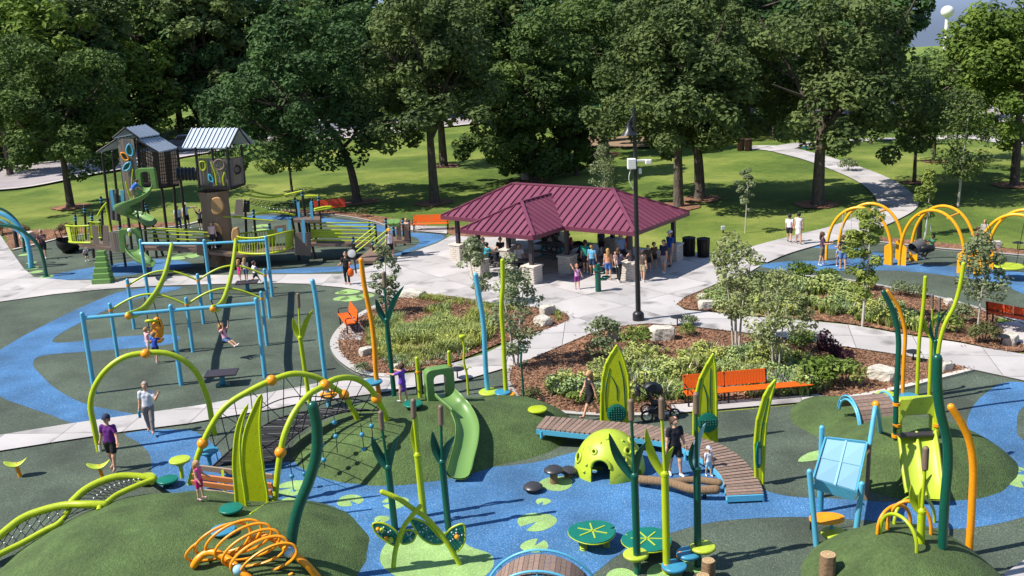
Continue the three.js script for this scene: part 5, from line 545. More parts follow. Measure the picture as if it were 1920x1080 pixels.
// -- crossed stems with leaf game panels
{
  const t = thing('leaf_game_panel', 'crossed lime stems holding green leaf game panels', 'play panel', [-2.3, 0, -21.88]);
  const bz = [-2.3, 0, -21.88][2];
  addW('stem', tube([[-3.23, 1.96, -21.88], [-2.87, 1.77, -21.88], [-2.57, 1.51, -21.88], [-2.25, 1.23, -21.88], [-1.99, 0.88, -21.88], [-1.8, 0.55, -21.88], [-1.5, -0.13, -21.88]], 0.062, { rad: 12 }), M.lime, t); addW('stem', tube([[-2.38, 1.58, -21.93], [-2.58, 1.36, -21.93], [-2.79, 1.09, -21.93], [-2.94, 0.76, -21.93], [-3.04, 0.46, -21.93], [-3.11, 0.09, -21.93]], 0.058, { rad: 12 }).translate(0, 0, 0.12), M.lime, t);
  for (const pts of [[[-3.51, 1.17, -21.88], [-3.28, 1.17, -21.88], [-3.05, 1.02, -21.88], [-2.94, 0.86, -21.88], [-2.99, 0.58, -21.88], [-3.17, 0.66, -21.88], [-3.37, 0.82, -21.88], [-3.49, 1, -21.88]], [[-2.88, 0.63, -21.88], [-2.77, 0.95, -21.88], [-2.61, 0.95, -21.88], [-2.53, 0.87, -21.88], [-2.63, 0.67, -21.88]], [[-2.63, 1.25, -21.88], [-2.42, 1.2, -21.88], [-2.26, 1.1, -21.88], [-2.04, 0.8, -21.88], [-1.9, 0.6, -21.88], [-2.14, 0.57, -21.88], [-2.38, 0.72, -21.88], [-2.52, 0.94, -21.88]], [[-1.87, 0.73, -21.88], [-1.74, 0.92, -21.88], [-1.56, 1.02, -21.88], [-1.42, 1.04, -21.88], [-1.38, 0.8, -21.88], [-1.45, 0.53, -21.88], [-1.65, 0.34, -21.88], [-1.8, 0.59, -21.88]]]) { const l = addW('leaf_panel', plate(pts, 0.03), M.tealD, t); addW('rim', tube(pts, 0.026, { closed: true, seg: 40, rad: 6 }), M.lime, l); const c = pts.reduce((s, p) => [s[0] + p[0] / pts.length, s[1] + p[1] / pts.length], [0, 0]); pts.forEach((p, i) => { for (const k of [0.35, 0.65]) addW('bead', ball(0.022, p[0] + (c[0] - p[0]) * k, p[1] + (c[1] - p[1]) * k, bz + 0.03, 6), i % 3 ? M.silver : M.teal, l); }); }
  for (const [p, m, r] of [[[-3.31, 1.02, -21.88], M.limeP, 0.06], [[-3.12, 0.76, -21.88], M.limeP, 0.075], [[-3.4, 1.05, -21.88], M.orange, 0.05], [[-3.22, 0.81, -21.88], M.orange, 0.05], [[-1.58, 0.75, -21.88], M.orange, 0.06]]) addW('knob', ball(r, p[0], p[1], p[2] + 0.05, 12), m, t);
}
// -- little arched bridges
function archBridge(label, pos, turn, R, L, a0, a1, n, rail) {
  const t = thing('arch_bridge', label, 'arch bridge', pos, turn, 'plank arch bridges');
  for (let i = 0; i < n; i++) { const a = a0 + ((a1 - a0) * (i + 0.5)) / n; add('plank', xf(box(L, 0.045, ((a1 - a0) / n) * R * 0.93), [0, R * Math.cos(a), R * Math.sin(a)], [a, 0, 0]), M.wood[i % 3], t); }
  for (const s of [-1, 1]) { const p = []; for (let i = 0; i <= 14; i++) { const a = a0 - 0.05 + ((a1 - a0 + 0.1) * i) / 14; p.push([s * (L / 2 + 0.04), (R + rail) * Math.cos(a), (R + rail) * Math.sin(a)]); } add('rail', tube(p, 0.03), M.blue, t); const q = p.map(([x, y, z]) => [x, y * (R - 0.05) / (R + rail), z * (R - 0.05) / (R + rail)]); add('rib', tube(q, 0.04), M.blue, t); for (let i = 2; i < 14; i += 5) add('rail_post', rod(p[i], q[i], 0.02), M.blue, t); }
  return t;
}
archBridge('brown plank tunnel bridge with light blue ribs on the right mound', (() => { const p = [10.29, 0.35, -28.36]; return [p[0], 0.42, p[2]]; })(), 0.12, 0.72, 1.1, -1.25, 1.5, 15, 0.06);
archBridge('small plank bridge with light blue handrails at the bottom edge', (() => { const p = [0.28, 0, -20.46]; return [p[0], -0.55, p[2]]; })(), Math.PI / 2 - 0.12, 1.25, 0.85, -1.05, 1.05, 22, 0.1);
// -- right mound: double slide with hood
{
  const t = thing('double_slide', 'lime double lane slide with hood on the right mound', 'slide', [10.65, 1.1, -25.65].map((v, i) => (i === 1 ? 0 : v)));
  addW('chute', chute([[10.48, 1.25, -25.31], [10.37, 0.9, -24.8], [10.28, 0.5, -24.37], [10.21, 0.24, -23.98], [10.12, 0.2, -23.62]], 0.95, M.limeP, 0.16, 2), M.limeP, t); addW('bed_pad', beam([9.94, 1.28, -25.16], [10.89, 1.28, -25.15], 0.24, 0.05), M.post, t);
  const h = [10.63, 1.25, -25.63]; addW('hood', xf(prism(new THREE.Shape([[-0.52, 0], [-0.52, 0.82], [-0.46, 0.92], [0.46, 0.92], [0.52, 0.82], [0.52, 0], [0.42, 0], [0.42, 0.36], [0.32, 0.46], [-0.32, 0.46], [-0.42, 0.36], [-0.42, 0]].map(([a, b]) => new THREE.Vector2(a, b))), 0.3, 0.02), [h[0], 1.15, h[2] - 0.1], [-0.12, 0.03, 0]), M.limeP, t);
  addW('post', tube([[9.53, 5.11, -25.49], [9.73, 4.73, -25.49], [9.88, 4.32, -25.49], [9.97, 3.82, -25.49], [9.98, 3.02, -25.49], [9.98, 2.02, -25.49], [10.01, 1.05, -25.49]], 0.07, { rad: 12, seg: 30 }), M.teal, t); addW('post', tube([[11.11, 2.11, -25.6], [11.16, 1.05, -25.6]], 0.065, { rad: 12 }), M.limeD, t);
  for (const [a, b] of [[[9.99, 2.03, -25.49], [10.02, 1.43, -25.49]], [[11.15, 1.33, -25.6], [10, 1.13, -25.49]]]) for (const p of [a, b]) addW('clamp', rod([p[0], p[1] - 0.04, p[2]], [p[0], p[1] + 0.04, p[2]], 0.1, 0.1, 12), M.orange, t);
}
// -- light blue climbing wall den
{
  const t = thing('blue_climber', 'light blue climber with a sloping panel and a table beneath', 'climber', [7.6, 0, -22.72]);
  const fl = [[6.64, 1.91, -21.89], [6.84, 0, -21.89]], fr = [[7.92, 1.45, -22.05], [7.8, 0, -22.05]], bl = [[7.69, 1.92, -24.4], (() => { const p = [7.69, 1.92, -24.4]; return [p[0], 0, p[2]]; })()], br = (() => { const p = [8.85, 1.51, -24.2]; return [[p[0], p[1], p[2]], [p[0] - 0.03, 0, p[2]]]; })();
  for (const p of [fl, fr, bl]) addW('post', tube(p, 0.07, { rad: 12 }), M.blue, t); addW('post', tube(br, 0.055), M.brown, t);
  const c = [[6.78, 1.68, -22], [7.74, 1.33, -21.95], [8.72, 1.57, -24.1], [7.77, 1.67, -24.3]];
  for (let i = 0; i < 2; i++) for (let j = 0; j < 2; j++) { const q = (u, v) => lerp3(lerp3(c[0], c[1], u), lerp3(c[3], c[2], u), v), a = q(i / 2 + 0.015, j / 2 + 0.015), b = q(i / 2 + 0.485, j / 2 + 0.015), d = q(i / 2 + 0.485, j / 2 + 0.485), e = q(i / 2 + 0.015, j / 2 + 0.485), dn = ([x, y, z]) => [x, y - 0.04, z], g = new THREE.BufferGeometry(), T = (...v) => v.flat(), [A, B, Dd, E2] = [a, b, d, e].map(dn); g.setAttribute('position', new THREE.Float32BufferAttribute(T(a, b, d, a, d, e, A, Dd, B, A, E2, Dd, a, A, b, b, A, B, b, B, d, d, B, Dd, d, Dd, e, e, Dd, E2, e, E2, a, a, E2, A), 3)); g.setAttribute('uv', new THREE.Float32BufferAttribute(new Float32Array(72), 2)); g.computeVertexNormals(); addW('roof_panel', g, M.paleblue, t); }
  const q = (u, v) => lerp3(lerp3(c[0], c[1], u), lerp3(c[3], c[2], u), v).map((x, i) => x - (i === 1 ? 0.015 : 0)); addW('panel_rib', beam(q(0.5, 0), q(0.5, 1), 0.05, 0.06), M.paleblue, t); addW('panel_rib', beam(q(0, 0.5), q(1, 0.5), 0.05, 0.06), M.paleblue, t); addW('side_rail', beam(q(-0.02, 0), q(-0.02, 1), 0.04, 0.1), M.blue, t); addW('side_rail', beam(q(1.02, 0), q(1.02, 1), 0.04, 0.1), M.blue, t); addW('front_apron', beam(lerp3(c[0], [c[0][0], c[0][1] - 0.3, c[0][2]], 0.45), lerp3(c[1], [c[1][0], c[1][1] - 0.3, c[1][2]], 0.45), 0.03, 0.24), M.blue, t); addW('back_rail', beam(q(0, 1.02), q(1, 1.02), 0.05, 0.08), M.blue, t);
  addW('handrail', tube([br[0], [9.1, 2.3, -24.6], [9.2, 2.34, -24.8], [9.39, 2.06, -25.2], [[9.9, 0.93, -26.29][0], [9.9, 0.93, -26.29][1], [9.9, 0.93, -26.29][2]]], 0.06, { rad: 10 }), M.blue, t); addW('ball', ball(0.1, ...[9.15, 2.36, -24.7], 14), M.orange, t);
  const tb = [7.18, 0.55, -22.24], top = new THREE.CylinderGeometry(0.38, 0.38, 0.05, 24).scale(1.1, 1, 0.75).translate(tb[0], 0.52, tb[2]); addW('table', top, M.orange, t); addW('table_leg', rod([tb[0] + 0.12, 0, tb[2]], [tb[0] + 0.12, 0.5, tb[2]], 0.045), M.blue, t); addW('back_post', rod([7.46, 0, -22.87].map((v, i) => (i === 2 ? -23.6 : v)), [[7.46, 0, -22.87][0], 1.4, -23.6], 0.07), M.aqua, t); addW('rope_ladder', beam([c[0][0] + 0.1, 1.5, c[0][2] - 0.5], [c[0][0] + 0.1, 0.1, c[0][2] - 0.5], 0.04, 0.02), M.rope, t);
}
// -- hoops over the small mound
{
  const t = thing('hoop_tunnel', 'lime and orange crawl hoops over the lower right mound', 'hoop tunnel', [8.4, 0.99, -20.84]);
  for (const [a, b, h, m] of [[[7.79, 1.05, -20.46], [8.21, 1.07, -19.5], 0.62, M.lime], [[7.72, 1.04, -20.44], [8.63, 0.94, -20.91], 0.58, M.orange], [[8, 1.05, -20.61], [8.85, 1.02, -20.33], 0.72, M.orange], [[8.26, 0.98, -20.9], [9.97, 0, -22.74], 0.7, M.lime]]) { const p = []; for (let i = 0; i <= 16; i++) { const k = i / 16, o = lerp3(a, b, 0.5 - 0.5 * Math.cos(Math.PI * k)); p.push([o[0], o[1] + h * Math.pow(Math.sin(Math.PI * k), 0.8), o[2]]); } addW('hoop', tube(p, 0.04, { rad: 8, seg: 30 }), m, t); }
}

// ================================================================== SWINGS, PAVILION, TREE HOUSE, FURNITURE
function quad(a, b, c, d, t) { const dn = ([x, y, z]) => [x, y - t, z], [A, B, C, Dd] = [a, b, c, d].map(dn), g = new THREE.BufferGeometry(); g.setAttribute('position', new THREE.Float32BufferAttribute([a, b, c, a, c, d, A, C, B, A, Dd, C, a, A, b, b, A, B, b, B, c, c, B, C, c, C, d, d, C, Dd, d, Dd, a, a, Dd, A].flat(), 3)); const n = [0, 0, 1, 0, 1, 1, 0, 0, 1, 1, 0, 1]; g.setAttribute('uv', new THREE.Float32BufferAttribute(new Float32Array(72).map((v, i) => n[i % 12] * 0.7), 2)); g.computeVertexNormals(); return g; }
function quadXZ(a, b, c, d, t) { const bk = ([x, y, z]) => [x, y, z - t], [A, B, C, Dd] = [a, b, c, d].map(bk), g = new THREE.BufferGeometry(); g.setAttribute('position', new THREE.Float32BufferAttribute([a, b, c, a, c, d, A, C, B, A, Dd, C, a, A, b, b, A, B, b, B, c, c, B, C, c, C, d, d, C, Dd, d, Dd, a, a, Dd, A].flat(), 3)); g.setAttribute('uv', new THREE.Float32BufferAttribute(new Float32Array(72), 2)); g.computeVertexNormals(); return g; }
// -- zip track frame
const zipTrack = [], zipThing = (() => {
  const t = thing('zip_track_swing', 'light blue zip track frame with two lime curved tracks', 'zip ride', [...[-13.6, -41.73]].toSpliced(1, 0, 0));
  const F = [[-15.38, -35.6], [-12.36, -36.06], [-9.35, -36.43]], B = [[-18.05, -49.66], [-14.68, -48.78], [-11.71, -48.79]], R1 = [[-16.87, -44.14], [-13.86, -44.43], [-10.97, -44.76]], R2 = [[-16.08, -39.9], [-13.11, -40.17], [-10.17, -40.54]], at = ([x, z], y) => [x, y, z];
  for (const [S4, h] of [[F, 3.02], [B, 2.95], [R1, 2.25], [R2, 2.25]]) for (const p of S4) { const m = addW('post', tube([at(p, 0), at(p, h)], h > 2.5 ? 0.085 : 0.075, { rad: 12 }), M.blue, t); if (h < 2.5) addW('clamp', rod(at(p, h - 0.28), at(p, h - 0.2), 0.09, 0.09, 12), M.orange, m); }
  for (const [S4, h] of [[F, 2.86], [B, 2.8]]) for (let i = 0; i < 2; i++) addW('beam', tube([at(S4[i], h), at(S4[i + 1], h)], 0.07, { rad: 12 }), M.blue, t);
  for (const S4 of [R1, R2]) for (let i = 0; i < 2; i++) { const p = []; for (let k = 0; k <= 10; k++) { const u = k / 10, o = lerp3(at(S4[i], 2.0), at(S4[i + 1], 2.0), u); o[1] += 0.55 * Math.sin(Math.PI * u); p.push(o); } addW('arch', tube(p, 0.045), M.lime, t); }
  for (const [p] of [[[[-16.23, 2.82, -48.68], [-15.46, 2.68, -45.63], [-14.77, 2.6, -42.74], [-14.3, 2.56, -40.34], [-14.06, 2.58, -38.88], [-13.71, 2.72, -36.76], [-13.77, 2.86, -35.62]]], [[[-13.21, 2.82, -48.92], [-12.41, 2.68, -45.24], [-11.82, 2.6, -42.38], [-11.32, 2.56, -39.73], [-10.99, 2.6, -37.8], [-10.83, 2.74, -36.57], [-10.83, 2.86, -35.99]]]]) { const n = 16, f = along(p); zipTrack.push(f); for (const dy of [0.075, -0.075]) addW('track', tube(p.map(([x, y, z]) => [x, y + dy, z]), 0.075, { seg: 40 }), M.lime, t); addW('track_clamp', ball(0.12, ...p[6], 10), M.orange, t); for (const k of [0.3, 0.62]) addW('hanger', rod(f(k), f(k).map((v, i) => v - (i === 1 ? 0.2 : 0)), 0.06), M.limeD, t); }
  return t;
})();
{ // the two rides hanging from the tracks
  const a = [-14.63, 0.55, -40.13], t = thing('zip_rider_shell', 'orange and yellow moulded seat hanging from the left track', 'swing seat', [a[0], a[1], a[2]]);
  add('shell', xf(new THREE.SphereGeometry(0.42, 20, 12, 0, Math.PI).scale(0.62, 1.2, 0.5), [0.15, 0.45, -0.2], [-0.25, 0, 0]), M.orange, t); add('seat', rbox(0.5, 0.1, 0.45, 0.04, 0.1, 0, -0.05), M.orange, t); add('bar', new THREE.TorusGeometry(0.2, 0.06, 8, 18).rotateX(1.2).translate(0.02, 0.85, 0), M.limeD, t); for (const s of [-1, 1]) add('strap', rod([0.1 + s * 0.25, 0.4, -0.1], [0.0 + s * 0.15, 1.85, -0.1], 0.018), M.rope, t);
  const b = [-11.37, 0.75, -38.92], q = thing('button_seat', 'black rope with a disc seat hanging from the right track', 'swing seat', [b[0], b[1], b[2]]); add('rope', rod([0, 0, 0], [-0.28, 1.8, 0.3], 0.022), M.rope, q); add('disc', new THREE.CylinderGeometry(0.16, 0.13, 0.08, 16), M.black, q);
}
for (const [p, w, l] of [[[-10.76, -35.82], 1.15, 'dark boarding platform with teal leg below the right track'], [[-13.23, -50.15], 1.1, 'dark boarding platform where three children stand']]) { const t = thing('boarding_platform', l, 'platform', [p[0], 0, p[1]], 0.1, 'boarding platforms'); add('deck', rbox(w, 0.07, 0.75, 0.02, 0, 0.47, 0), M.post, t); add('leg', cyl(0.1, 0.1, 0.44), M.aqua, t); add('foot', cyl(0.3, 0.26, 0.05), M.teal, t); }
// -- curved water play stems at the left edge
[['light blue spray arc at the left edge, the thickest', [[-27.81, 0, -58.52], [-27.74, 1.04, -58.52], [-27.81, 1.89, -58.52], [-28.16, 2.57, -58.52], [-28.57, 3.02, -58.52], [-29.04, 3.3, -58.52], [-30.21, 3.61, -58.52]], 0.13, M.blue], ['dark green spray arc nearest the viewer at the left edge', [[-25.83, 0, -55.98], [-25.84, 0.88, -55.98], [-25.97, 1.71, -55.98], [-26.35, 2.27, -55.98], [-26.97, 2.81, -55.98], [-27.9, 3.04, -55.98], [-29.07, 3.04, -55.98]], 0.1, M.teal], ['dark green spray arc behind the light blue one', [[-30.5, 0, -63.7], [-30.46, 1.09, -63.7], [-30.62, 1.88, -63.7], [-31.06, 2.48, -63.7], [-31.56, 2.81, -63.7], [-32.85, 3.08, -63.7]], 0.08, M.teal], ['thin light blue spray arc below the thick one', [[-28.08, 0, -59.41], [-28.09, 0.87, -59.41], [-28.26, 1.58, -59.41], [-28.73, 2.11, -59.41], [-29.55, 2.79, -59.41], [-30.74, 3.07, -59.41]], 0.06, M.blue]].forEach(([l, p, r, m]) => { const t = thing('spray_arc', l, 'spray arc', [p[0][0], 0, p[0][2]], 0, 'spray arcs at the left edge'); addW('tube', tube(p, r, { rad: 10 }), m, t); addW('foot', cyl(r * 2, r * 2, 0.05, p[0][0], 0, p[0][2]), M.tealD, t); });
// -- yellow swing arches
const archTop = [];
{
  const off = (() => { const a = [15.96, 0, -50.75], b = [16.87, 0, -51.67]; return [b[0] - a[0], 0, b[2] - a[2]]; })();
  [[[15.91, 0, -50.51], [18.53, 0, -48.71], 2.75, 'leftmost orange yellow swing arch by the path'], [[18.89, 0, -48.63], [21.02, 0, -46.26], 2.85, 'middle orange yellow swing arch with the tyre swing'], [[21.48, 0, -46.16], [23.89, 0, -43.8], 2.95, 'right orange yellow swing arch with the lime disc swing']].forEach(([a, b, h, l], i) => {
    const t = thing('swing_arch', l, 'swing arch', [(a[0] + b[0]) / 2, 0, (a[2] + b[2]) / 2], 0, 'yellow swing arches');
    for (const s of [0, 1]) { const p = []; for (let k = 0; k <= 20; k++) { const th = (Math.PI * k) / 20, u = 0.5 - 0.5 * Math.cos(th), o = lerp3(a, b, u); p.push([o[0] + off[0] * s, Math.pow(Math.sin(th), 0.75) * h, o[2] + off[2] * s]); } addW('hoop', tube(p, 0.075, { rad: 10, seg: 50 }), M.yellow, t); archTop.push(p[10]);
      for (const [e, f] of i === 0 ? [[b, -1]] : [[a, 1], [b, -1]]) { const d = [(b[0] - a[0]), 0, (b[2] - a[2])], L = Math.hypot(d[0], d[2]), w = 0.34 * f, o = [e[0] + off[0] * s, 0, e[2] + off[2] * s], pts = [o, [o[0] + (d[0] / L) * w, 0, o[2] + (d[2] / L) * w]]; const pn = addW('leg_panel', quadXZ([pts[0][0], 0, pts[0][2]], [pts[1][0], 0, pts[1][2]], [pts[1][0], 0.9, pts[1][2]], [pts[0][0], 1.15, pts[0][2]], 0.05), M.yellow, t); } }
    const c = lerp3(a, b, 0.5); for (const u of [0.28, 0.72]) { const o = lerp3(a, b, u), y = Math.pow(Math.sin(Math.acos(1 - 2 * u)), 0.75) * h; addW('cross_bar', rod([o[0] - off[0] * 0.05, y - 0.05, o[2] - off[2] * 0.05], [o[0] + off[0] * 1.05, y - 0.05, o[2] + off[2] * 1.05], 0.055), M.yellow, t); }
  });
  const ts = [20.03, 0.75, -48.2], t1 = thing('tyre_swing', 'dark tyre swing hanging under the middle swing arch', 'swing seat', ts); add('tyre', new THREE.TorusGeometry(0.36, 0.16, 10, 22).rotateX(1.3).translate(-0.15, 0.1, 0), M.black, t1); add('seat_shell', xf(new THREE.CylinderGeometry(0.3, 0.3, 0.6, 18, 1, true).rotateZ(Math.PI / 2), [-0.5, 0.25, 0.1], [0, 0.4, 0.3]), M.plastic, t1); for (const [x, z] of [[-0.3, 0.2], [0.25, 0.1], [0, -0.3]]) add('chain', rod([x, 0.15, z], [0.12, 1.95, -0.35], 0.014), M.silver, t1);
  const ds = [22.43, 0.6, -44.89], t2 = thing('disc_swing', 'flat lime disc swing on ropes under the right arch', 'swing seat', ds); add('disc', lathe([[0, -0.05], [0.6, -0.03], [0.66, 0.02], [0.6, 0.06], [0, 0.03]], 26), M.limeP, t2); for (const [x, z] of [[-0.5, 0.2], [0.5, 0.2], [-0.45, -0.3], [0.45, -0.3]]) add('rope', rod([x, 0.05, z], [x * 2.0 - 0.1, 2.1, z - 0.2], 0.014), M.rope, t2);
  const bs = [16.54, 0.7, -49.28], t3 = thing('belt_swing', 'small seat on chains under the left swing arch', 'swing seat', bs); add('belt', xf(new THREE.TorusGeometry(0.24, 0.05, 6, 14, Math.PI).rotateZ(Math.PI), [0, 0.2, 0]), M.black, t3); for (const s of [-1, 1]) add('chain', rod([s * 0.24, 0.2, 0], [s * 0.2, 1.8, -0.2], 0.012), M.silver, t3);
}
// -- the purple roofed pavilion
const PAV = [5.78, 0, -48.41], PAVT = -0.6435, pavW = (x, y, z) => [PAV[0] + 0.8 * x - 0.6 * z, y, PAV[2] + 0.6 * x + 0.8 * z];
{
  const t = thing('pavilion', 'picnic pavilion with a purple standing seam roof on stone pillars', 'pavilion', PAV, PAVT);
  const roofTone = ['#7d4058', '#783c54', '#81445c', '#7a3e56'].map((c, i) => coat(c, 0.75 + 0.06 * i));
  function slope(e0, e1, inward, W, rise, f, name = 'roof_panel', step = 0.42) {
    e0 = V3(e0); e1 = V3(e1); const L = e0.distanceTo(e1), d = e1.clone().sub(e0).normalize(), up = V3(inward).multiplyScalar(W).add(new THREE.Vector3(0, rise, 0)), at = (s, k) => e0.clone().addScaledVector(d, s).addScaledVector(up, k).toArray(), n = Math.round(L / step);
    for (let i = 0; i < n; i++) { const s0 = (i * L) / n, s1 = ((i + 1) * L) / n, f0 = f(s0, L), f1 = f(s1, L); add(name, quad(at(s0, 0), at(s1, 0), at(s1, f1), at(s0, f0), 0.03), roofTone[(i * 3 + (i >> 2)) % 4], t); if (i && f0 > 0.04) add('seam', beam(at(s0, 0).map((v, k) => v + (k === 1 ? 0.03 : 0)), at(s0, f0).map((v, k) => v + (k === 1 ? 0.03 : 0)), 0.045, 0.07), M.roofrib, t); }
  }
  const X0 = -11.3, X1 = 0.6, Z0 = -5.04, Z1 = 0.6, EY = 2.52, W = 2.82, RS = 1.45, hip = (w) => (s, L) => Math.max(0, Math.min(1, s / w, (L - s) / w));
  slope([X0, EY, Z1], [X1, EY, Z1], [0, 0, -1], W, RS, hip(W)); slope([X0, EY, Z0], [X1, EY, Z0], [0, 0, 1], W, RS, hip(W)); slope([X0, EY, Z0], [X0, EY, Z1], [1, 0, 0], W, RS, hip(W)); slope([X1, EY, Z0], [X1, EY, Z1], [-1, 0, 0], W, RS, hip(W));
  const bx0 = -7.85, bx1 = -3.4, bz = 3.2, w2 = (bx1 - bx0) / 2, r2 = RS * (w2 / W), one = (s, L) => Math.min(1, s / w2);
  slope([bx0, EY, bz], [bx0, EY, -1.7], [1, 0, 0], w2, r2, one); slope([bx1, EY, bz], [bx1, EY, -1.7], [-1, 0, 0], w2, r2, one); slope([bx0, EY, bz], [bx1, EY, bz], [0, 0, -1], w2, r2, hip(w2));
  const rp = (a, b) => add('ridge_cap', beam([a[0], a[1] + 0.03, a[2]], [b[0], b[1] + 0.03, b[2]], 0.16, 0.07), M.roof, t), rz = (Z0 + Z1) / 2, ry = EY + RS;
  rp([X0 + W, ry, rz], [X1 - W, ry, rz]); for (const [x, s] of [[X0, 1], [X1, -1]]) for (const z of [Z0, Z1]) rp([x, EY, z], [x + s * W, ry, rz]); rp([(bx0 + bx1) / 2, EY + r2, bz - w2], [(bx0 + bx1) / 2, EY + r2, -1.6]); for (const x of [bx0, bx1]) rp([x, EY, bz], [(bx0 + bx1) / 2, EY + r2, bz - w2]);
  const fa = (a, b) => { add('fascia', beam([a[0], EY - 0.1, a[1]], [b[0], EY - 0.1, b[1]], 0.06, 0.2), M.roofrib, t); }; fa([X0, Z1], [bx0, Z1]); fa([bx1, Z1], [X1, Z1]); fa([X1, Z1], [X1, Z0]); fa([X0, Z0], [X1, Z0]); fa([X0, Z0], [X0, Z1]); fa([bx0, bz], [bx1, bz]); fa([bx0, Z1], [bx0, bz]); fa([bx1, Z1], [bx1, bz]);
  add('ceiling_board', [box(X1 - X0 - 0.1, 0.03, Z1 - Z0 - 0.1, (X0 + X1) / 2, EY - 0.05, (Z0 + Z1) / 2), box(bx1 - bx0 - 0.1, 0.03, bz - Z1 + 0.02, (bx0 + bx1) / 2, EY - 0.05, (bz + Z1) / 2)], std('#8a7a6c', 0.9), t);
  const P = [[0, 0], [-3.64, 0], [-7.3, 0], [-10.7, 0], [0, -4.44], [-3.64, -4.44], [-7.3, -4.44], [-10.7, -4.44], [-4.0, 2.6], [-7.25, 2.6]];
  for (const [x, z] of P) { const p = add('pillar', box(0.66, 0.86, 0.66, x, 0.43, z), M.stone[1], t), st = []; for (let c = 0; c < 7; c++) for (let f = 0; f < 4; f++) { const w0 = c % 2 ? 0.3 : 0.42; for (const [o, w] of [[-0.35 + w0 / 2, w0], [-0.35 + w0 + (0.7 - w0) / 2, 0.7 - w0]]) st.push(xf(rbox(w - 0.015, 0.11, 0.05, 0.012), [0, 0.065 + c * 0.122, 0], [0, (f * Math.PI) / 2, 0]).translate(x + [o, 0.345, -o, -0.345][f] * 1, 0, z + [0.345, -o, -0.345, o][f])); }
    const s = add('stone_facing', st, M.stone[2], p); s.userData.kind = 'stuff'; add('cap', rbox(0.82, 0.08, 0.82, 0.02, x, 0.9, z), M.stone[2], p); add('post', box(0.19, EY - 0.9 - 0.1, 0.19, x, 0.94 + (EY - 1.0) / 2, z), M.post, p); }
  for (const z of [0, -4.44]) add('header_beam', box(11, 0.24, 0.16, -5.35, EY - 0.2, z), M.post, t); for (const x of [0, -10.7, -3.64, -7.3]) add('header_beam', box(0.14, 0.22, 4.44, x, EY - 0.2, -2.22), M.post, t);
}
// -- picnic tables
function picnicTable(label, [x, y, z], turn) { const t = thing('picnic_table', label, 'picnic table', [x, 0, z], turn, 'picnic tables'); for (let i = 0; i < 4; i++) add('top_slat', rbox(1.8, 0.05, 0.18, 0.012, 0, 0.75, -0.3 + i * 0.2), M.tabletop, t); for (const s of [-1, 1]) { for (const k of [0, 1]) add('bench_slat', rbox(1.8, 0.045, 0.14, 0.012, 0, 0.45, s * (0.66 + k * 0.15)), M.tabletop, t); add('frame', [box(0.07, 0.07, 1.55, s * 0.6, 0.05, 0), box(0.09, 0.68, 0.12, s * 0.6, 0.38, 0), box(0.06, 0.06, 1.6, s * 0.6, 0.4, 0)], M.tableteal, t); } return t; }
picnicTable('teal framed picnic table by the front stone pillar', pavW(-5.9, 0, 1.6), PAVT + 0.5); picnicTable('picnic table at the left side where people sit together', pavW(-8.3, 0, 0.3), PAVT + 0.9); picnicTable('picnic table deep under the roof near the stroller', pavW(-6.4, 0, -2.6), PAVT); picnicTable('picnic table by the right pillar with the standing group', pavW(-1.4, 0, -1.2), PAVT + 0.3); picnicTable('teal picnic table on the far path beside the forked tree', [...[27.34, -91.69]].toSpliced(1, 0, 0), 0.3);
// -- waste bins, drinking fountain, bollards, lamps
function bin(label, [x, z], m = M.bin, h = 1.0, group = 'black waste bins', y = 0) { const t = thing('waste_bin', label, 'waste bin', [x, y, z], 0, group); add('liner', cyl(0.26, 0.29, h * 0.92), m, t); for (let i = 0; i < 18; i++) { const a = (i / 18) * 6.283; add('slat', rod([Math.cos(a) * 0.29, 0.04, Math.sin(a) * 0.29], [Math.cos(a) * 0.325, h, Math.sin(a) * 0.325], 0.02, 0.02, 4), m, t); } add('rim', new THREE.TorusGeometry(0.33, 0.03, 6, 22).rotateX(Math.PI / 2).translate(0, h, 0), m, t); add('dome_lid', lathe([[0.3, h], [0.26, h + 0.05], [0.12, h + 0.08], [0.1, h + 0.02]], 18), m, t); }
bin('black slatted waste bin beside the right rear pillar', [9.39, -52.81]); bin('black slatted waste bin on the lawn edge, right of its twin', [10.07, -52.39]); const brownBin = coat('#4a352b', 0.9); bin('dark brown waste bin by the far path, the left one', [21.41, -93.46], brownBin, 1.25, 'brown bins by the far path', 0.05); bin('dark brown waste bin by the far path, the right one', [21.94, -92.83], brownBin, 1.25, 'brown bins by the far path', 0.05);
{ const [x, z] = [4.01, -46.39], t = thing('drinking_fountain', 'dark green drinking fountain on the plaza', 'drinking fountain', [x, 0, z]); add('column', cyl(0.14, 0.13, 1.05), M.teal, t); add('arm', rbox(0.5, 0.1, 0.24, 0.03, 0.16, 0.62, 0), M.teal, t); add('upper_column', cyl(0.12, 0.1, 0.28, 0, 1.05, 0), M.teal, t); add('bowl', lathe([[0.02, 0.98], [0.2, 1.04], [0.23, 1.12], [0.2, 1.1], [0.04, 1.06]], 18), M.tealD, t); add('low_bowl', lathe([[0.02, 0.64], [0.18, 0.68], [0.2, 0.74], [0.16, 0.7]], 16).translate(0.38, 0, 0), M.tealD, t); add('spout', tube([[0, 1.3, 0], [0.04, 1.4, 0], [0.1, 1.36, 0]], 0.02), M.metal, t); }
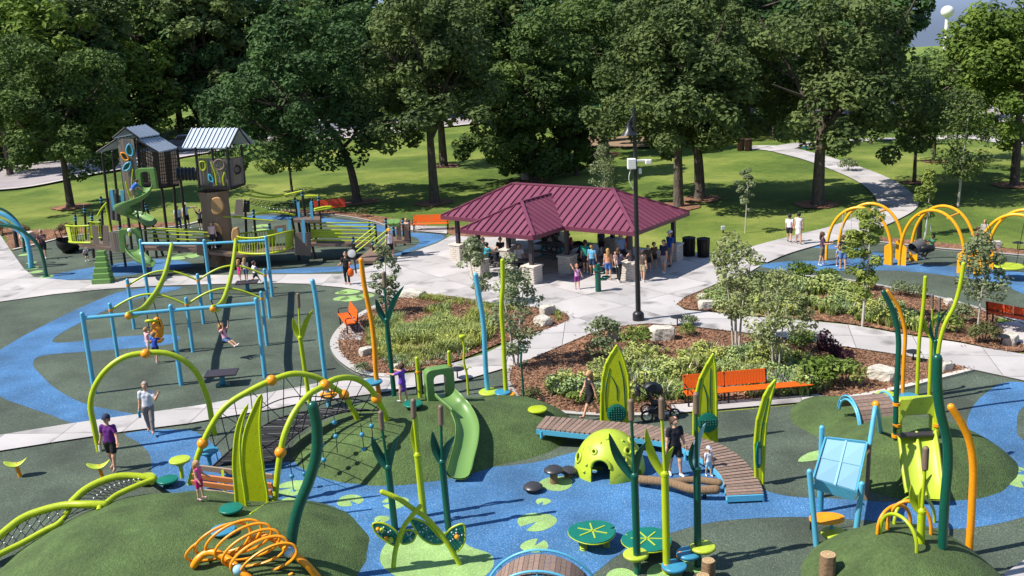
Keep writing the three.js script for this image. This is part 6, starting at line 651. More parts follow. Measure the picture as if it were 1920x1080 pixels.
{ const [x, z] = [5.21, -41.32], h = 8.85, t = thing('lamp_post', 'tall black lamp post with white camera boxes on the plaza', 'lamp post', [x, 0, z]); add('shaft', cyl(0.11, 0.075, h - 0.3, 0, 0.3, 0), M.pole, t); add('base', lathe([[0.24, 0], [0.24, 0.32], [0.2, 0.38], [0.12, 0.44]], 18), M.pole, t); const c = add('camera_box', rbox(0.34, 0.42, 0.3, 0.03, -0.16, 6.62, 0.12), M.white, t); add('camera_arm', rbox(0.5, 0.09, 0.09, 0.02, 0.3, 6.72, 0.05), M.white, t); add('camera', rbox(0.26, 0.2, 0.2, 0.04, 0.52, 6.66, 0.1), M.white, t); add('small_box', rbox(0.12, 0.22, 0.12, 0.02, 0.18, 6.3, 0.08), M.white, t); add('lamp_arm', tube([[0, 8.5, 0], [-0.1, 8.45, 0], [-0.2, 8.25, 0]], 0.04), M.pole, t); add('lamp_shade', lathe([[0.06, 8.3], [0.1, 8.15], [0.16, 7.95], [0.34, 7.78], [0.33, 7.76], [0.05, 7.85]], 20).translate(-0.22, 0, 0), M.pole, t); add('cable', tube([[-0.2, 6.4, 0.1], [-0.28, 6.0, 0.12], [-0.12, 5.6, 0.1]], 0.015), M.white, t); }
for (const [p, h, l] of [[[-31.49, -64.91], 1.15, 'black bollard light at the left edge by the man'], [[21.85, -53.67], 1.15, 'black bollard light behind the middle swing arch'], [[-3.37, -33.71], 0.9, 'dark bollard light behind the green slide hood']]) { const t = thing('bollard_light', l, 'bollard', [p[0], 0, p[1]], 0, 'bollard lights'); add('body', cyl(0.13, 0.13, h), M.pole, t); add('cap', lathe([[0.14, h], [0.13, h + 0.05], [0, h + 0.08]], 16), M.pole, t); add('louvre', new THREE.TorusGeometry(0.135, 0.012, 5, 18).rotateX(Math.PI / 2).translate(0, h - 0.12, 0), M.black, t); }
for (const [p, l] of [[[6.66, -40.26], 'black disc path light at the plaza edge left of the boardwalk'], [[17.7, -35.63], 'black disc path light before the right boulder'], [[-2.12, -35.07], 'small black spot light behind the green slide'], [[14, -34.39], 'small black spot light between the tall poles'], [[25.5, -50.34], 'black disc path light behind the disc swing']]) { const t = thing('path_light', l, 'path light', [p[0], 0, p[1]], 0, 'small path lights'); add('stake', cyl(0.025, 0.025, 0.42), M.pole, t); add('shade', lathe([[0.02, 0.5], [0.26, 0.42], [0.27, 0.4], [0.05, 0.4]], 18), M.pole, t); }
{ const [x, z] = [12.37, -58.38], t = thing('flood_light', 'small grey ground flood light on the lawn', 'flood light', [x, 0, z]); add('head', rbox(0.24, 0.26, 0.2, 0.04, 0, 0.3, 0), M.silver, t); add('stand', box(0.08, 0.2, 0.08, 0, 0.1, 0), M.pole, t); }
{ const [x, z] = [-8.13, -52.7], t = thing('round_sign', 'round white sign on a dark post by the ramp', 'sign', [x, 0, z]); add('post', rod([0, 0, 0], [-0.08, 1.7, 0], 0.045), M.dark, t); add('panel', lathe([[0, -0.02], [0.23, -0.02], [0.23, 0.02], [0, 0.02]], 24).rotateX(Math.PI / 2).translate(-0.14, 1.15, 0.07), M.white, t); add('rim', new THREE.TorusGeometry(0.24, 0.03, 6, 26).translate(-0.14, 1.15, 0.07), M.dark, t); }
// -- benches
function bench(label, pos, turn, L, backs, mat = M.benchO) {          // slatted back and seat on black legs, facing local +z
  const t = thing('bench', label, 'bench', pos, turn, 'orange benches'), n = Math.round(L / 0.1);
  for (let i = 0; i < 4; i++) add('seat_slat', rbox(L, 0.035, 0.1, 0.01, 0, 0.45, -0.16 + i * 0.115), mat, t);
  for (const [x0, x1] of backs) { const k = Math.round((x1 - x0) / 0.1); for (let i = 0; i < k; i++) add('back_slat', xf(rbox(0.092, 0.46, 0.03, 0.008), [x0 + (i + 0.5) * ((x1 - x0) / k), 0.73, -0.3], [-0.2, 0, 0]), mat, t); add('back_rail', rod([x0, 0.62, -0.315], [x1, 0.62, -0.315], 0.02), M.black, t); }
  for (const x of L > 2.5 ? [-L / 2 + 0.08, -L / 6, L / 6, L / 2 - 0.08] : [-L / 2 + 0.08, L / 2 - 0.08]) { add('leg', box(0.05, 0.44, 0.05, x, 0.22, 0.16), M.black, t); add('leg', xf(box(0.05, 0.95, 0.05), [x, 0.46, -0.29], [-0.12, 0, 0]), M.black, t); add('foot_bar', box(0.045, 0.04, 0.42, x, 0.41, -0.06), M.black, t); }
  for (const x of [-L / 2 + 0.05, L / 2 - 0.05]) add('armrest', tube([[x, 0.45, 0.18], [x, 0.66, 0.18], [x, 0.68, -0.2]], 0.022), M.black, t); return t;
}
{ const a = [5.39, -31.11], b = [9.56, -31.48], L = Math.hypot(b[0] - a[0], b[1] - a[1]); bench('long orange slatted bench behind the leaf panels', [(a[0] + b[0]) / 2, 0.02, (a[1] + b[1]) / 2 - 0.15], Math.atan2(-(b[1] - a[1]), b[0] - a[0]), L, [[-L / 2 + 0.02, -L / 6 - 0.01], [-L / 6 + 0.01, L / 6 - 0.02]]); }
bench('orange bench behind the left corner of the purple roof', [[-4.9, -63.66][0], 0.03, [-4.9, -63.66][1]], -0.1, 2.3, [[-1.13, -0.01], [0.01, 1.13]]); bench('orange bench seen end on beside the left bed', [[-7.1, -42.29][0], 0.05, [-7.1, -42.29][1]], -1.25, 1.9, [[-0.93, 0.93]]); bench('orange bench at the right edge with its back to the path', [[19.18, -37.55][0], 0.05, [19.18, -37.55][1]], 2.2, 2.2, [[-1.08, -0.02], [0.02, 1.08]], coat('#d8502a', 0.85)); bench('red orange bench behind the tree house ropes', [[-12.58, -71.78][0], 0.05, [-12.58, -71.78][1]], 0.2, 2.4, [[-1.18, -0.02], [0.02, 1.18]], coat('#d8471c', 0.85));
// -- the tree house play structure
{
  const t = thing('tree_house_play_structure', 'tall tree house play structure with metal roofs, ramps and slides', 'play structure', [...[-19.81, -59.91]].toSpliced(1, 0, 0));
  const post = (p, r = 0.075, bands = true) => { const m = addW('post', tube([p[0], p[1]], r, { rad: 8 }), M.dark, t); if (bands) for (const d of [0.08, 0.26]) { const k = d / Math.max(0.3, p[0][1] - p[1][1]); addW('clamp', rod(lerp3(p[0], p[1], k), lerp3(p[0], p[1], k + 0.06 / Math.max(0.3, p[0][1] - p[1][1])), r * 1.25, r * 1.25, 8), M.blue, m); } };
  for (const p of [[[-24.56, 5.92, -63.25], [-24.76, 0, -63.25]], [[-24.27, 5.9, -64.16], [-24.52, 0, -64.16]], [[-20.45, 6.04, -60.97], [-20.52, 0, -60.97]], [[-20.02, 6, -63.39], [-20.13, 0, -63.39]], [[-19.61, 5.83, -60.82], [-19.89, 0, -60.82]], [[-21.08, 6.96, -59.71], [-21.42, 0, -59.71]], [[-23.09, 6.8, -62.24], [-23.21, 0, -62.24]]]) post(p, 0.085, false);
  for (const p of [[[-26.75, 2.22, -63.15], [-26.92, 0, -63.15]], [[-26.19, 2.69, -63.34], [-26.4, 0, -63.34]], [[-24.66, 2.64, -60.54], [-24.93, 0, -60.54]], [[-23.92, 2.43, -59.75], [-24.06, 0, -59.75]], [[-25.2, 2.03, -61.2], [-25.21, 0, -61.2]], [[-22.88, 1.94, -58.09], [-22.95, 0, -58.09]], [[-22, 2.36, -57.6], [-21.98, 0, -57.6]], [[-21.65, 1.92, -59.78], [-21.73, 0, -59.78]], [[-20.8, 1.92, -59.57], [-20.84, 0, -59.57]], [[-24.83, 3.33, -62.7], [-25.09, 0, -62.7]], [[-21.27, 3.18, -60.1], [-20.63, 0, -60.1]], [[-17.13, 1.53, -56.77], [-17.17, 0, -56.77]], [[-16.68, 1.7, -56.4], [-16.74, 0, -56.4]], [[-15.09, 3.26, -58.83], [-15.31, 0, -58.83]], [[-14.86, 2.55, -59.62], [-14.93, 0, -59.62]], [[-16.97, 2.25, -60.12], [-17.01, 0, -60.12]], [[-15.42, 1.55, -57.47], [-15.51, 0, -57.47]], [[-12.12, 2.76, -56.9], [-11.9, 0, -56.9]], [[-12.04, 3.36, -58.01], [-11.86, 0, -58.01]], [[-12.01, 3.53, -60.08], [-11.92, 0, -60.08]], [[-11.66, 2.69, -63.23], [-11.71, 0, -63.23]], [[-11.58, 2.85, -60.61], [-11.57, 0, -60.61]], [[-11.22, 2.4, -56.98], [-11.06, 0, -56.98]], [[-7.95, 1.81, -57.93], [-7.95, 0, -57.93]], [[-7.58, 1.7, -57.55], [-7.56, 0, -57.55]], [[-7.34, 1.43, -60.8], [-7.32, 0, -60.8]], [[-6.19, 1.6, -59.58], [-6.19, 0, -59.58]], [[-8.62, 1.33, -55.86], [-8.59, 0, -55.86]], [[-7.53, 1.29, -55.61], [-7.52, 0, -55.61]], [[-6.76, 1.31, -59.41], [-6.74, 0, -59.41]], [[-5.91, 1.35, -60.13], [-5.92, 0, -60.13]], [[-14.12, 1.61, -60.02], [-14.13, 0, -60.02]]]) post(p);
  // plank tower wall with leaf emblems
  const wall = (c, n, mats, th = 0.05) => { for (let i = 0; i < n; i++) { const u0 = i / n + 0.008, u1 = (i + 1) / n - 0.008; addW('plank', quadXZ(lerp3(c[3], c[2], u0), lerp3(c[3], c[2], u1), lerp3(c[0], c[1], u1), lerp3(c[0], c[1], u0), th), mats[(i * 7) % mats.length], t); } };
  wall([[-20.59, 7.49, -55.3], [-19.72, 7.36, -55.3], [-19.73, 4.03, -55.3], [-20.59, 4.07, -55.3]], 5, M.plankG);
  const emblem = (pts, mat, fill) => { const z = pts[0][2], e = addW('leaf_emblem', plate(pts, 0.03, 0.005), fill, t); addW('rim', tube(pts, 0.045, { closed: true, seg: 24, rad: 6 }), mat, e); };
  emblem([[-19.94, 7.15, -55.2], [-19.79, 6.83, -55.2], [-19.89, 6.53, -55.2], [-20.08, 6.59, -55.2], [-20.13, 6.88, -55.2]], M.blue, M.teal); emblem([[-20.44, 6.7, -55.2], [-20.19, 6.63, -55.2], [-20.09, 6.34, -55.2], [-20.29, 6.32, -55.2]], M.orange, M.dark); emblem([[-20, 6.19, -55.2], [-20.1, 5.88, -55.2], [-20.32, 5.75, -55.2], [-20.45, 5.81, -55.2], [-20.29, 6.09, -55.2]], M.blue, M.teal); addW('grass_emblem', tube([[-20.4, 5.12, -55.2], [-20.36, 4.66, -55.2], [-20.26, 4.1, -55.2]], 0.04), M.lime, t); addW('grass_emblem', tube([[-19.94, 5.79, -55.2], [-20.1, 5.02, -55.2], [-20.15, 4.07, -55.2]], 0.035), M.lime, t);
  // dark mesh walls and decks of the first tower
  for (const c of [[[-20.15, 7.07, -56.6], [-18.97, 6.37, -56.6], [-19.07, 4.76, -56.6], [-20.32, 5.03, -56.6]], [[-19.2, 6.34, -57.4], [-18.17, 6.47, -57.4], [-18.27, 4.6, -57.4], [-19.29, 4.56, -57.4]]]) { const n = 9; for (let i = 0; i <= n; i++) addW('mesh_wire', bar(lerp3(c[0], c[1], i / n), lerp3(c[3], c[2], i / n), 0.018, 4), M.dark, t); for (let i = 0; i <= n; i++) addW('mesh_wire', bar(lerp3(c[0], c[3], i / n), lerp3(c[1], c[2], i / n), 0.018, 4), M.dark, t); }
  wall([[-20.39, 6.46, -57.9], [-18.37, 6.36, -57.9], [-18.43, 4.53, -57.9], [-20.46, 4.64, -57.9]], 6, [M.dark, M.plankG[1]]); addW('deck', quad(...[[-20.45, 4.95, -55.6], [-18.69, 4.74, -55.6]], ...[[-18.33, 4.57, -57.6], [-20.28, 4.76, -57.6]], 0.12), M.dark, t);
  const metalRoof = (a, b, c, d, n) => { addW('roof_sheet', quad(a, b, c, d, 0.05), M.steelroof, t); for (let i = 0; i <= n; i++) addW('roof_rib', beam(lerp3(a, b, i / n).map((v, k) => v + (k === 1 ? 0.02 : 0)), lerp3(d, c, i / n).map((v, k) => v + (k === 1 ? 0.02 : 0)), 0.04, 0.05), M.steelroof, t); };
  { const f = (x, y) => 0; const r0 = [-20.09, 8, -55.3], r1 = [-19.65, 7.97, -57.2], e0 = [-19.45, 7.46, -55.3], e1 = [-18.93, 7.41, -57.2], w0 = [-20.78, 7.52, -55.3], w1 = [w0[0] + (r1[0] - r0[0]), w0[1], -57.2]; metalRoof(r0, r1, e1, e0, 6); metalRoof(r0, r1, w1, w0, 6); const l0 = [-19.53, 7.35, -55.3], l1 = [-18.98, 7.29, -57.2], l2 = [-18.06, 6.63, -57.2], l3 = [-18.51, 6.64, -55.3]; metalRoof(l0, l1, l2, l3, 7); const m0 = [-20.65, 7.41, -55.3], m3 = [-21.74, 6.81, -55.3], dx = r1[0] - r0[0]; metalRoof(m0, [m0[0] + dx, m0[1], -57.2], [m3[0] + dx, m3[1], -57.2], m3, 6); addW('gable_beam', bar(w0, r0, 0.05), M.dark, t); addW('gable_beam', bar(r0, e0, 0.05), M.dark, t); addW('gable_beam', bar(m3, m0, 0.05), M.dark, t); addW('gable_beam', bar(l0, l3, 0.05), M.dark, t); }
  // second tower: cabin on a moulded tree trunk
  { const z0 = -56.2, z1 = -58.2, a = [-17.11, 7.64, -57.2], b = [-14.54, 7.53, -57.2], c = [-14.93, 6.58, -56.2], d = [-17.46, 6.71, -56.2]; metalRoof(a, b, c, d, 11); const w = b[0] - a[0], bk = [-14.27, 6.53, -58.2]; metalRoof(a, b, [b[0] + 0.5, c[1], z1], [a[0] + 0.5, d[1], z1], 11); addW('gable_beam', bar(b, c, 0.05), M.dark, t); addW('gable_beam', bar(b, bk, 0.05), M.dark, t);
    wall([[-16.76, 6.06, -56.3], [-15.02, 5.97, -56.3], [-15.14, 4.45, -56.3], [-16.82, 4.6, -56.3]], 7, M.plankG); const R = [[-14.99, 5.97, -56.3], [-14.66, 5.87, -57.9], [-14.73, 4.46, -57.9], [-15.14, 4.45, -56.3]]; for (let i = 0; i < 4; i++) addW('plank', quadXZ(lerp3(R[3], R[2], i / 4 + 0.01), lerp3(R[3], R[2], (i + 1) / 4 - 0.01), lerp3(R[0], R[1], (i + 1) / 4 - 0.01), lerp3(R[0], R[1], i / 4 + 0.01), 0.05), M.plankG[(i + 2) % 4], t);
    for (const p of [[[-16.77, 6.65, -56.2], [-16.8, 4.55, -56.2]], [[-15.04, 6.59, -56.2], [-15.12, 4.44, -56.2]], [[-14.71, 6.47, -57.9], [-14.74, 4.43, -57.9]], [[-15.89, 6.6, -56.25], [-15.91, 6.02, -56.25]]]) post(p, 0.07, false);
    for (const c2 of [[[-16.69, 6.58, -56.3], [-15.91, 6.54, -56.3], [-15.95, 6.04, -56.3], [-16.73, 6.08, -56.3]], [[-15.86, 6.53, -56.3], [-15.05, 6.49, -56.3], [-15.05, 6, -56.3], [-15.89, 6.04, -56.3]], [[-14.99, 6.51, -56.4], [-14.64, 6.39, -57.8], [-14.63, 5.91, -57.8], [-15.02, 5.98, -56.4]]]) for (let i = 0; i <= 7; i++) { addW('mesh_wire', bar(lerp3(c2[0], c2[1], i / 7), lerp3(c2[3], c2[2], i / 7), 0.012, 4), M.dark, t); if (i < 5) addW('mesh_wire', bar(lerp3(c2[0], c2[3], i / 4), lerp3(c2[1], c2[2], i / 4), 0.012, 4), M.dark, t); }
    addW('window_frame', tube([[-16.61, 5.89, -56.2], [-16.35, 5.87, -56.2], [-16.36, 5.53, -56.2], [-16.52, 5.42, -56.2], [-16.64, 5.6, -56.2]], 0.05, { closed: true, seg: 24, rad: 6 }), M.lime, t); emblem([[-16.2, 5.2, -56.2], [-16.02, 4.98, -56.2], [-16.04, 4.78, -56.2], [-16.21, 4.87, -56.2]], M.blue, M.teal); for (const p of [[[-16, 5.83, -56.2], [-15.87, 5.24, -56.2], [-15.86, 4.59, -56.2]], [[-15.35, 5.24, -56.2], [-15.47, 4.92, -56.2], [-15.46, 4.57, -56.2]]]) addW('grass_emblem', tube(p, 0.045), M.lime, t); addW('knot', new THREE.TorusGeometry(0.28, 0.05, 6, 18).translate(...[-15.59, 5.69, -56.22]), M.plankG[1], t); addW('knot', xf(new THREE.TorusGeometry(0.22, 0.06, 6, 16), [-14.84, 5.28, -57], [0, 0.9, 0]), M.dark, t);
    addW('floor_beam', quad(...[[-16.82, 4.63, -56.1], [-15.07, 4.42, -56.1]], ...[[-14.73, 4.41, -58], [-16.59, 4.51, -58]], 0.14), M.dark, t);
    const tb = [-16.12, 0, -57.61], tr = new THREE.CylinderGeometry(0.88, 0.85, 4.2, 26, 14, true).translate(0, 2.1, 0), p = tr.attributes.position; for (let i = 0; i < p.count; i++) { const an = Math.atan2(p.getZ(i), p.getX(i)), y = p.getY(i), k = 1 + 0.07 * Math.sin(an * 5) + 0.05 * Math.sin(an * 9 + y) + Math.max(0, 0.9 - y) * 0.35 + Math.max(0, y - 3.6) * 0.25; p.setX(i, p.getX(i) * k * 0.86); p.setZ(i, p.getZ(i) * k * 0.86); } tr.computeVertexNormals(); const trunk = addW('tree_trunk', tr.translate(tb[0] - 0.15, 0, -57.0), M.trunkart, t);
    const carve = (pts, z) => addW('carved_patch', plate(pts, 0.25, 0.05), M.carve, trunk); carve([[-16.18, 3.87, -56.2], [-15.77, 3.91, -56.2], [-15.58, 3.48, -56.2], [-15.75, 3.08, -56.2], [-16.17, 2.98, -56.2], [-16.3, 3.4, -56.2]]); carve([[-16.22, 2.51, -56.15], [-15.95, 2.32, -56.15], [-15.89, 1.83, -56.15], [-16.2, 1.67, -56.15], [-16.33, 2.1, -56.15]]); carve([[-15.25, 2.11, -56.1], [-14.94, 2.21, -56.1], [-14.97, 1.43, -56.1], [-15.29, 1.27, -56.1]]); addW('hollow', xf(lathe([[0, 0], [0.3, 0], [0.3, 0.05], [0, 0.05]], 14).rotateX(Math.PI / 2), [-16.12, 1.57, -56.02], [0, 0, 0], [1, 1.6, 1]), M.black, trunk); }
  addW('crawl_tube', rod([-18.22, 5.19, -57.2], [-17.07, 5.13, -57.2], 0.34, 0.34, 16), M.black, t); for (let i = 0; i < 6; i++) addW('tube_ring', xf(new THREE.TorusGeometry(0.36, 0.03, 6, 18).rotateY(Math.PI / 2), lerp3([-18.16, 5.19, -57.2], [-17.13, 5.13, -57.2], i / 5)), M.plastic, t);
  // slides
  addW('slide_hood', xf(hood(1.0, 1.1, 0.3, 0.56, 0.95, 0.2), [-19.26, 4.72, -55.2], [0, 0, 0]), M.slide, t); addW('slide_chute', chute([...[[-19.2, 4.82, -54.9]], ...[[-19.29, 4.4, -54.3]], ...[[-19.69, 4.14, -53.9]], ...[[-20.21, 3.93, -54]], ...[[-20.65, 3.6, -54.7]], ...[[-20.63, 3.24, -55.4]], ...[[-20.05, 3.13, -55.2]], ...[[-19.46, 3.03, -54.6]], ...[[-19.03, 2.89, -54]]], 0.75, M.slide, 0.3), M.slide, t); addW('slide_post', rod([-19.79, 3.51, -54.6], [[-19.79, 3.51, -54.6][0] + 0.1, 0, -54.6], 0.06), M.dark, t);
  addW('slide_hood', xf(hood(1.15, 1.2, 0.3, 0.66, 1.0, 0.2), [-20.34, 1.5, -54.6], [0, 0.1, 0]), M.slide, t); addW('slide_chute', chute([...[[-20.2, 1.5, -54.3]], ...[[-19.99, 1.4, -53.9]], ...[[-19.67, 1.15, -53.6]], ...[[-19.27, 0.92, -53.4]], ...[[-18.97, 0.81, -53.4]]], 0.75, M.slide, 0.28), M.slide, t);
  // lime railings
  const railing = (tops, bots, n, solid0, solid1) => { const f = along(tops), g = along(bots); addW('rail', tube(tops, 0.045, { seg: 24 }), M.lime, t); addW('rail', tube(bots, 0.06, { seg: 24 }), M.lime, t); for (let i = 0; i <= n; i++) { const k = i / n; if (k >= solid0 && k <= solid1) { if (k < solid1) addW('rail_panel', quadXZ(g(k), g(k + 1 / n), f(k + 1 / n), f(k), 0.03), M.limeP, t); } else addW('rail_bar', bar(f(k), g(k), 0.025, 5), M.lime, t); } };
  railing([...[[-24.65, 2.62, -57.6]], ...[[-24.82, 2.64, -57.2]], ...[[-24.46, 2.73, -56.5]], ...[[-23.7, 2.75, -56]], ...[[-22.93, 2.8, -55.7]]], [...[[-24.65, 1.7, -57.6]], ...[[-24.75, 1.72, -57.2]], ...[[-24.43, 1.79, -56.5]], ...[[-23.75, 1.83, -56]], ...[[-22.98, 1.85, -55.7]]], 16, 0.1, 0.5); railing([[-23.65, 2.69, -57.6], [-23.35, 2.64, -57.6], [-23.05, 2.63, -57.6]], [[-23.72, 1.83, -57.6], [-23.43, 1.72, -57.6], [-23.12, 1.74, -57.6]], 6, 0, 0.4);
  railing([...[[-15.35, 1.74, -56.8]], ...[[-14.76, 1.74, -55.6]], ...[[-13.71, 1.79, -54.9]], ...[[-12.79, 1.93, -54.7]], ...[[-12.12, 2.01, -55]], ...[[-11.86, 1.89, -56]]], [...[[-15.31, 0.82, -56.8]], ...[[-14.8, 0.87, -55.6]], ...[[-13.81, 0.91, -54.9]], ...[[-12.89, 0.96, -54.7]], ...[[-12.22, 1.04, -55]], ...[[-11.98, 1.06, -56]]], 30, 0.8, 1.0); railing([[-15.3, 1.6, -57.5], [-14.48, 1.64, -57.5], [-13.56, 1.69, -57.5], [-13.26, 1.67, -57.5]], [[-15.27, 0.79, -57.5], [-14.42, 0.78, -57.5], [-13.57, 0.76, -57.5], [-13.26, 0.81, -57.5]], 14, 0.72, 1.0);
  for (const p of [[[-19.9, 2.44, -55.5], [-16.47, 2.11, -55.5]], [[-19.72, 2.27, -55.4], [-16.38, 1.92, -55.4]], [[-19.66, 2, -55.4], [-16.38, 1.68, -55.4]], [[-19.7, 1.74, -55.4], [-16.4, 1.5, -55.4]], [[-19.98, 2.25, -57], [-17.02, 1.97, -57]], [[-15.72, 2.8, -56.4], [-13.04, 2.42, -56.4]], [[-15.35, 2.7, -57], [-13.18, 2.31, -57]], [[-11.16, 2.03, -57.3], [-7.69, 1.85, -57.3]], [[-10.98, 2.01, -56.4], [-7.41, 1.79, -56.4]], [[-11, 1.8, -56.4], [-7.42, 1.58, -56.4]], [[-11.01, 1.62, -56.4], [-7.44, 1.37, -56.4]], [[-11.03, 1.44, -56.4], [-7.46, 1.13, -56.4]], [[-11.05, 1.23, -56.4], [-7.47, 0.98, -56.4]], [[-8.36, 1.3, -54.8], [-7.25, 2.06, -54.8]], [[-8.35, 1.03, -54.8], [-7.25, 1.8, -54.8]], [[-8.35, 0.76, -54.8], [-7.27, 1.53, -54.8]], [[-7.38, 1.3, -54.8], [-6.64, 1.82, -54.8]], [[-7.37, 1.01, -54.8], [-6.66, 1.56, -54.8]], [[-7.37, 0.71, -54.8], [-6.68, 1.27, -54.8]]]) addW('hand_rail', bar(p[0], p[1], 0.04, 6), M.lime, t);
  for (const p of [[[-14.7, 3.93, -57], [-13.98, 3.72, -57], [-13.09, 3.64, -57], [-12.19, 3.77, -57], [-11.4, 3.91, -57]], [[-14.44, 3.94, -57.8], [-13.71, 3.72, -57.8], [-12.97, 3.62, -57.8], [-12.05, 3.7, -57.8]], [[-14.05, 2.8, -56.6], [-13.24, 2.87, -56.6], [-12.51, 2.81, -56.6], [-11.87, 2.65, -56.6]], [[-10.79, 2.86, -57], [-10.18, 2.95, -57], [-9.77, 2.92, -57], [-10.13, 2.85, -57], [-10.8, 2.77, -57]]]) addW('hand_rail', tube(p, 0.055), M.lime, t);
  // decks, ramps and brown panels
  for (const [a, b, c, d] of [[[-19.98, 1.53, -55.2], [-16.41, 1.22, -55.2], [-17.09, 1.13, -57.2], [-20.55, 1.44, -57.2]], [[-11.27, 1.07, -56.2], [-7.52, 0.84, -56.2], [-7.75, 0.81, -57.6], [-11.38, 1.03, -57.6]], [[-8.42, 0.31, -54.6], [-7.38, 0.25, -54.6], [-6.77, 0.76, -55.8], [-7.49, 0.8, -56.4]], [[-16.43, 1.1, -55.2], [-14.71, 0.83, -55.2], [-15.3, 0.87, -57.4], [-16.85, 1.02, -57.4]], [[-14.71, 0.83, -55.2], [-11.85, 0.98, -55.6], [-12.32, 0.93, -57.4], [-15.23, 0.93, -57.4]], [[-23.62, 1.77, -55.8], [-21.03, 1.42, -55.4], [-21.58, 1.42, -57.4], [-24.55, 1.79, -57.4]], [[-6.8, 1.03, -56], [-5.5, 0.96, -56], [-5.71, 0.93, -57.4], [-6.86, 0.99, -57.4]], [[-11.83, 2.49, -56], [-10.37, 2.41, -56], [-10.6, 2.38, -57.4], [-11.95, 2.45, -57.4]]]) addW('deck', quad(a, b, c, d, 0.16), M.brown, t);
  const pan = (pts, m) => addW('panel', quadXZ(...pts, 0.05), m, t);
  pan([[-22.69, 1.83, -55.3], [-22.4, 1.81, -55.3], [-22.31, 2.81, -55.3], [-22.61, 2.89, -55.3]], M.plankG[1]); pan([[-22.17, 1.8, -55.3], [-21.83, 1.72, -55.3], [-21.76, 2.78, -55.3], [-22.01, 2.86, -55.3]], M.plankG[1]); wall([[-21.74, 2.48, -55.2], [-21.14, 2.39, -55.2], [-21.07, 1.29, -55.2], [-21.75, 1.41, -55.2]], 5, M.plankG); wall([[-21.54, 4.66, -55.6], [-21, 4.74, -55.6], [-21.2, 2.96, -55.6], [-21.68, 3.08, -55.6]], 4, [M.plankG[2], M.dark]); pan([[-17.05, 1, -55], [-16.68, 0.92, -55], [-16.57, 1.86, -55], [-16.96, 1.94, -55]], M.brown); pan([[-11.86, 0.59, -55.6], [-10.98, 0.49, -55.6], [-10.86, 1.8, -55.6], [-11.73, 1.84, -55.6]], M.brown); pan([[-11.07, 1.35, -56.4], [-9.35, 1.26, -56.4], [-9.32, 1.68, -56.4], [-11.03, 1.77, -56.4]], M.limeP); pan([[-12.91, 1.77, -56], [-12.32, 1.74, -56], [-12.27, 2.24, -56], [-12.92, 2.19, -56]], M.brown); pan([[-12.76, 1.87, -55.9], [-12.46, 1.88, -55.9], [-12.44, 2.06, -55.9], [-12.74, 2.05, -55.9]], M.blue); pan([[-6.24, 1.06, -56], [-5.97, 1.04, -56], [-5.96, 1.94, -56], [-6.2, 1.96, -56]], M.brown); pan([[-5.82, 1.03, -56], [-5.56, 1.02, -56], [-5.52, 1.92, -56], [-5.79, 1.93, -56]], M.brown); pan([[-14.96, 2.99, -55.8], [-14.5, 2.9, -55.8], [-14.43, 3.79, -55.8], [-14.8, 3.8, -55.8]], M.plankG[1]); pan([[-14.79, 2.88, -57], [-14.43, 2.87, -57], [-14.36, 3.52, -57], [-14.68, 3.54, -57]], M.dark);
  for (const p of [[[-11.38, 2.58, -55.7], [-11.49, 2.65, -55.7], [-11.5, 3.47, -55.7], [-11.34, 3.52, -55.7]], [[-10.66, 2.48, -55.7], [-10.81, 2.49, -55.7], [-10.8, 3.44, -55.7], [-10.65, 3.49, -55.7]], [[-11.21, 1.27, -55.5], [-11.33, 1.28, -55.5], [-11.29, 2.55, -55.5], [-11.11, 2.6, -55.5]], [[-11.95, 1.98, -55.6], [-12.09, 2.04, -55.6], [-12.01, 2.57, -55.6], [-11.87, 2.51, -55.6]]]) pan(p, M.blue); for (const p of [[[-21.31, 3.58, -55.5], [-21.45, 3.59, -55.5], [-21.46, 4.73, -55.5], [-21.29, 4.72, -55.5]], [[-20.8, 3.7, -55.5], [-20.94, 3.71, -55.5], [-20.89, 4.67, -55.5], [-20.69, 4.66, -55.5]]]) pan(p, M.blue);
  for (const p of [[[-21.71, 3.93, -55.3], [-21.66, 3.48, -55.3], [-21.65, 2.75, -55.3], [-21.6, 2.3, -55.3]], [[-21.66, 4.04, -55.3], [-21.97, 3.73, -55.3], [-22.22, 3.37, -55.3]]]) addW('climb_rail', tube(p, 0.05), M.lime, t);
  { const g = []; for (let i = 0; i < 6; i++) { const p = [-21.76, 1, -53.6]; addW('moulded_step', rbox(1.0 - i * 0.11, 0.3, 0.7 - i * 0.08, 0.03, p[0] - i * 0.03, 0.15 + i * 0.27, p[2] - i * 0.14), M.slide, t); } }
  // rope net bridge and drums
  { const a = along([[-14.42, 3.49, -56.5], [-13.34, 3.14, -56.5], [-11.88, 2.91, -56.5]]), b = along([[-14.41, 3.57, -57.5], [-13.24, 3.32, -57.5], [-11.86, 3.25, -57.5]]); for (let i = 0; i <= 12; i++) { addW('net_rope', bar(a(i / 12), b(i / 12), 0.015, 4), M.rope, t); addW('net_clip', ball(0.035, ...b(i / 12), 6), M.silver, t); addW('net_clip', ball(0.035, ...a(i / 12), 6), M.silver, t); } for (let k = 0; k <= 4; k++) addW('net_rope', tube([0, 0.25, 0.5, 0.75, 1].map((q) => lerp3(a(q), b(q), k / 4)), 0.015, { rad: 4 }), M.rope, t); }
  for (const p of [[-6.48, 2.03, -56], [-6.19, 2.02, -56]]) addW('drum', xf(new THREE.CylinderGeometry(0.22, 0.2, 0.25, 16), p, [0.5, 0, 0]), M.slide, t); addW('top_rail', bar([-11.19, 3.63, -57], [-10.54, 3.6, -57], 0.05), M.limeD, t); addW('play_wheel', ball(0.12, ...[-20.28, 2.65, -54.4], 10), M.white, t); addW('play_wheel', rod([-20.32, 2.36, -54.4], [-20.28, 2.59, -54.4], 0.06), M.lime, t);
}
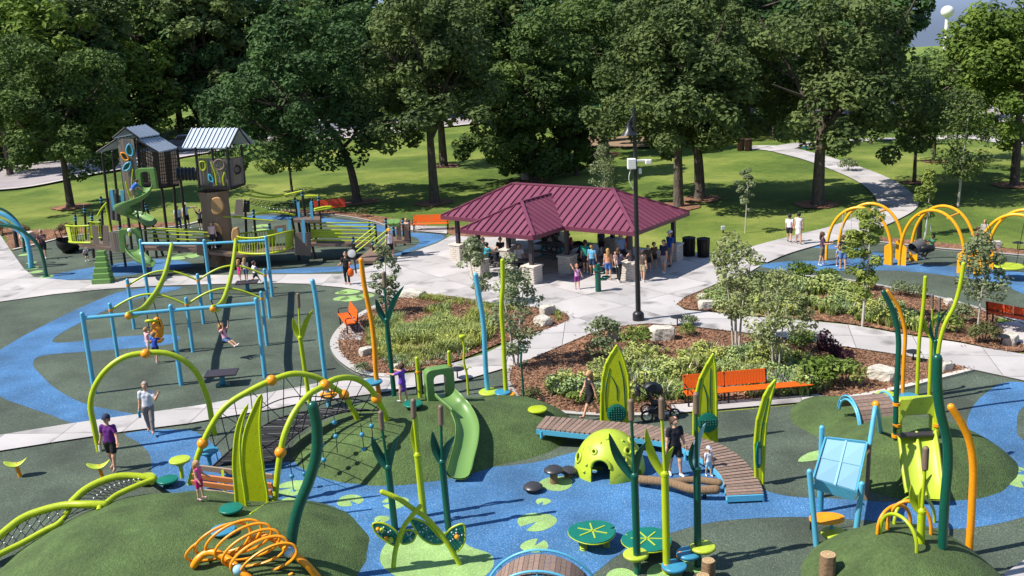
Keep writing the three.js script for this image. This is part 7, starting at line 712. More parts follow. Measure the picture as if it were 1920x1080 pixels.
{ const [x, z] = [-27.6, -62.69], t = thing('spinner_seat', 'black bowl shaped spinner seat under the lime basket', 'spinner', [x, 0, z]); add('bowl', xf(new THREE.SphereGeometry(0.75, 20, 10, 0, 6.283, Math.PI * 0.5, Math.PI * 0.5), [0.4, 0.75, 0], [0, 0, -0.25]), M.black, t); add('stand', cyl(0.1, 0.08, 0.3), M.black, t); add('handle', tube([[-0.2, 0.7, 0], [-0.35, 1.4, 0], [-0.1, 1.5, 0]], 0.03), M.dark, t); add('handle', tube([[0.1, 0.7, 0], [0.0, 1.5, 0.1], [0.25, 1.7, 0.1]], 0.03), M.dark, t); }
// -- strollers
function stroller(label, [x, y, z], turn, s = 1) { const t = thing('stroller', label, 'stroller', [x, y, z], turn, 'black strollers'); t.scale.setScalar(s); for (const [wx, wz, r] of [[-0.32, 0.3, 0.2], [-0.32, -0.3, 0.2], [0.55, 0, 0.17]]) { const w = add('wheel', new THREE.TorusGeometry(r - 0.03, 0.035, 8, 22).translate(wx, r, wz), M.black, t); add('hub', xf(cyl(0.05, 0.05, 0.05), [wx, r, wz - 0.025], [Math.PI / 2, 0, 0]), M.silver, w); for (let i = 0; i < 5; i++) add('spoke', rod([wx, r, wz], [wx + Math.cos(i * 1.257) * (r - 0.04), r + Math.sin(i * 1.257) * (r - 0.04), wz], 0.014), M.silver, w); }
  for (const s2 of [-1, 1]) add('frame', tube([[0.55, 0.2, s2 * 0.04], [0.2, 0.45, s2 * 0.25], [-0.3, 0.85, s2 * 0.27], [-0.62, 1.08, s2 * 0.25]], 0.022), M.black, t); add('frame', tube([[-0.32, 0.2, 0.3], [0, 0.5, 0.27]], 0.02), M.black, t); add('frame', tube([[-0.32, 0.2, -0.3], [0, 0.5, -0.27]], 0.02), M.black, t); add('handlebar', rod([-0.62, 1.08, -0.25], [-0.62, 1.08, 0.25], 0.025), M.black, t); add('seat', xf(rbox(0.5, 0.1, 0.42, 0.04), [0.05, 0.5, 0], [0, 0, -0.15]), M.black, t); add('backrest', xf(rbox(0.1, 0.6, 0.42, 0.04), [-0.22, 0.78, 0], [0, 0, 0.35]), M.post, t); add('canopy', xf(new THREE.SphereGeometry(0.34, 18, 9, 0, 6.283, 0, Math.PI * 0.5).scale(1, 0.85, 0.72), [-0.12, 0.93, 0], [0, 0, -0.35]), M.black, t); add('basket', rbox(0.5, 0.16, 0.36, 0.03, -0.02, 0.28, 0), M.post, t); add('bag', rbox(0.18, 0.24, 0.36, 0.05, -0.6, 0.92, 0), M.post, t); return t; }
stroller('black jogging stroller parked between the leaf panels', [[4.35, -30.33][0], 0.02, [4.35, -30.33][1]], -0.1, 1.0); stroller('black stroller parked under the pavilion roof', pavW(-3.9, 0.05, -1.2), 2.6, 1.1); stroller('dark stroller beside the left seated group in the pavilion', pavW(-6.9, 0.05, -3.9), 0.4, 1.0);
// -- far away: parked cars, houses, a utility box, a water tower, the far play area
function car(label, [x, z], turn, mat) { const t = thing('parked_car', label, 'car', [x, 0.35, z], turn, 'parked cars'), s = new THREE.Shape(); [[-2.2, 0.35], [-2.25, 0.75], [-1.9, 0.95], [-1.3, 1.0], [-0.8, 1.5], [0.9, 1.52], [1.7, 1.05], [2.2, 0.95], [2.25, 0.4]].forEach(([a, b], i) => (i ? s.lineTo(a, b) : s.moveTo(a, b))); add('body', prism(s, 1.75, 0.06), mat, t); const w = new THREE.Shape(); [[-1.15, 1.02], [-0.75, 1.42], [0.85, 1.44], [1.45, 1.06]].forEach(([a, b], i) => (i ? w.lineTo(a, b) : w.moveTo(a, b))); for (const q of [-1, 1]) { const g = prism(w, 0.03); g.translate(0, 0, q * 0.875); add('window', g, M.black, t); } for (const wx of [-1.4, 1.4]) for (const q of [-1, 1]) { const k = add('wheel', new THREE.CylinderGeometry(0.34, 0.34, 0.22, 18).rotateX(Math.PI / 2).translate(wx, 0.34, q * 0.8), M.black, t); add('rim', new THREE.CylinderGeometry(0.2, 0.2, 0.24, 12).rotateX(Math.PI / 2).translate(wx, 0.34, q * 0.8), M.silver, k); } add('headlight', box(0.05, 0.14, 0.4, -2.23, 0.72, 0.6), M.white, t); add('headlight', box(0.05, 0.14, 0.4, -2.23, 0.72, -0.6), M.white, t); }
car('white parked car behind the leaning tree trunk', [-23.58, -133.11], 0.3, std('#d9dbdd', 0.3)); car('dark blue car on the street by the steel roofs', [-37.12, -120.92], 0.25, std('#39445a', 0.3)); car('silver car in the right car park behind the slim trees', [43.54, -102.11], 0.1, std('#b7bbc0', 0.3)); car('white car in the car park behind the forked tree', [32.25, -137.52], 0.2, std('#dfe0e0', 0.3)); car('grey car in the car park between the far trees', [42.07, -132.77], 0, std('#8a8d92', 0.3));
{ const [x, z] = [32.7, -116.35], t = thing('utility_box', 'pale green utility box on the lawn before the car park', 'utility box', [x, 0, z]); add('cabinet', rbox(1.1, 1.5, 0.9, 0.05, 0, 0.75, 0), std('#9db89a', 0.7), t); add('door', box(0.9, 1.2, 0.03, 0, 0.75, 0.46), std('#93ae90', 0.7), t); add('plinth', box(1.3, 0.1, 1.1, 0, 0.02, 0), M.kerb, t); }
function house(label, [x, z], w, d, h, wallC, roofC) { const t = thing('house', label, 'house', [x, lawnH(x, z), z], 0, 'houses behind the trees'); add('wall', box(w, h, d, 0, h / 2, 0), std(wallC, 0.9), t); const s = new THREE.Shape(); s.moveTo(-d / 2 - 0.5, 0); s.lineTo(0, 2.2); s.lineTo(d / 2 + 0.5, 0); const g = prism(s, w + 0.8); g.rotateY(Math.PI / 2); const r = add('roof', g.translate(0, h, 0), std(roofC, 0.9), t); add('chimney', box(0.7, 1.6, 0.7, w * 0.25, h + 2, 0), std('#8b5f52', 0.9), r); for (let i = 0; i < 4; i++) { const q = add('window', box(1.2, 1.2, 0.08, -w / 2 + (w / 4) * (i + 0.5), h * 0.6, d / 2 + 0.03), M.white, t); add('pane', box(1.0, 1.0, 0.06, -w / 2 + (w / 4) * (i + 0.5), h * 0.6, d / 2 + 0.06), M.black, q); } add('door', box(1, 2.1, 0.08, w * 0.06, 1.05, d / 2 + 0.03), M.brown, t); }
house('tan house glimpsed between the trunks above the brown bins', [34, -185], 18, 10, 3.6, '#b9a48c', '#6a5a52'); house('white house behind the trees at the right', [62, -190], 16, 10, 3.8, '#d5d0c8', '#5b5552'); house('grey house beyond the car park behind the tall trees', [-18, -195], 20, 10, 3.8, '#a9a49c', '#5f5450'); house('pale house at the upper left beyond the street', [-78, -185], 18, 10, 4, '#cfc9c0', '#6a605a');
{ const t = thing('water_tower', 'white water tower far away above the tree tops', 'water tower', [250, -14, -590]); add('tank', new THREE.SphereGeometry(3.6, 24, 16).scale(1, 0.9, 1).translate(0, 22, 0), M.white, t); add('column', cyl(1.6, 1.0, 19.5), M.white, t); }
{ const [x, z] = [9.89, -105.33], t = thing('far_play_tower', 'small brown play tower far behind the lamp post', 'play tower', [x, 0, z]); for (const [a, b] of [[-0.8, 0], [0.8, 0], [-0.8, -1.6], [0.8, -1.6]]) add('post', cyl(0.1, 0.1, 4, a, 0, b), M.dark, t); add('panel', box(1.5, 1.2, 0.08, 0, 2.2, 0.02), M.brown, t); add('deck', box(1.7, 0.12, 1.7, 0, 1.5, -0.8), M.brown, t); const s = new THREE.Shape(); s.moveTo(-1.2, 0); s.lineTo(0, 0.9); s.lineTo(1.2, 0); add('roof', prism(s, 2.2).translate(0, 3.9, -0.8), M.tealD, t); struct(add('wood_chip_area', sheet(smoothLoop([[6.54, -111], [10.02, -111.48], [16.45, -108.33], [19.11, -104.47], [17.74, -99.84], [14.03, -99.26], [8.62, -102.12], [6.52, -106.4]], 4), 0.3), std('#8a735a', 1))); }

// ================================================================== PEOPLE
const MC = new MarchingCubes(64, new THREE.MeshBasicMaterial(), false, false, 60000); MC.isolation = 0;
const C = (hex) => new THREE.Color(hex), SKIN = [C('#c99a7e'), C('#b98668'), C('#d3a88f'), C('#6b452f')], bodyMat = std('#ffffff', 0.8, { vertexColors: true }), HAIR = { blonde: std('#a98352', 0.7), brown: std('#4a3222', 0.7), dark: std('#1d1715', 0.6), red: std('#a4532c', 0.7), grey: std('#8d8781', 0.7) };
const bottomClamp = (v, a, b) => Math.max(a, Math.min(b, v));
function person(label, [px, py, pz], turn, o) {
  const { h = 1.65, skin = 0, shirt = '#ffffff', pants = '#222222', legs = 'shorts', sleeve = 'short', shoe = '#dddddd', hair = 'brown', cut = 'short', hat, lean = 0, sit = 0, kid = h < 1.3, aL = [0.1, 0.12, 0.15], aR = [-0.1, 0.12, 0.15], lL = [0.12, 0.05], lR = [-0.12, 0.1], glance = 0, wide = 1 } = o;
  const sk = SKIN[skin], sh = C(shirt), pa = C(pants), so = C(shoe), hs = (kid ? 1.22 : 1) * h, w = wide * h * (kid ? 1.08 : 1), B = [], P = (x, y, z) => new THREE.Vector3(x, y, z);
  const up = P(0, Math.cos(lean), Math.sin(lean)), fw = P(0, -Math.sin(lean), Math.cos(lean)), leg = (s, [f, b]) => { const hip = P(s * 0.052 * w, 0, 0), d1 = P(0.03 * s, -Math.cos(f), Math.sin(f)), d2 = P(0, -Math.cos(f - b), Math.sin(f - b)), kn = hip.clone().addScaledVector(d1, 0.24 * h), an = kn.clone().addScaledVector(d2, 0.225 * h), toe = an.clone().add(P(s * 0.015 * h, -0.02 * h - (Math.abs(f - b) > 0.9 ? -0.02 * h : 0), 0.085 * h).applyAxisAngle(P(1, 0, 0), bottomClamp(-(f - b), -0.7, 0.7))); return [hip, kn, an, toe]; };
  const L = leg(1, lL), R = leg(-1, lR), low = Math.min(L[2].y, R[2].y, L[3].y + 0.02 * h, R[3].y + 0.02 * h), hy = sit || 0.045 * h - low; for (const a of [L, R]) for (const v of a) v.y += hy;
  const pelvis = P(0, hy + 0.02 * h, 0), at = (k, x = 0, z = 0) => pelvis.clone().addScaledVector(up, k * h).add(P(x * w, 0, 0)).addScaledVector(fw, z * h);
  const bone = (a, b, ra, rb, col) => B.push([a, b, ra * h, rb * h, col]);
  const pants1 = (t) => pa, T = (cut0, c1, c2) => (t) => (t < cut0 ? c1 : c2);
  const arm = (s, [f, out, bend]) => { const S0 = at(0.285, s * 0.1), d = (g) => up.clone().multiplyScalar(-Math.cos(g)).addScaledVector(fw, Math.sin(g)).multiplyScalar(Math.cos(out)).add(P(s * Math.sin(out), 0, 0)).normalize(), E = S0.clone().addScaledVector(d(f), 0.165 * h), Wd = d(f + bend), Wr = E.clone().addScaledVector(Wd, 0.145 * h); return [S0, E, Wr, Wd]; };
  const AL = arm(1, aL), AR = arm(-1, aR);
  for (const a of [L, R]) { bone(a[0], a[1], 0.052 * wide, 0.034, legs === 'long' ? pants1 : () => sk); if (legs === 'shorts') bone(a[0], a[0].clone().lerp(a[1], 0.6), 0.06 * wide, 0.054 * wide, pants1); if (legs === 'long') bone(a[0], a[1], 0.055 * wide, 0.042, pants1); bone(a[1], a[2], legs === 'long' ? 0.041 : 0.035, legs === 'long' ? 0.034 : 0.021, legs === 'long' ? T(0.93, pa, so) : T(0.95, sk, so)); bone(a[2].clone().add(P(0, -0.012 * h, -0.012 * h)), a[3], 0.022, 0.018, () => so); }
  bone(at(0, -0.045), at(0, 0.045), 0.064, 0.064, () => (legs === 'dress' ? sh : pa)); bone(at(0.02, 0), at(0.13, 0), 0.07 * wide, 0.064 * wide, legs === 'dress' ? () => sh : T(0.1, pa, sh)); bone(at(0.035, -0.028), at(0.14, -0.026), 0.066 * wide, 0.058 * wide, () => sh); bone(at(0.035, 0.028), at(0.14, 0.026), 0.066 * wide, 0.058 * wide, () => sh); bone(at(0.13, -0.02), at(0.22, -0.035), 0.058, 0.062, () => sh); bone(at(0.13, 0.02), at(0.22, 0.035), 0.058, 0.062, () => sh); bone(at(0.275, -0.085), at(0.275, 0.085), 0.036, 0.036, () => (sleeve === 'none' ? sh : sh)); bone(at(0.29), at(0.36), 0.032, 0.028, T(0.25, sh, sk));
  if (legs === 'dress') { const k = at(-0.17, 0, (L[1].z + R[1].z) / (3 * h)); bone(at(0.05), k, 0.06, 0.088, () => sh); }
  for (const a of [AL, AR]) { bone(a[0], a[1], 0.033, 0.026, sleeve === 'none' ? T(0.05, sh, sk) : sleeve === 'long' ? () => sh : () => sk); if (sleeve === 'short') bone(a[0], a[0].clone().lerp(a[1], 0.55), 0.041, 0.038, () => sh); bone(a[1], a[2], 0.026, 0.018, sleeve === 'long' ? T(0.9, sh, sk) : () => sk); bone(a[2], a[2].clone().addScaledVector(a[3], 0.04 * h), 0.02, 0.018, () => sk); }
  // surface: smooth union of tapered capsules, meshed on a grid
  const bb = new THREE.Box3(); for (const [a, b, ra, rb] of B) { const r = Math.max(ra, rb) + 0.03; bb.expandByPoint(a.clone().subScalar(r)); bb.expandByPoint(a.clone().addScalar(r)); bb.expandByPoint(b.clone().subScalar(r)); bb.expandByPoint(b.clone().addScalar(r)); }
  const cen = bb.getCenter(P(0, 0, 0)), sz = bb.getSize(P(0, 0, 0)), hl = Math.max(sz.x, sz.y, sz.z) / 2 + 0.04, N = MC.size, K = 0.02 * h, dist = (x, y, z) => { let s = 1e9, bi = 0, bt = 0, m = 1e9; for (let i = 0; i < B.length; i++) { const [a, b, ra, rb] = B[i], bx = b.x - a.x, by = b.y - a.y, bz = b.z - a.z, qx = x - a.x, qy = y - a.y, qz = z - a.z; let t = (qx * bx + qy * by + qz * bz) / (bx * bx + by * by + bz * bz + 1e-9); t = t < 0 ? 0 : t > 1 ? 1 : t; const dx = qx - bx * t, dy = qy - by * t, dz = qz - bz * t, d = Math.sqrt(dx * dx + dy * dy + dz * dz) - (ra + (rb - ra) * t); if (d < m) { m = d; bi = i; bt = t; } const k = Math.max(K - Math.abs(s - d), 0) / K; s = Math.min(s, d) - k * k * K * 0.25; } return [s, bi, bt]; };
  const D = MC.field; for (let k = 0; k < N; k++) for (let j = 0; j < N; j++) for (let i = 0; i < N; i++) { const x = cen.x + (2 * i / N - 1) * hl, y = cen.y + (2 * j / N - 1) * hl, z = cen.z + (2 * k / N - 1) * hl; D[k * N * N + j * N + i] = x < bb.min.x || x > bb.max.x || y < bb.min.y || y > bb.max.y || z < bb.min.z || z > bb.max.z ? -1 : -dist(x, y, z)[0]; }
  MC.update(); const cnt = MC.count, pos = new Float32Array(cnt * 3); for (let i = 0; i < cnt; i++) { pos[3 * i] = MC.positionArray[3 * i] * hl + cen.x; pos[3 * i + 1] = MC.positionArray[3 * i + 1] * hl + cen.y; pos[3 * i + 2] = MC.positionArray[3 * i + 2] * hl + cen.z; }
  let g = new THREE.BufferGeometry(); g.setAttribute('position', new THREE.BufferAttribute(pos, 3)); g = mergeVertices(g, 1e-3); g.computeVertexNormals(); const pp = g.attributes.position, cc = new Float32Array(pp.count * 3); for (let i = 0; i < pp.count; i++) { const [, bi, bt] = dist(pp.getX(i), pp.getY(i), pp.getZ(i)), c = B[bi][4](bt); cc[3 * i] = c.r; cc[3 * i + 1] = c.g; cc[3 * i + 2] = c.b; } g.setAttribute('color', new THREE.BufferAttribute(cc, 3)); g.setAttribute('uv', new THREE.BufferAttribute(new Float32Array(pp.count * 2), 2));
  // head with brow, nose, ears, eyes and mouth; hands with five fingers
  const hc = at(0.355).addScaledVector(up, 0.066 * hs), hr = 0.066 * hs, head = new THREE.SphereGeometry(hr, 18, 14), hp = head.attributes.position; for (let i = 0; i < hp.count; i++) { let x = hp.getX(i) / hr, y = hp.getY(i) / hr, z = hp.getZ(i) / hr; const jaw = y < 0 ? 1 + 0.28 * y : 1; x *= 0.84 * jaw; if (z > 0.75 && Math.abs(x) < 0.2 && y > -0.35 && y < 0.1) z += 0.2; z *= y < -0.3 && z < 0 ? 0.8 : 1.0; hp.setXYZ(i, x * hr, y * hr * 1.22, z * hr); } head.computeVertexNormals();
  const parts = [g, tint(xf(head, hc.toArray(), [lean * 0.4, glance, 0]), sk)], hd = (x, y, z) => P(x * hr, y * hr, z * hr).applyAxisAngle(P(0, 1, 0), glance).add(hc).toArray();
  for (const s of [-1, 1]) parts.push(tint(ball(hr * 0.1, ...hd(s * 0.3, 0.08, 0.9), 6), C('#241a16')), tint(ball(hr * 0.18, ...hd(s * 0.85, 0, 0), 6), sk)); parts.push(tint(ball(hr * 0.13, ...hd(0, -0.55, 0.72), 6), C('#9b5a4e')));
  for (const [a, s] of [[AL, 1], [AR, -1]]) { const c = a[2].clone().addScaledVector(a[3], 0.04 * h), side = P(0, 0, 1).cross(a[3]); if (side.length() < 0.2) side.set(1, 0, 0); side.normalize(); for (let i = 0; i < 4; i++) { const b = c.clone().addScaledVector(side, (i - 1.5) * 0.011 * h), m = b.clone().addScaledVector(a[3], 0.028 * h * [0.9, 1.05, 1, 0.8][i]), e = m.clone().addScaledVector(a[3], 0.016 * h).add(P(-s * 0.012 * h, 0, 0)); parts.push(tint(rod(b, m, 0.0065 * h, 0.006 * h, 5), sk), tint(rod(m, e, 0.006 * h, 0.005 * h, 5), sk)); } const b = a[2].clone().addScaledVector(a[3], 0.015 * h).addScaledVector(side, 0.02 * h); parts.push(tint(rod(b, b.clone().addScaledVector(a[3], 0.025 * h).addScaledVector(side, 0.016 * h), 0.007 * h, 0.006 * h, 5), sk)); }
  const t = thing('person', label, 'person', [px, py, pz], turn, o.group); add('body', parts.map((q) => { const k = q.index ? q.toNonIndexed() : q; if (!k.attributes.uv) k.setAttribute('uv', new THREE.BufferAttribute(new Float32Array(k.attributes.position.count * 2), 2)); return k; }), bodyMat, t);
  const hm = HAIR[hair], cap = new THREE.SphereGeometry(hr * 1.1, 16, 10, 0, 6.283, 0, 1.7).scale(0.92, 1.2, 1.04).rotateX(-0.85); const hg = [xf(cap, hc.toArray(), [0, glance, 0])]; if (cut === 'long') hg.push(xf(new THREE.SphereGeometry(hr, 12, 10).scale(0.9, 1.9, 0.5), hd(0, -0.9, -0.85), [0.1, glance, 0])); if (cut === 'pony') hg.push(tube([hd(0, 0.5, -0.9), hd(0, 0.2, -1.6), hd(0, -1.2, -1.5), hd(0, -1.9, -1.25)], (q) => hr * 0.36 * (1 - 0.6 * q), { rad: 6, seg: 8 })); add('hair', hg, hm, t);
  if (hat) add('cap', [xf(new THREE.SphereGeometry(hr * 1.2, 16, 8, 0, 6.283, 0, 1.35).scale(0.92, 1.05, 1.05), hd(0, 0.32, 0)), xf(new THREE.CylinderGeometry(hr * 0.85, hr * 0.85, hr * 0.12, 16).scale(0.95, 1, 1.0), hd(0, 0.55, 0.85), [0.15, glance, 0])], std(hat, 0.8), t);
  t.userData.hand = undefined; delete t.userData.hand; t.handPos = (s) => { const a = s > 0 ? AL : AR, v = a[2].clone().addScaledVector(a[3], 0.06 * h); return v.applyAxisAngle(P(0, 1, 0), turn).add(t.position); };
  return t;
}
const on = ([x, z], y) => [x, y === undefined ? 0.05 : y, z];
const PAVF = 0.05;
const pp1 = person('woman in purple tee, black shorts and navy cap walking with a bottle', on([-12.1, -28.5], 0.01), -0.1, { h: 1.68, shirt: '#5a1670', pants: '#15151a', hat: '#1c2440', shoe: '#b98a78', aR: [-0.15, 0.25, 0.3], aL: [0.2, 0.3, 0.5], lL: [0.25, 0.1], lR: [-0.2, 0.15], wide: 1.08 });
const pp2 = person('woman in white shirt and grey trousers shading her eyes', on([-11.88, -31.24]), 0.1, { h: 1.7, shirt: '#c9cad2', pants: '#857a76', legs: 'long', hair: 'grey', shoe: '#b98a78', aL: [0.5, 0.5, 2.2], aR: [0, 0.15, 0.15], lL: [0.25, 0.05], lR: [-0.2, 0.2], wide: 1.05 });
person('small girl in pink top standing on the left mound', [-8.26, 0.83, -24.41], 1.2, { h: 1.02, shirt: '#e0559a', pants: '#c01f70', sleeve: 'none', hair: 'blonde', cut: 'long', shoe: '#e3a9b8', aL: [0.3, 0.1, 0.8], aR: [0.2, 0.1, 0.5], lL: [0.05, 0], lR: [-0.05, 0] });
person('girl in purple dress holding the dark green cattail post', [-3.52, 1.14, -29.96], -2.2, { h: 1.2, shirt: '#6a3fb0', pants: '#d05c8c', legs: 'dress', hair: 'brown', shoe: '#c9c4cc', aL: [1.2, 0.2, 0.4], aR: [1.3, 0.1, 0.3], lL: [0.15, 0.1], lR: [-0.15, 0.05] });
person('girl in black tank top striding behind the boardwalk', on([2.28, -30.66]), -1.1, { h: 1.55, shirt: '#17161a', pants: '#121214', sleeve: 'none', hair: 'blonde', cut: 'long', shoe: '#c99a7e', lL: [0.5, 0.1], lR: [-0.45, 0.1], aL: [-0.3, 0.1, 0.2], aR: [0.3, 0.1, 0.2] });
person('woman in black shirt and shorts with white shoes beside the toddler', on([4.21, -26.1], 0.01), 0.25, { h: 1.68, shirt: '#191722', pants: '#121217', hair: 'brown', cut: 'pony', shoe: '#eceaea', aL: [0.05, 0.2, 0.3], aR: [0.05, 0.2, 0.2], lL: [0.28, 0.15], lR: [-0.15, 0.05], glance: 0.3 });
person('toddler in white tee and pale sun hat by the boardwalk', on([5.11, -25.96], 0.01), 0.3, { h: 0.82, shirt: '#dad9de', pants: '#a9c3d2', hair: 'blonde', hat: '#b9bfd2', shoe: '#d7dde0' });
const pp8 = person('woman in black with a striped trouser leg carrying an orange bag', on([-8.24, -50.31]), 0.0, { h: 1.62, shirt: '#1b171c', pants: '#17151a', legs: 'long', hair: 'brown', shoe: '#c98a80', aL: [0.3, 0.2, 1.4], aR: [0.2, 0.3, 1.3] });
person('woman in white top, black shorts and yellow cap near the ramp', on([-6.61, -55.66], 0.01), 0.6, { h: 1.7, shirt: '#d5d3da', pants: '#16161c', sleeve: 'none', hair: 'red', hat: '#e8a41a', shoe: '#2a2a2e', lL: [0.2, 0.05], lR: [-0.1, 0.05] });
person('girl in a magenta dress on the rear boarding platform', [...[-13.59, -50.34]].toSpliced(1, 0, 0.5), 2.6, { h: 1.05, shirt: '#d02a80', legs: 'dress', hair: 'blonde', cut: 'long', sleeve: 'none' }); person('child in pale tee and denim shorts on the rear boarding platform', [...[-13.26, -50.27]].toSpliced(1, 0, 0.5), 2.9, { h: 1.12, shirt: '#c9b9b6', pants: '#465a78', hair: 'blonde', cut: 'long' }); person('child in white tee running past the rear platform', on([-13.15, -51.57]), 2.2, { h: 1.2, shirt: '#d5d3dc', pants: '#23232c', hair: 'brown', lL: [0.7, 0.3], lR: [-0.6, 0.6], aL: [-0.5, 0.1, 0.8], aR: [0.5, 0.1, 0.8] });
person('boy in blue shirt and navy shorts pushing the orange zip seat', on([-14.16, -38.9], 0.01), 2.9, { h: 1.22, shirt: '#1f47a8', pants: '#1a2550', hair: 'blonde', shoe: '#d8c2c6', aL: [1.2, 0.1, 0.3], aR: [1.2, 0.1, 0.3], lL: [0.2, 0.1], lR: [-0.2, 0.1] }); person('child in pale pink outfit climbing onto the orange zip seat', on([-14.8, -39.89], 0.05), 2.4, { h: 1.1, shirt: '#dba9ac', pants: '#d9c9cc', hair: 'blonde', aL: [1.5, 0.1, 0.4], aR: [1.4, 0.1, 0.3] });
person('girl in pink top and denim shorts riding the rope disc seat', (() => { const p = [-11.37, 0.75, -38.92]; return [p[0], 0.42, p[2]]; })(), 1.1, { h: 1.2, shirt: '#e0a3b4', pants: '#4a678f', hair: 'blonde', cut: 'long', sit: 0.42, lean: -0.3, lL: [1.35, 0.4], lR: [1.3, 0.3], aL: [1.8, 0.05, 0.9], aR: [1.8, 0.05, 0.9], shoe: '#e8e4e6' });
person('teenager in white tee and dark shorts walking on the curving path', on([15.18, -54.65], 0.08), 2.8, { h: 1.5, shirt: '#dedee2', pants: '#24242c', hair: 'dark', hat: '#23242a', shoe: '#28282c', lL: [0.2, 0.05], lR: [-0.2, 0.1] }); person('woman in a white dress walking on the curving path', on([15.53, -54.14], 0.08), 2.9, { h: 1.68, shirt: '#e2e0dc', legs: 'dress', sleeve: 'none', hair: 'dark', shoe: '#8a6a58', lL: [0.2, 0.05], lR: [-0.2, 0.1] });
person('woman in dark top and khaki shorts watching by the left swing arch', on([15.3, -49.22], 0.02), 1.2, { h: 1.65, shirt: '#5d4250', pants: '#6d6a55', hair: 'brown', cut: 'long', aL: [0.5, 0.1, 1.2], aR: [0.5, 0.1, 1.2] }); person('woman in black top and denim shorts seen from behind', on([15.98, -48.15], 0.02), 3.0, { h: 1.68, shirt: '#17181e', pants: '#5f7fb0', sleeve: 'none', hair: 'brown', cut: 'pony', shoe: '#c99a7e', lL: [0.1, 0.05], lR: [-0.1, 0.05], aL: [0.4, 0.25, 0.9], aR: [0.4, 0.25, 0.9] }); person('small child in light clothes standing before the woman in denim shorts', on([16.02, -48.93], 0.02), 0.4, { h: 0.95, shirt: '#9fb4cf', pants: '#7d8fb5', hair: 'blonde' });
person('child in green shirt sitting on the tyre swing', (() => { const p = [20.2, 0.75, -48.16]; return [p[0], 0.45, p[2]]; })(), -1.2, { h: 1.35, skin: 3, shirt: '#2f6f52', pants: '#2a2a2e', hair: 'dark', sit: 0.4, lean: -0.2, lL: [1.1, 0.6], lR: [1.2, 0.4], aL: [1.0, 0.2, 1.0], aR: [1.0, 0.2, 1.0] });
person('child in red shirt and blue shorts behind the right swing arch', on([23.33, -50.11], 0.05), 0.9, { h: 1.3, shirt: '#b01e34', pants: '#46598a', hair: 'brown' }); person('child in grey shirt behind the right swing arch', on([24.39, -51.66], 0.05), -0.6, { h: 1.3, shirt: '#9c9a98', pants: '#5b5550', hair: 'blonde' });
// under and around the pavilion
person('little girl in lavender top and purple shorts on the sunny plaza', on([3.08, -46.98], PAVF), 0.1, { h: 1.15, shirt: '#d79cc4', pants: '#8a2a80', hair: 'red', aR: [2.2, 0.4, 1.4], aL: [0.1, 0.3, 0.2], shoe: '#c46a9a', lL: [0.1, 0], lR: [-0.1, 0], sleeve: 'none' });
for (const [l, p, tn, o] of [
  ['woman in green tee with a bag on her back near the fountain', [3.74, -50.08], 2.9, { h: 1.65, shirt: '#1f8a7a', pants: '#2a2630', hair: 'brown', cut: 'pony' }], ['boy in light blue tee standing behind the drinking fountain', [4.03, -49.67], 3.0, { h: 1.5, shirt: '#6fb3d4', pants: '#23405f', hair: 'blonde' }], ['girl with bare shoulders and denim shorts right of the fountain', [4.71, -48.53], 3.1, { h: 1.5, shirt: '#c98f6e', pants: '#3f69ad', sleeve: 'none', hair: 'blonde', cut: 'long', shoe: '#c99a7e' }], ['woman in black trousers carrying a baby', [5.15, -47.9], 2.4, { h: 1.62, shirt: '#6a5f74', pants: '#16151a', legs: 'long', hair: 'brown', cut: 'long', aL: [0.7, 0.2, 1.5], aR: [0.7, 0.2, 1.5] }], ['man in pale blue shirt in the pavilion group', [5.62, -50.83], 0.6, { h: 1.75, shirt: '#8fb1dd', pants: '#2d3242', legs: 'long', hair: 'brown' }], ['person in red shirt in the pavilion group', [5.98, -51.35], 1.2, { h: 1.7, shirt: '#a81e30', pants: '#2a2a30', legs: 'long', hair: 'dark' }], ['woman in brown top and khaki shorts right of the lamp post', [6.29, -47.76], 2.5, { h: 1.5, shirt: '#4c4038', pants: '#a8967c', hair: 'brown' }], ['boy in dark tee near the right front pillar', [6.82, -49.74], 0.2, { h: 1.3, shirt: '#4a4638', pants: '#1c1c20', hair: 'dark' }], ['boy in brown tee and black shorts by the right pillars', [7.22, -50.46], 0.5, { h: 1.25, shirt: '#5b4638', pants: '#17171b', hair: 'brown' }], ['woman in navy tee and grey shorts by the right rear pillar', [7.5, -49.14], -0.8, { h: 1.65, shirt: '#1c2340', pants: '#9a949c', hair: 'brown', shoe: '#dedee2' }], ['man in blue tee and white cap at the right rear pillar', [8.04, -50.52], -1.0, { h: 1.78, shirt: '#1d4aa0', pants: '#8f8a8c', hair: 'brown', hat: '#e6e6e8', shoe: '#2b2b30' }], ['person in magenta top deep under the pavilion roof', [3.14, -53.51], 0.3, { h: 1.35, shirt: '#b3245e', pants: '#2a2330', hair: 'dark' }], ['person in blue shirt at the back of the pavilion', [1.92, -55.54], 2.8, { h: 1.65, shirt: '#2268a8', pants: '#2b2a33', legs: 'long', hair: 'dark' }], ['boy in dark tee at the back table of the pavilion', [4.88, -53.75], 0.4, { h: 1.45, shirt: '#3a4f58', pants: '#24242a', hair: 'brown' }],
]) person(l, on(p, PAVF), tn, o);
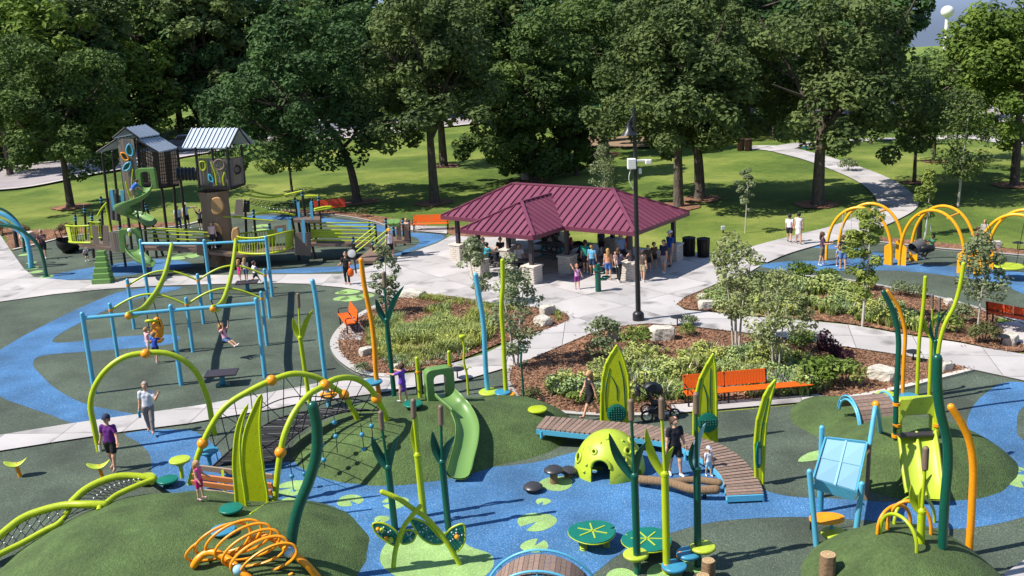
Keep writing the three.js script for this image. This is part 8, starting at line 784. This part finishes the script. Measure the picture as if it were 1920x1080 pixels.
for (const [l, p, tn, o] of [['seated person in white shirt at the left picnic table', pavW(-9.1, PAVF, 0.0), 1.0, { shirt: '#ccd0de', pants: '#26262e', hair: 'dark' }], ['seated child in white tee beside the left picnic table', pavW(-8.7, PAVF, 0.9), 2.4, { shirt: '#d5d6e2', pants: '#3a3a46', hair: 'dark', h: 1.3 }], ['seated person in teal top at the left picnic table', pavW(-8.0, PAVF, 1.05), 2.6, { shirt: '#2e8fa3', pants: '#23262c', hair: 'dark' }], ['seated man in white tee at the front picnic table', pavW(-6.1, PAVF, 0.8), 0.2, { shirt: '#dcdce0', pants: '#2a2a32', hair: 'brown', h: 1.75 }], ['seated person in black at the far side of the left table', pavW(-8.2, PAVF, -0.5), -0.3, { shirt: '#1f2026', pants: '#26262c', hair: 'dark' }]]) person(l, p, tn, { h: 1.6, sit: 0.53, legs: 'long', lL: [1.5, 1.5], lR: [1.45, 1.5], aL: [0.7, 0.1, 0.9], aR: [0.7, 0.1, 0.9], lean: 0.15, ...o });
{ const b = [5.1, -47.91]; person('baby held in the arms of the woman in black trousers', [b[0] - 0.12, 0.85, b[1] + 0.18], 0.3, { h: 0.72, shirt: '#cfa79a', pants: '#b9a6a0', hair: 'blonde', lL: [0.6, 0.5], lR: [0.5, 0.5] }); }
// around the tree house
person('man in dark red shirt and black shorts with folded arms at the left', on([-28.06, -60.98], 0.01), 0.1, { h: 1.75, shirt: '#4a2f3a', pants: '#1a1a1f', hair: 'grey', aL: [0.5, 0.1, 1.5], aR: [0.5, 0.1, 1.5], wide: 1.1 }); person('small child in white shirt crouching by the moulded steps', on([-25.05, -59.7], 0.01), 0.8, { h: 1.0, shirt: '#cfc3d4', pants: '#33333c', hair: 'blonde', hat: '#d6d0da', lean: 0.7, lL: [0.9, 1.3], lR: [0.8, 1.3] });
person('boy in bright blue tee climbing on the spiral slide', [-19.8, 4.1, -54.2], 2.2, { h: 1.35, shirt: '#1c62b8', pants: '#8b7d70', hair: 'brown', lean: 0.7, aL: [1.2, 0.2, 0.4], aR: [1.2, 0.2, 0.4], lL: [0.9, 0.9], lR: [0.2, 0.5] });
person('woman in pale top and navy skirt behind the tower posts', on([-22.1, -68.26], 0.01), 0.6, { h: 1.65, shirt: '#c9cdd8', pants: '#273a66', hair: 'brown', legs: 'long' }); person('person in white tee and sun hat reaching out an arm', on([-21.75, -68.92], 0.01), 0.9, { h: 1.7, shirt: '#d9d9de', pants: '#1d1d24', hair: 'blonde', hat: '#e2d6bc', aL: [1.5, 1.0, 0.1], shoe: '#e6e6e8' }); person('boy in dark tee stretching both arms up by the tree trunk', on([-20.6, -68.05], 0.01), 0.1, { h: 1.4, shirt: '#5b4f52', pants: '#16161b', hair: 'dark', aL: [2.7, 0.3, 0.1], aR: [2.7, 0.3, 0.1], shoe: '#e2e2e6' });
person('woman in pink top standing on the tree house deck', [-16.32, 1.15, -55.8], 0.3, { h: 1.45, shirt: '#d9b8bd', pants: '#2b2b36', sleeve: 'none', hair: 'dark', cut: 'pony' }); person('woman in lavender top and black shorts stepping off the stump', [...[-15.97, -56.9]].toSpliced(1, 0, 0.25), 2.9, { h: 1.65, shirt: '#a9a3cc', pants: '#1a1a22', sleeve: 'none', hair: 'dark', cut: 'pony', shoe: '#d9b8a8' }); person('small child on the low deck by the drums', [-5.7, 0.97, -56.6], -0.5, { h: 1.1, shirt: '#c7a58e', pants: '#6b5f63', hair: 'blonde' });
// things in hands
function carry(name, label, cat, p, s, geos) { const v = p.handPos(s), t = thing(name, label, cat, [v.x, v.y, v.z]); for (const [n, g, m] of geos) add(n, g, m, t); }
carry('water_bottle', 'white bottle in the hand of the woman in purple', 'bottle', pp1, -1, [['flask', cyl(0.04, 0.04, 0.2, 0, -0.18, 0), M.white], ['lid', cyl(0.025, 0.025, 0.05, 0, 0.02, 0), M.black]]); carry('water_bottle', 'blue bottle in the hand of the woman in white', 'bottle', pp2, -1, [['flask', cyl(0.045, 0.045, 0.22, 0, -0.2, 0), M.aqua], ['lid', cyl(0.03, 0.03, 0.04, 0, 0.02, 0), M.paleblue]]); carry('tote_bag', 'orange bag carried by the woman in black', 'bag', pp8, 1, [['bag', xf(new THREE.SphereGeometry(0.2, 14, 10).scale(0.8, 1.15, 0.5), [0, -0.42, 0.05]), M.benchO], ['strap', new THREE.TorusGeometry(0.12, 0.015, 5, 14).scale(0.7, 1.4, 1).translate(0, -0.12, 0.03), M.benchO]]);
renderer.render(scene, camera);
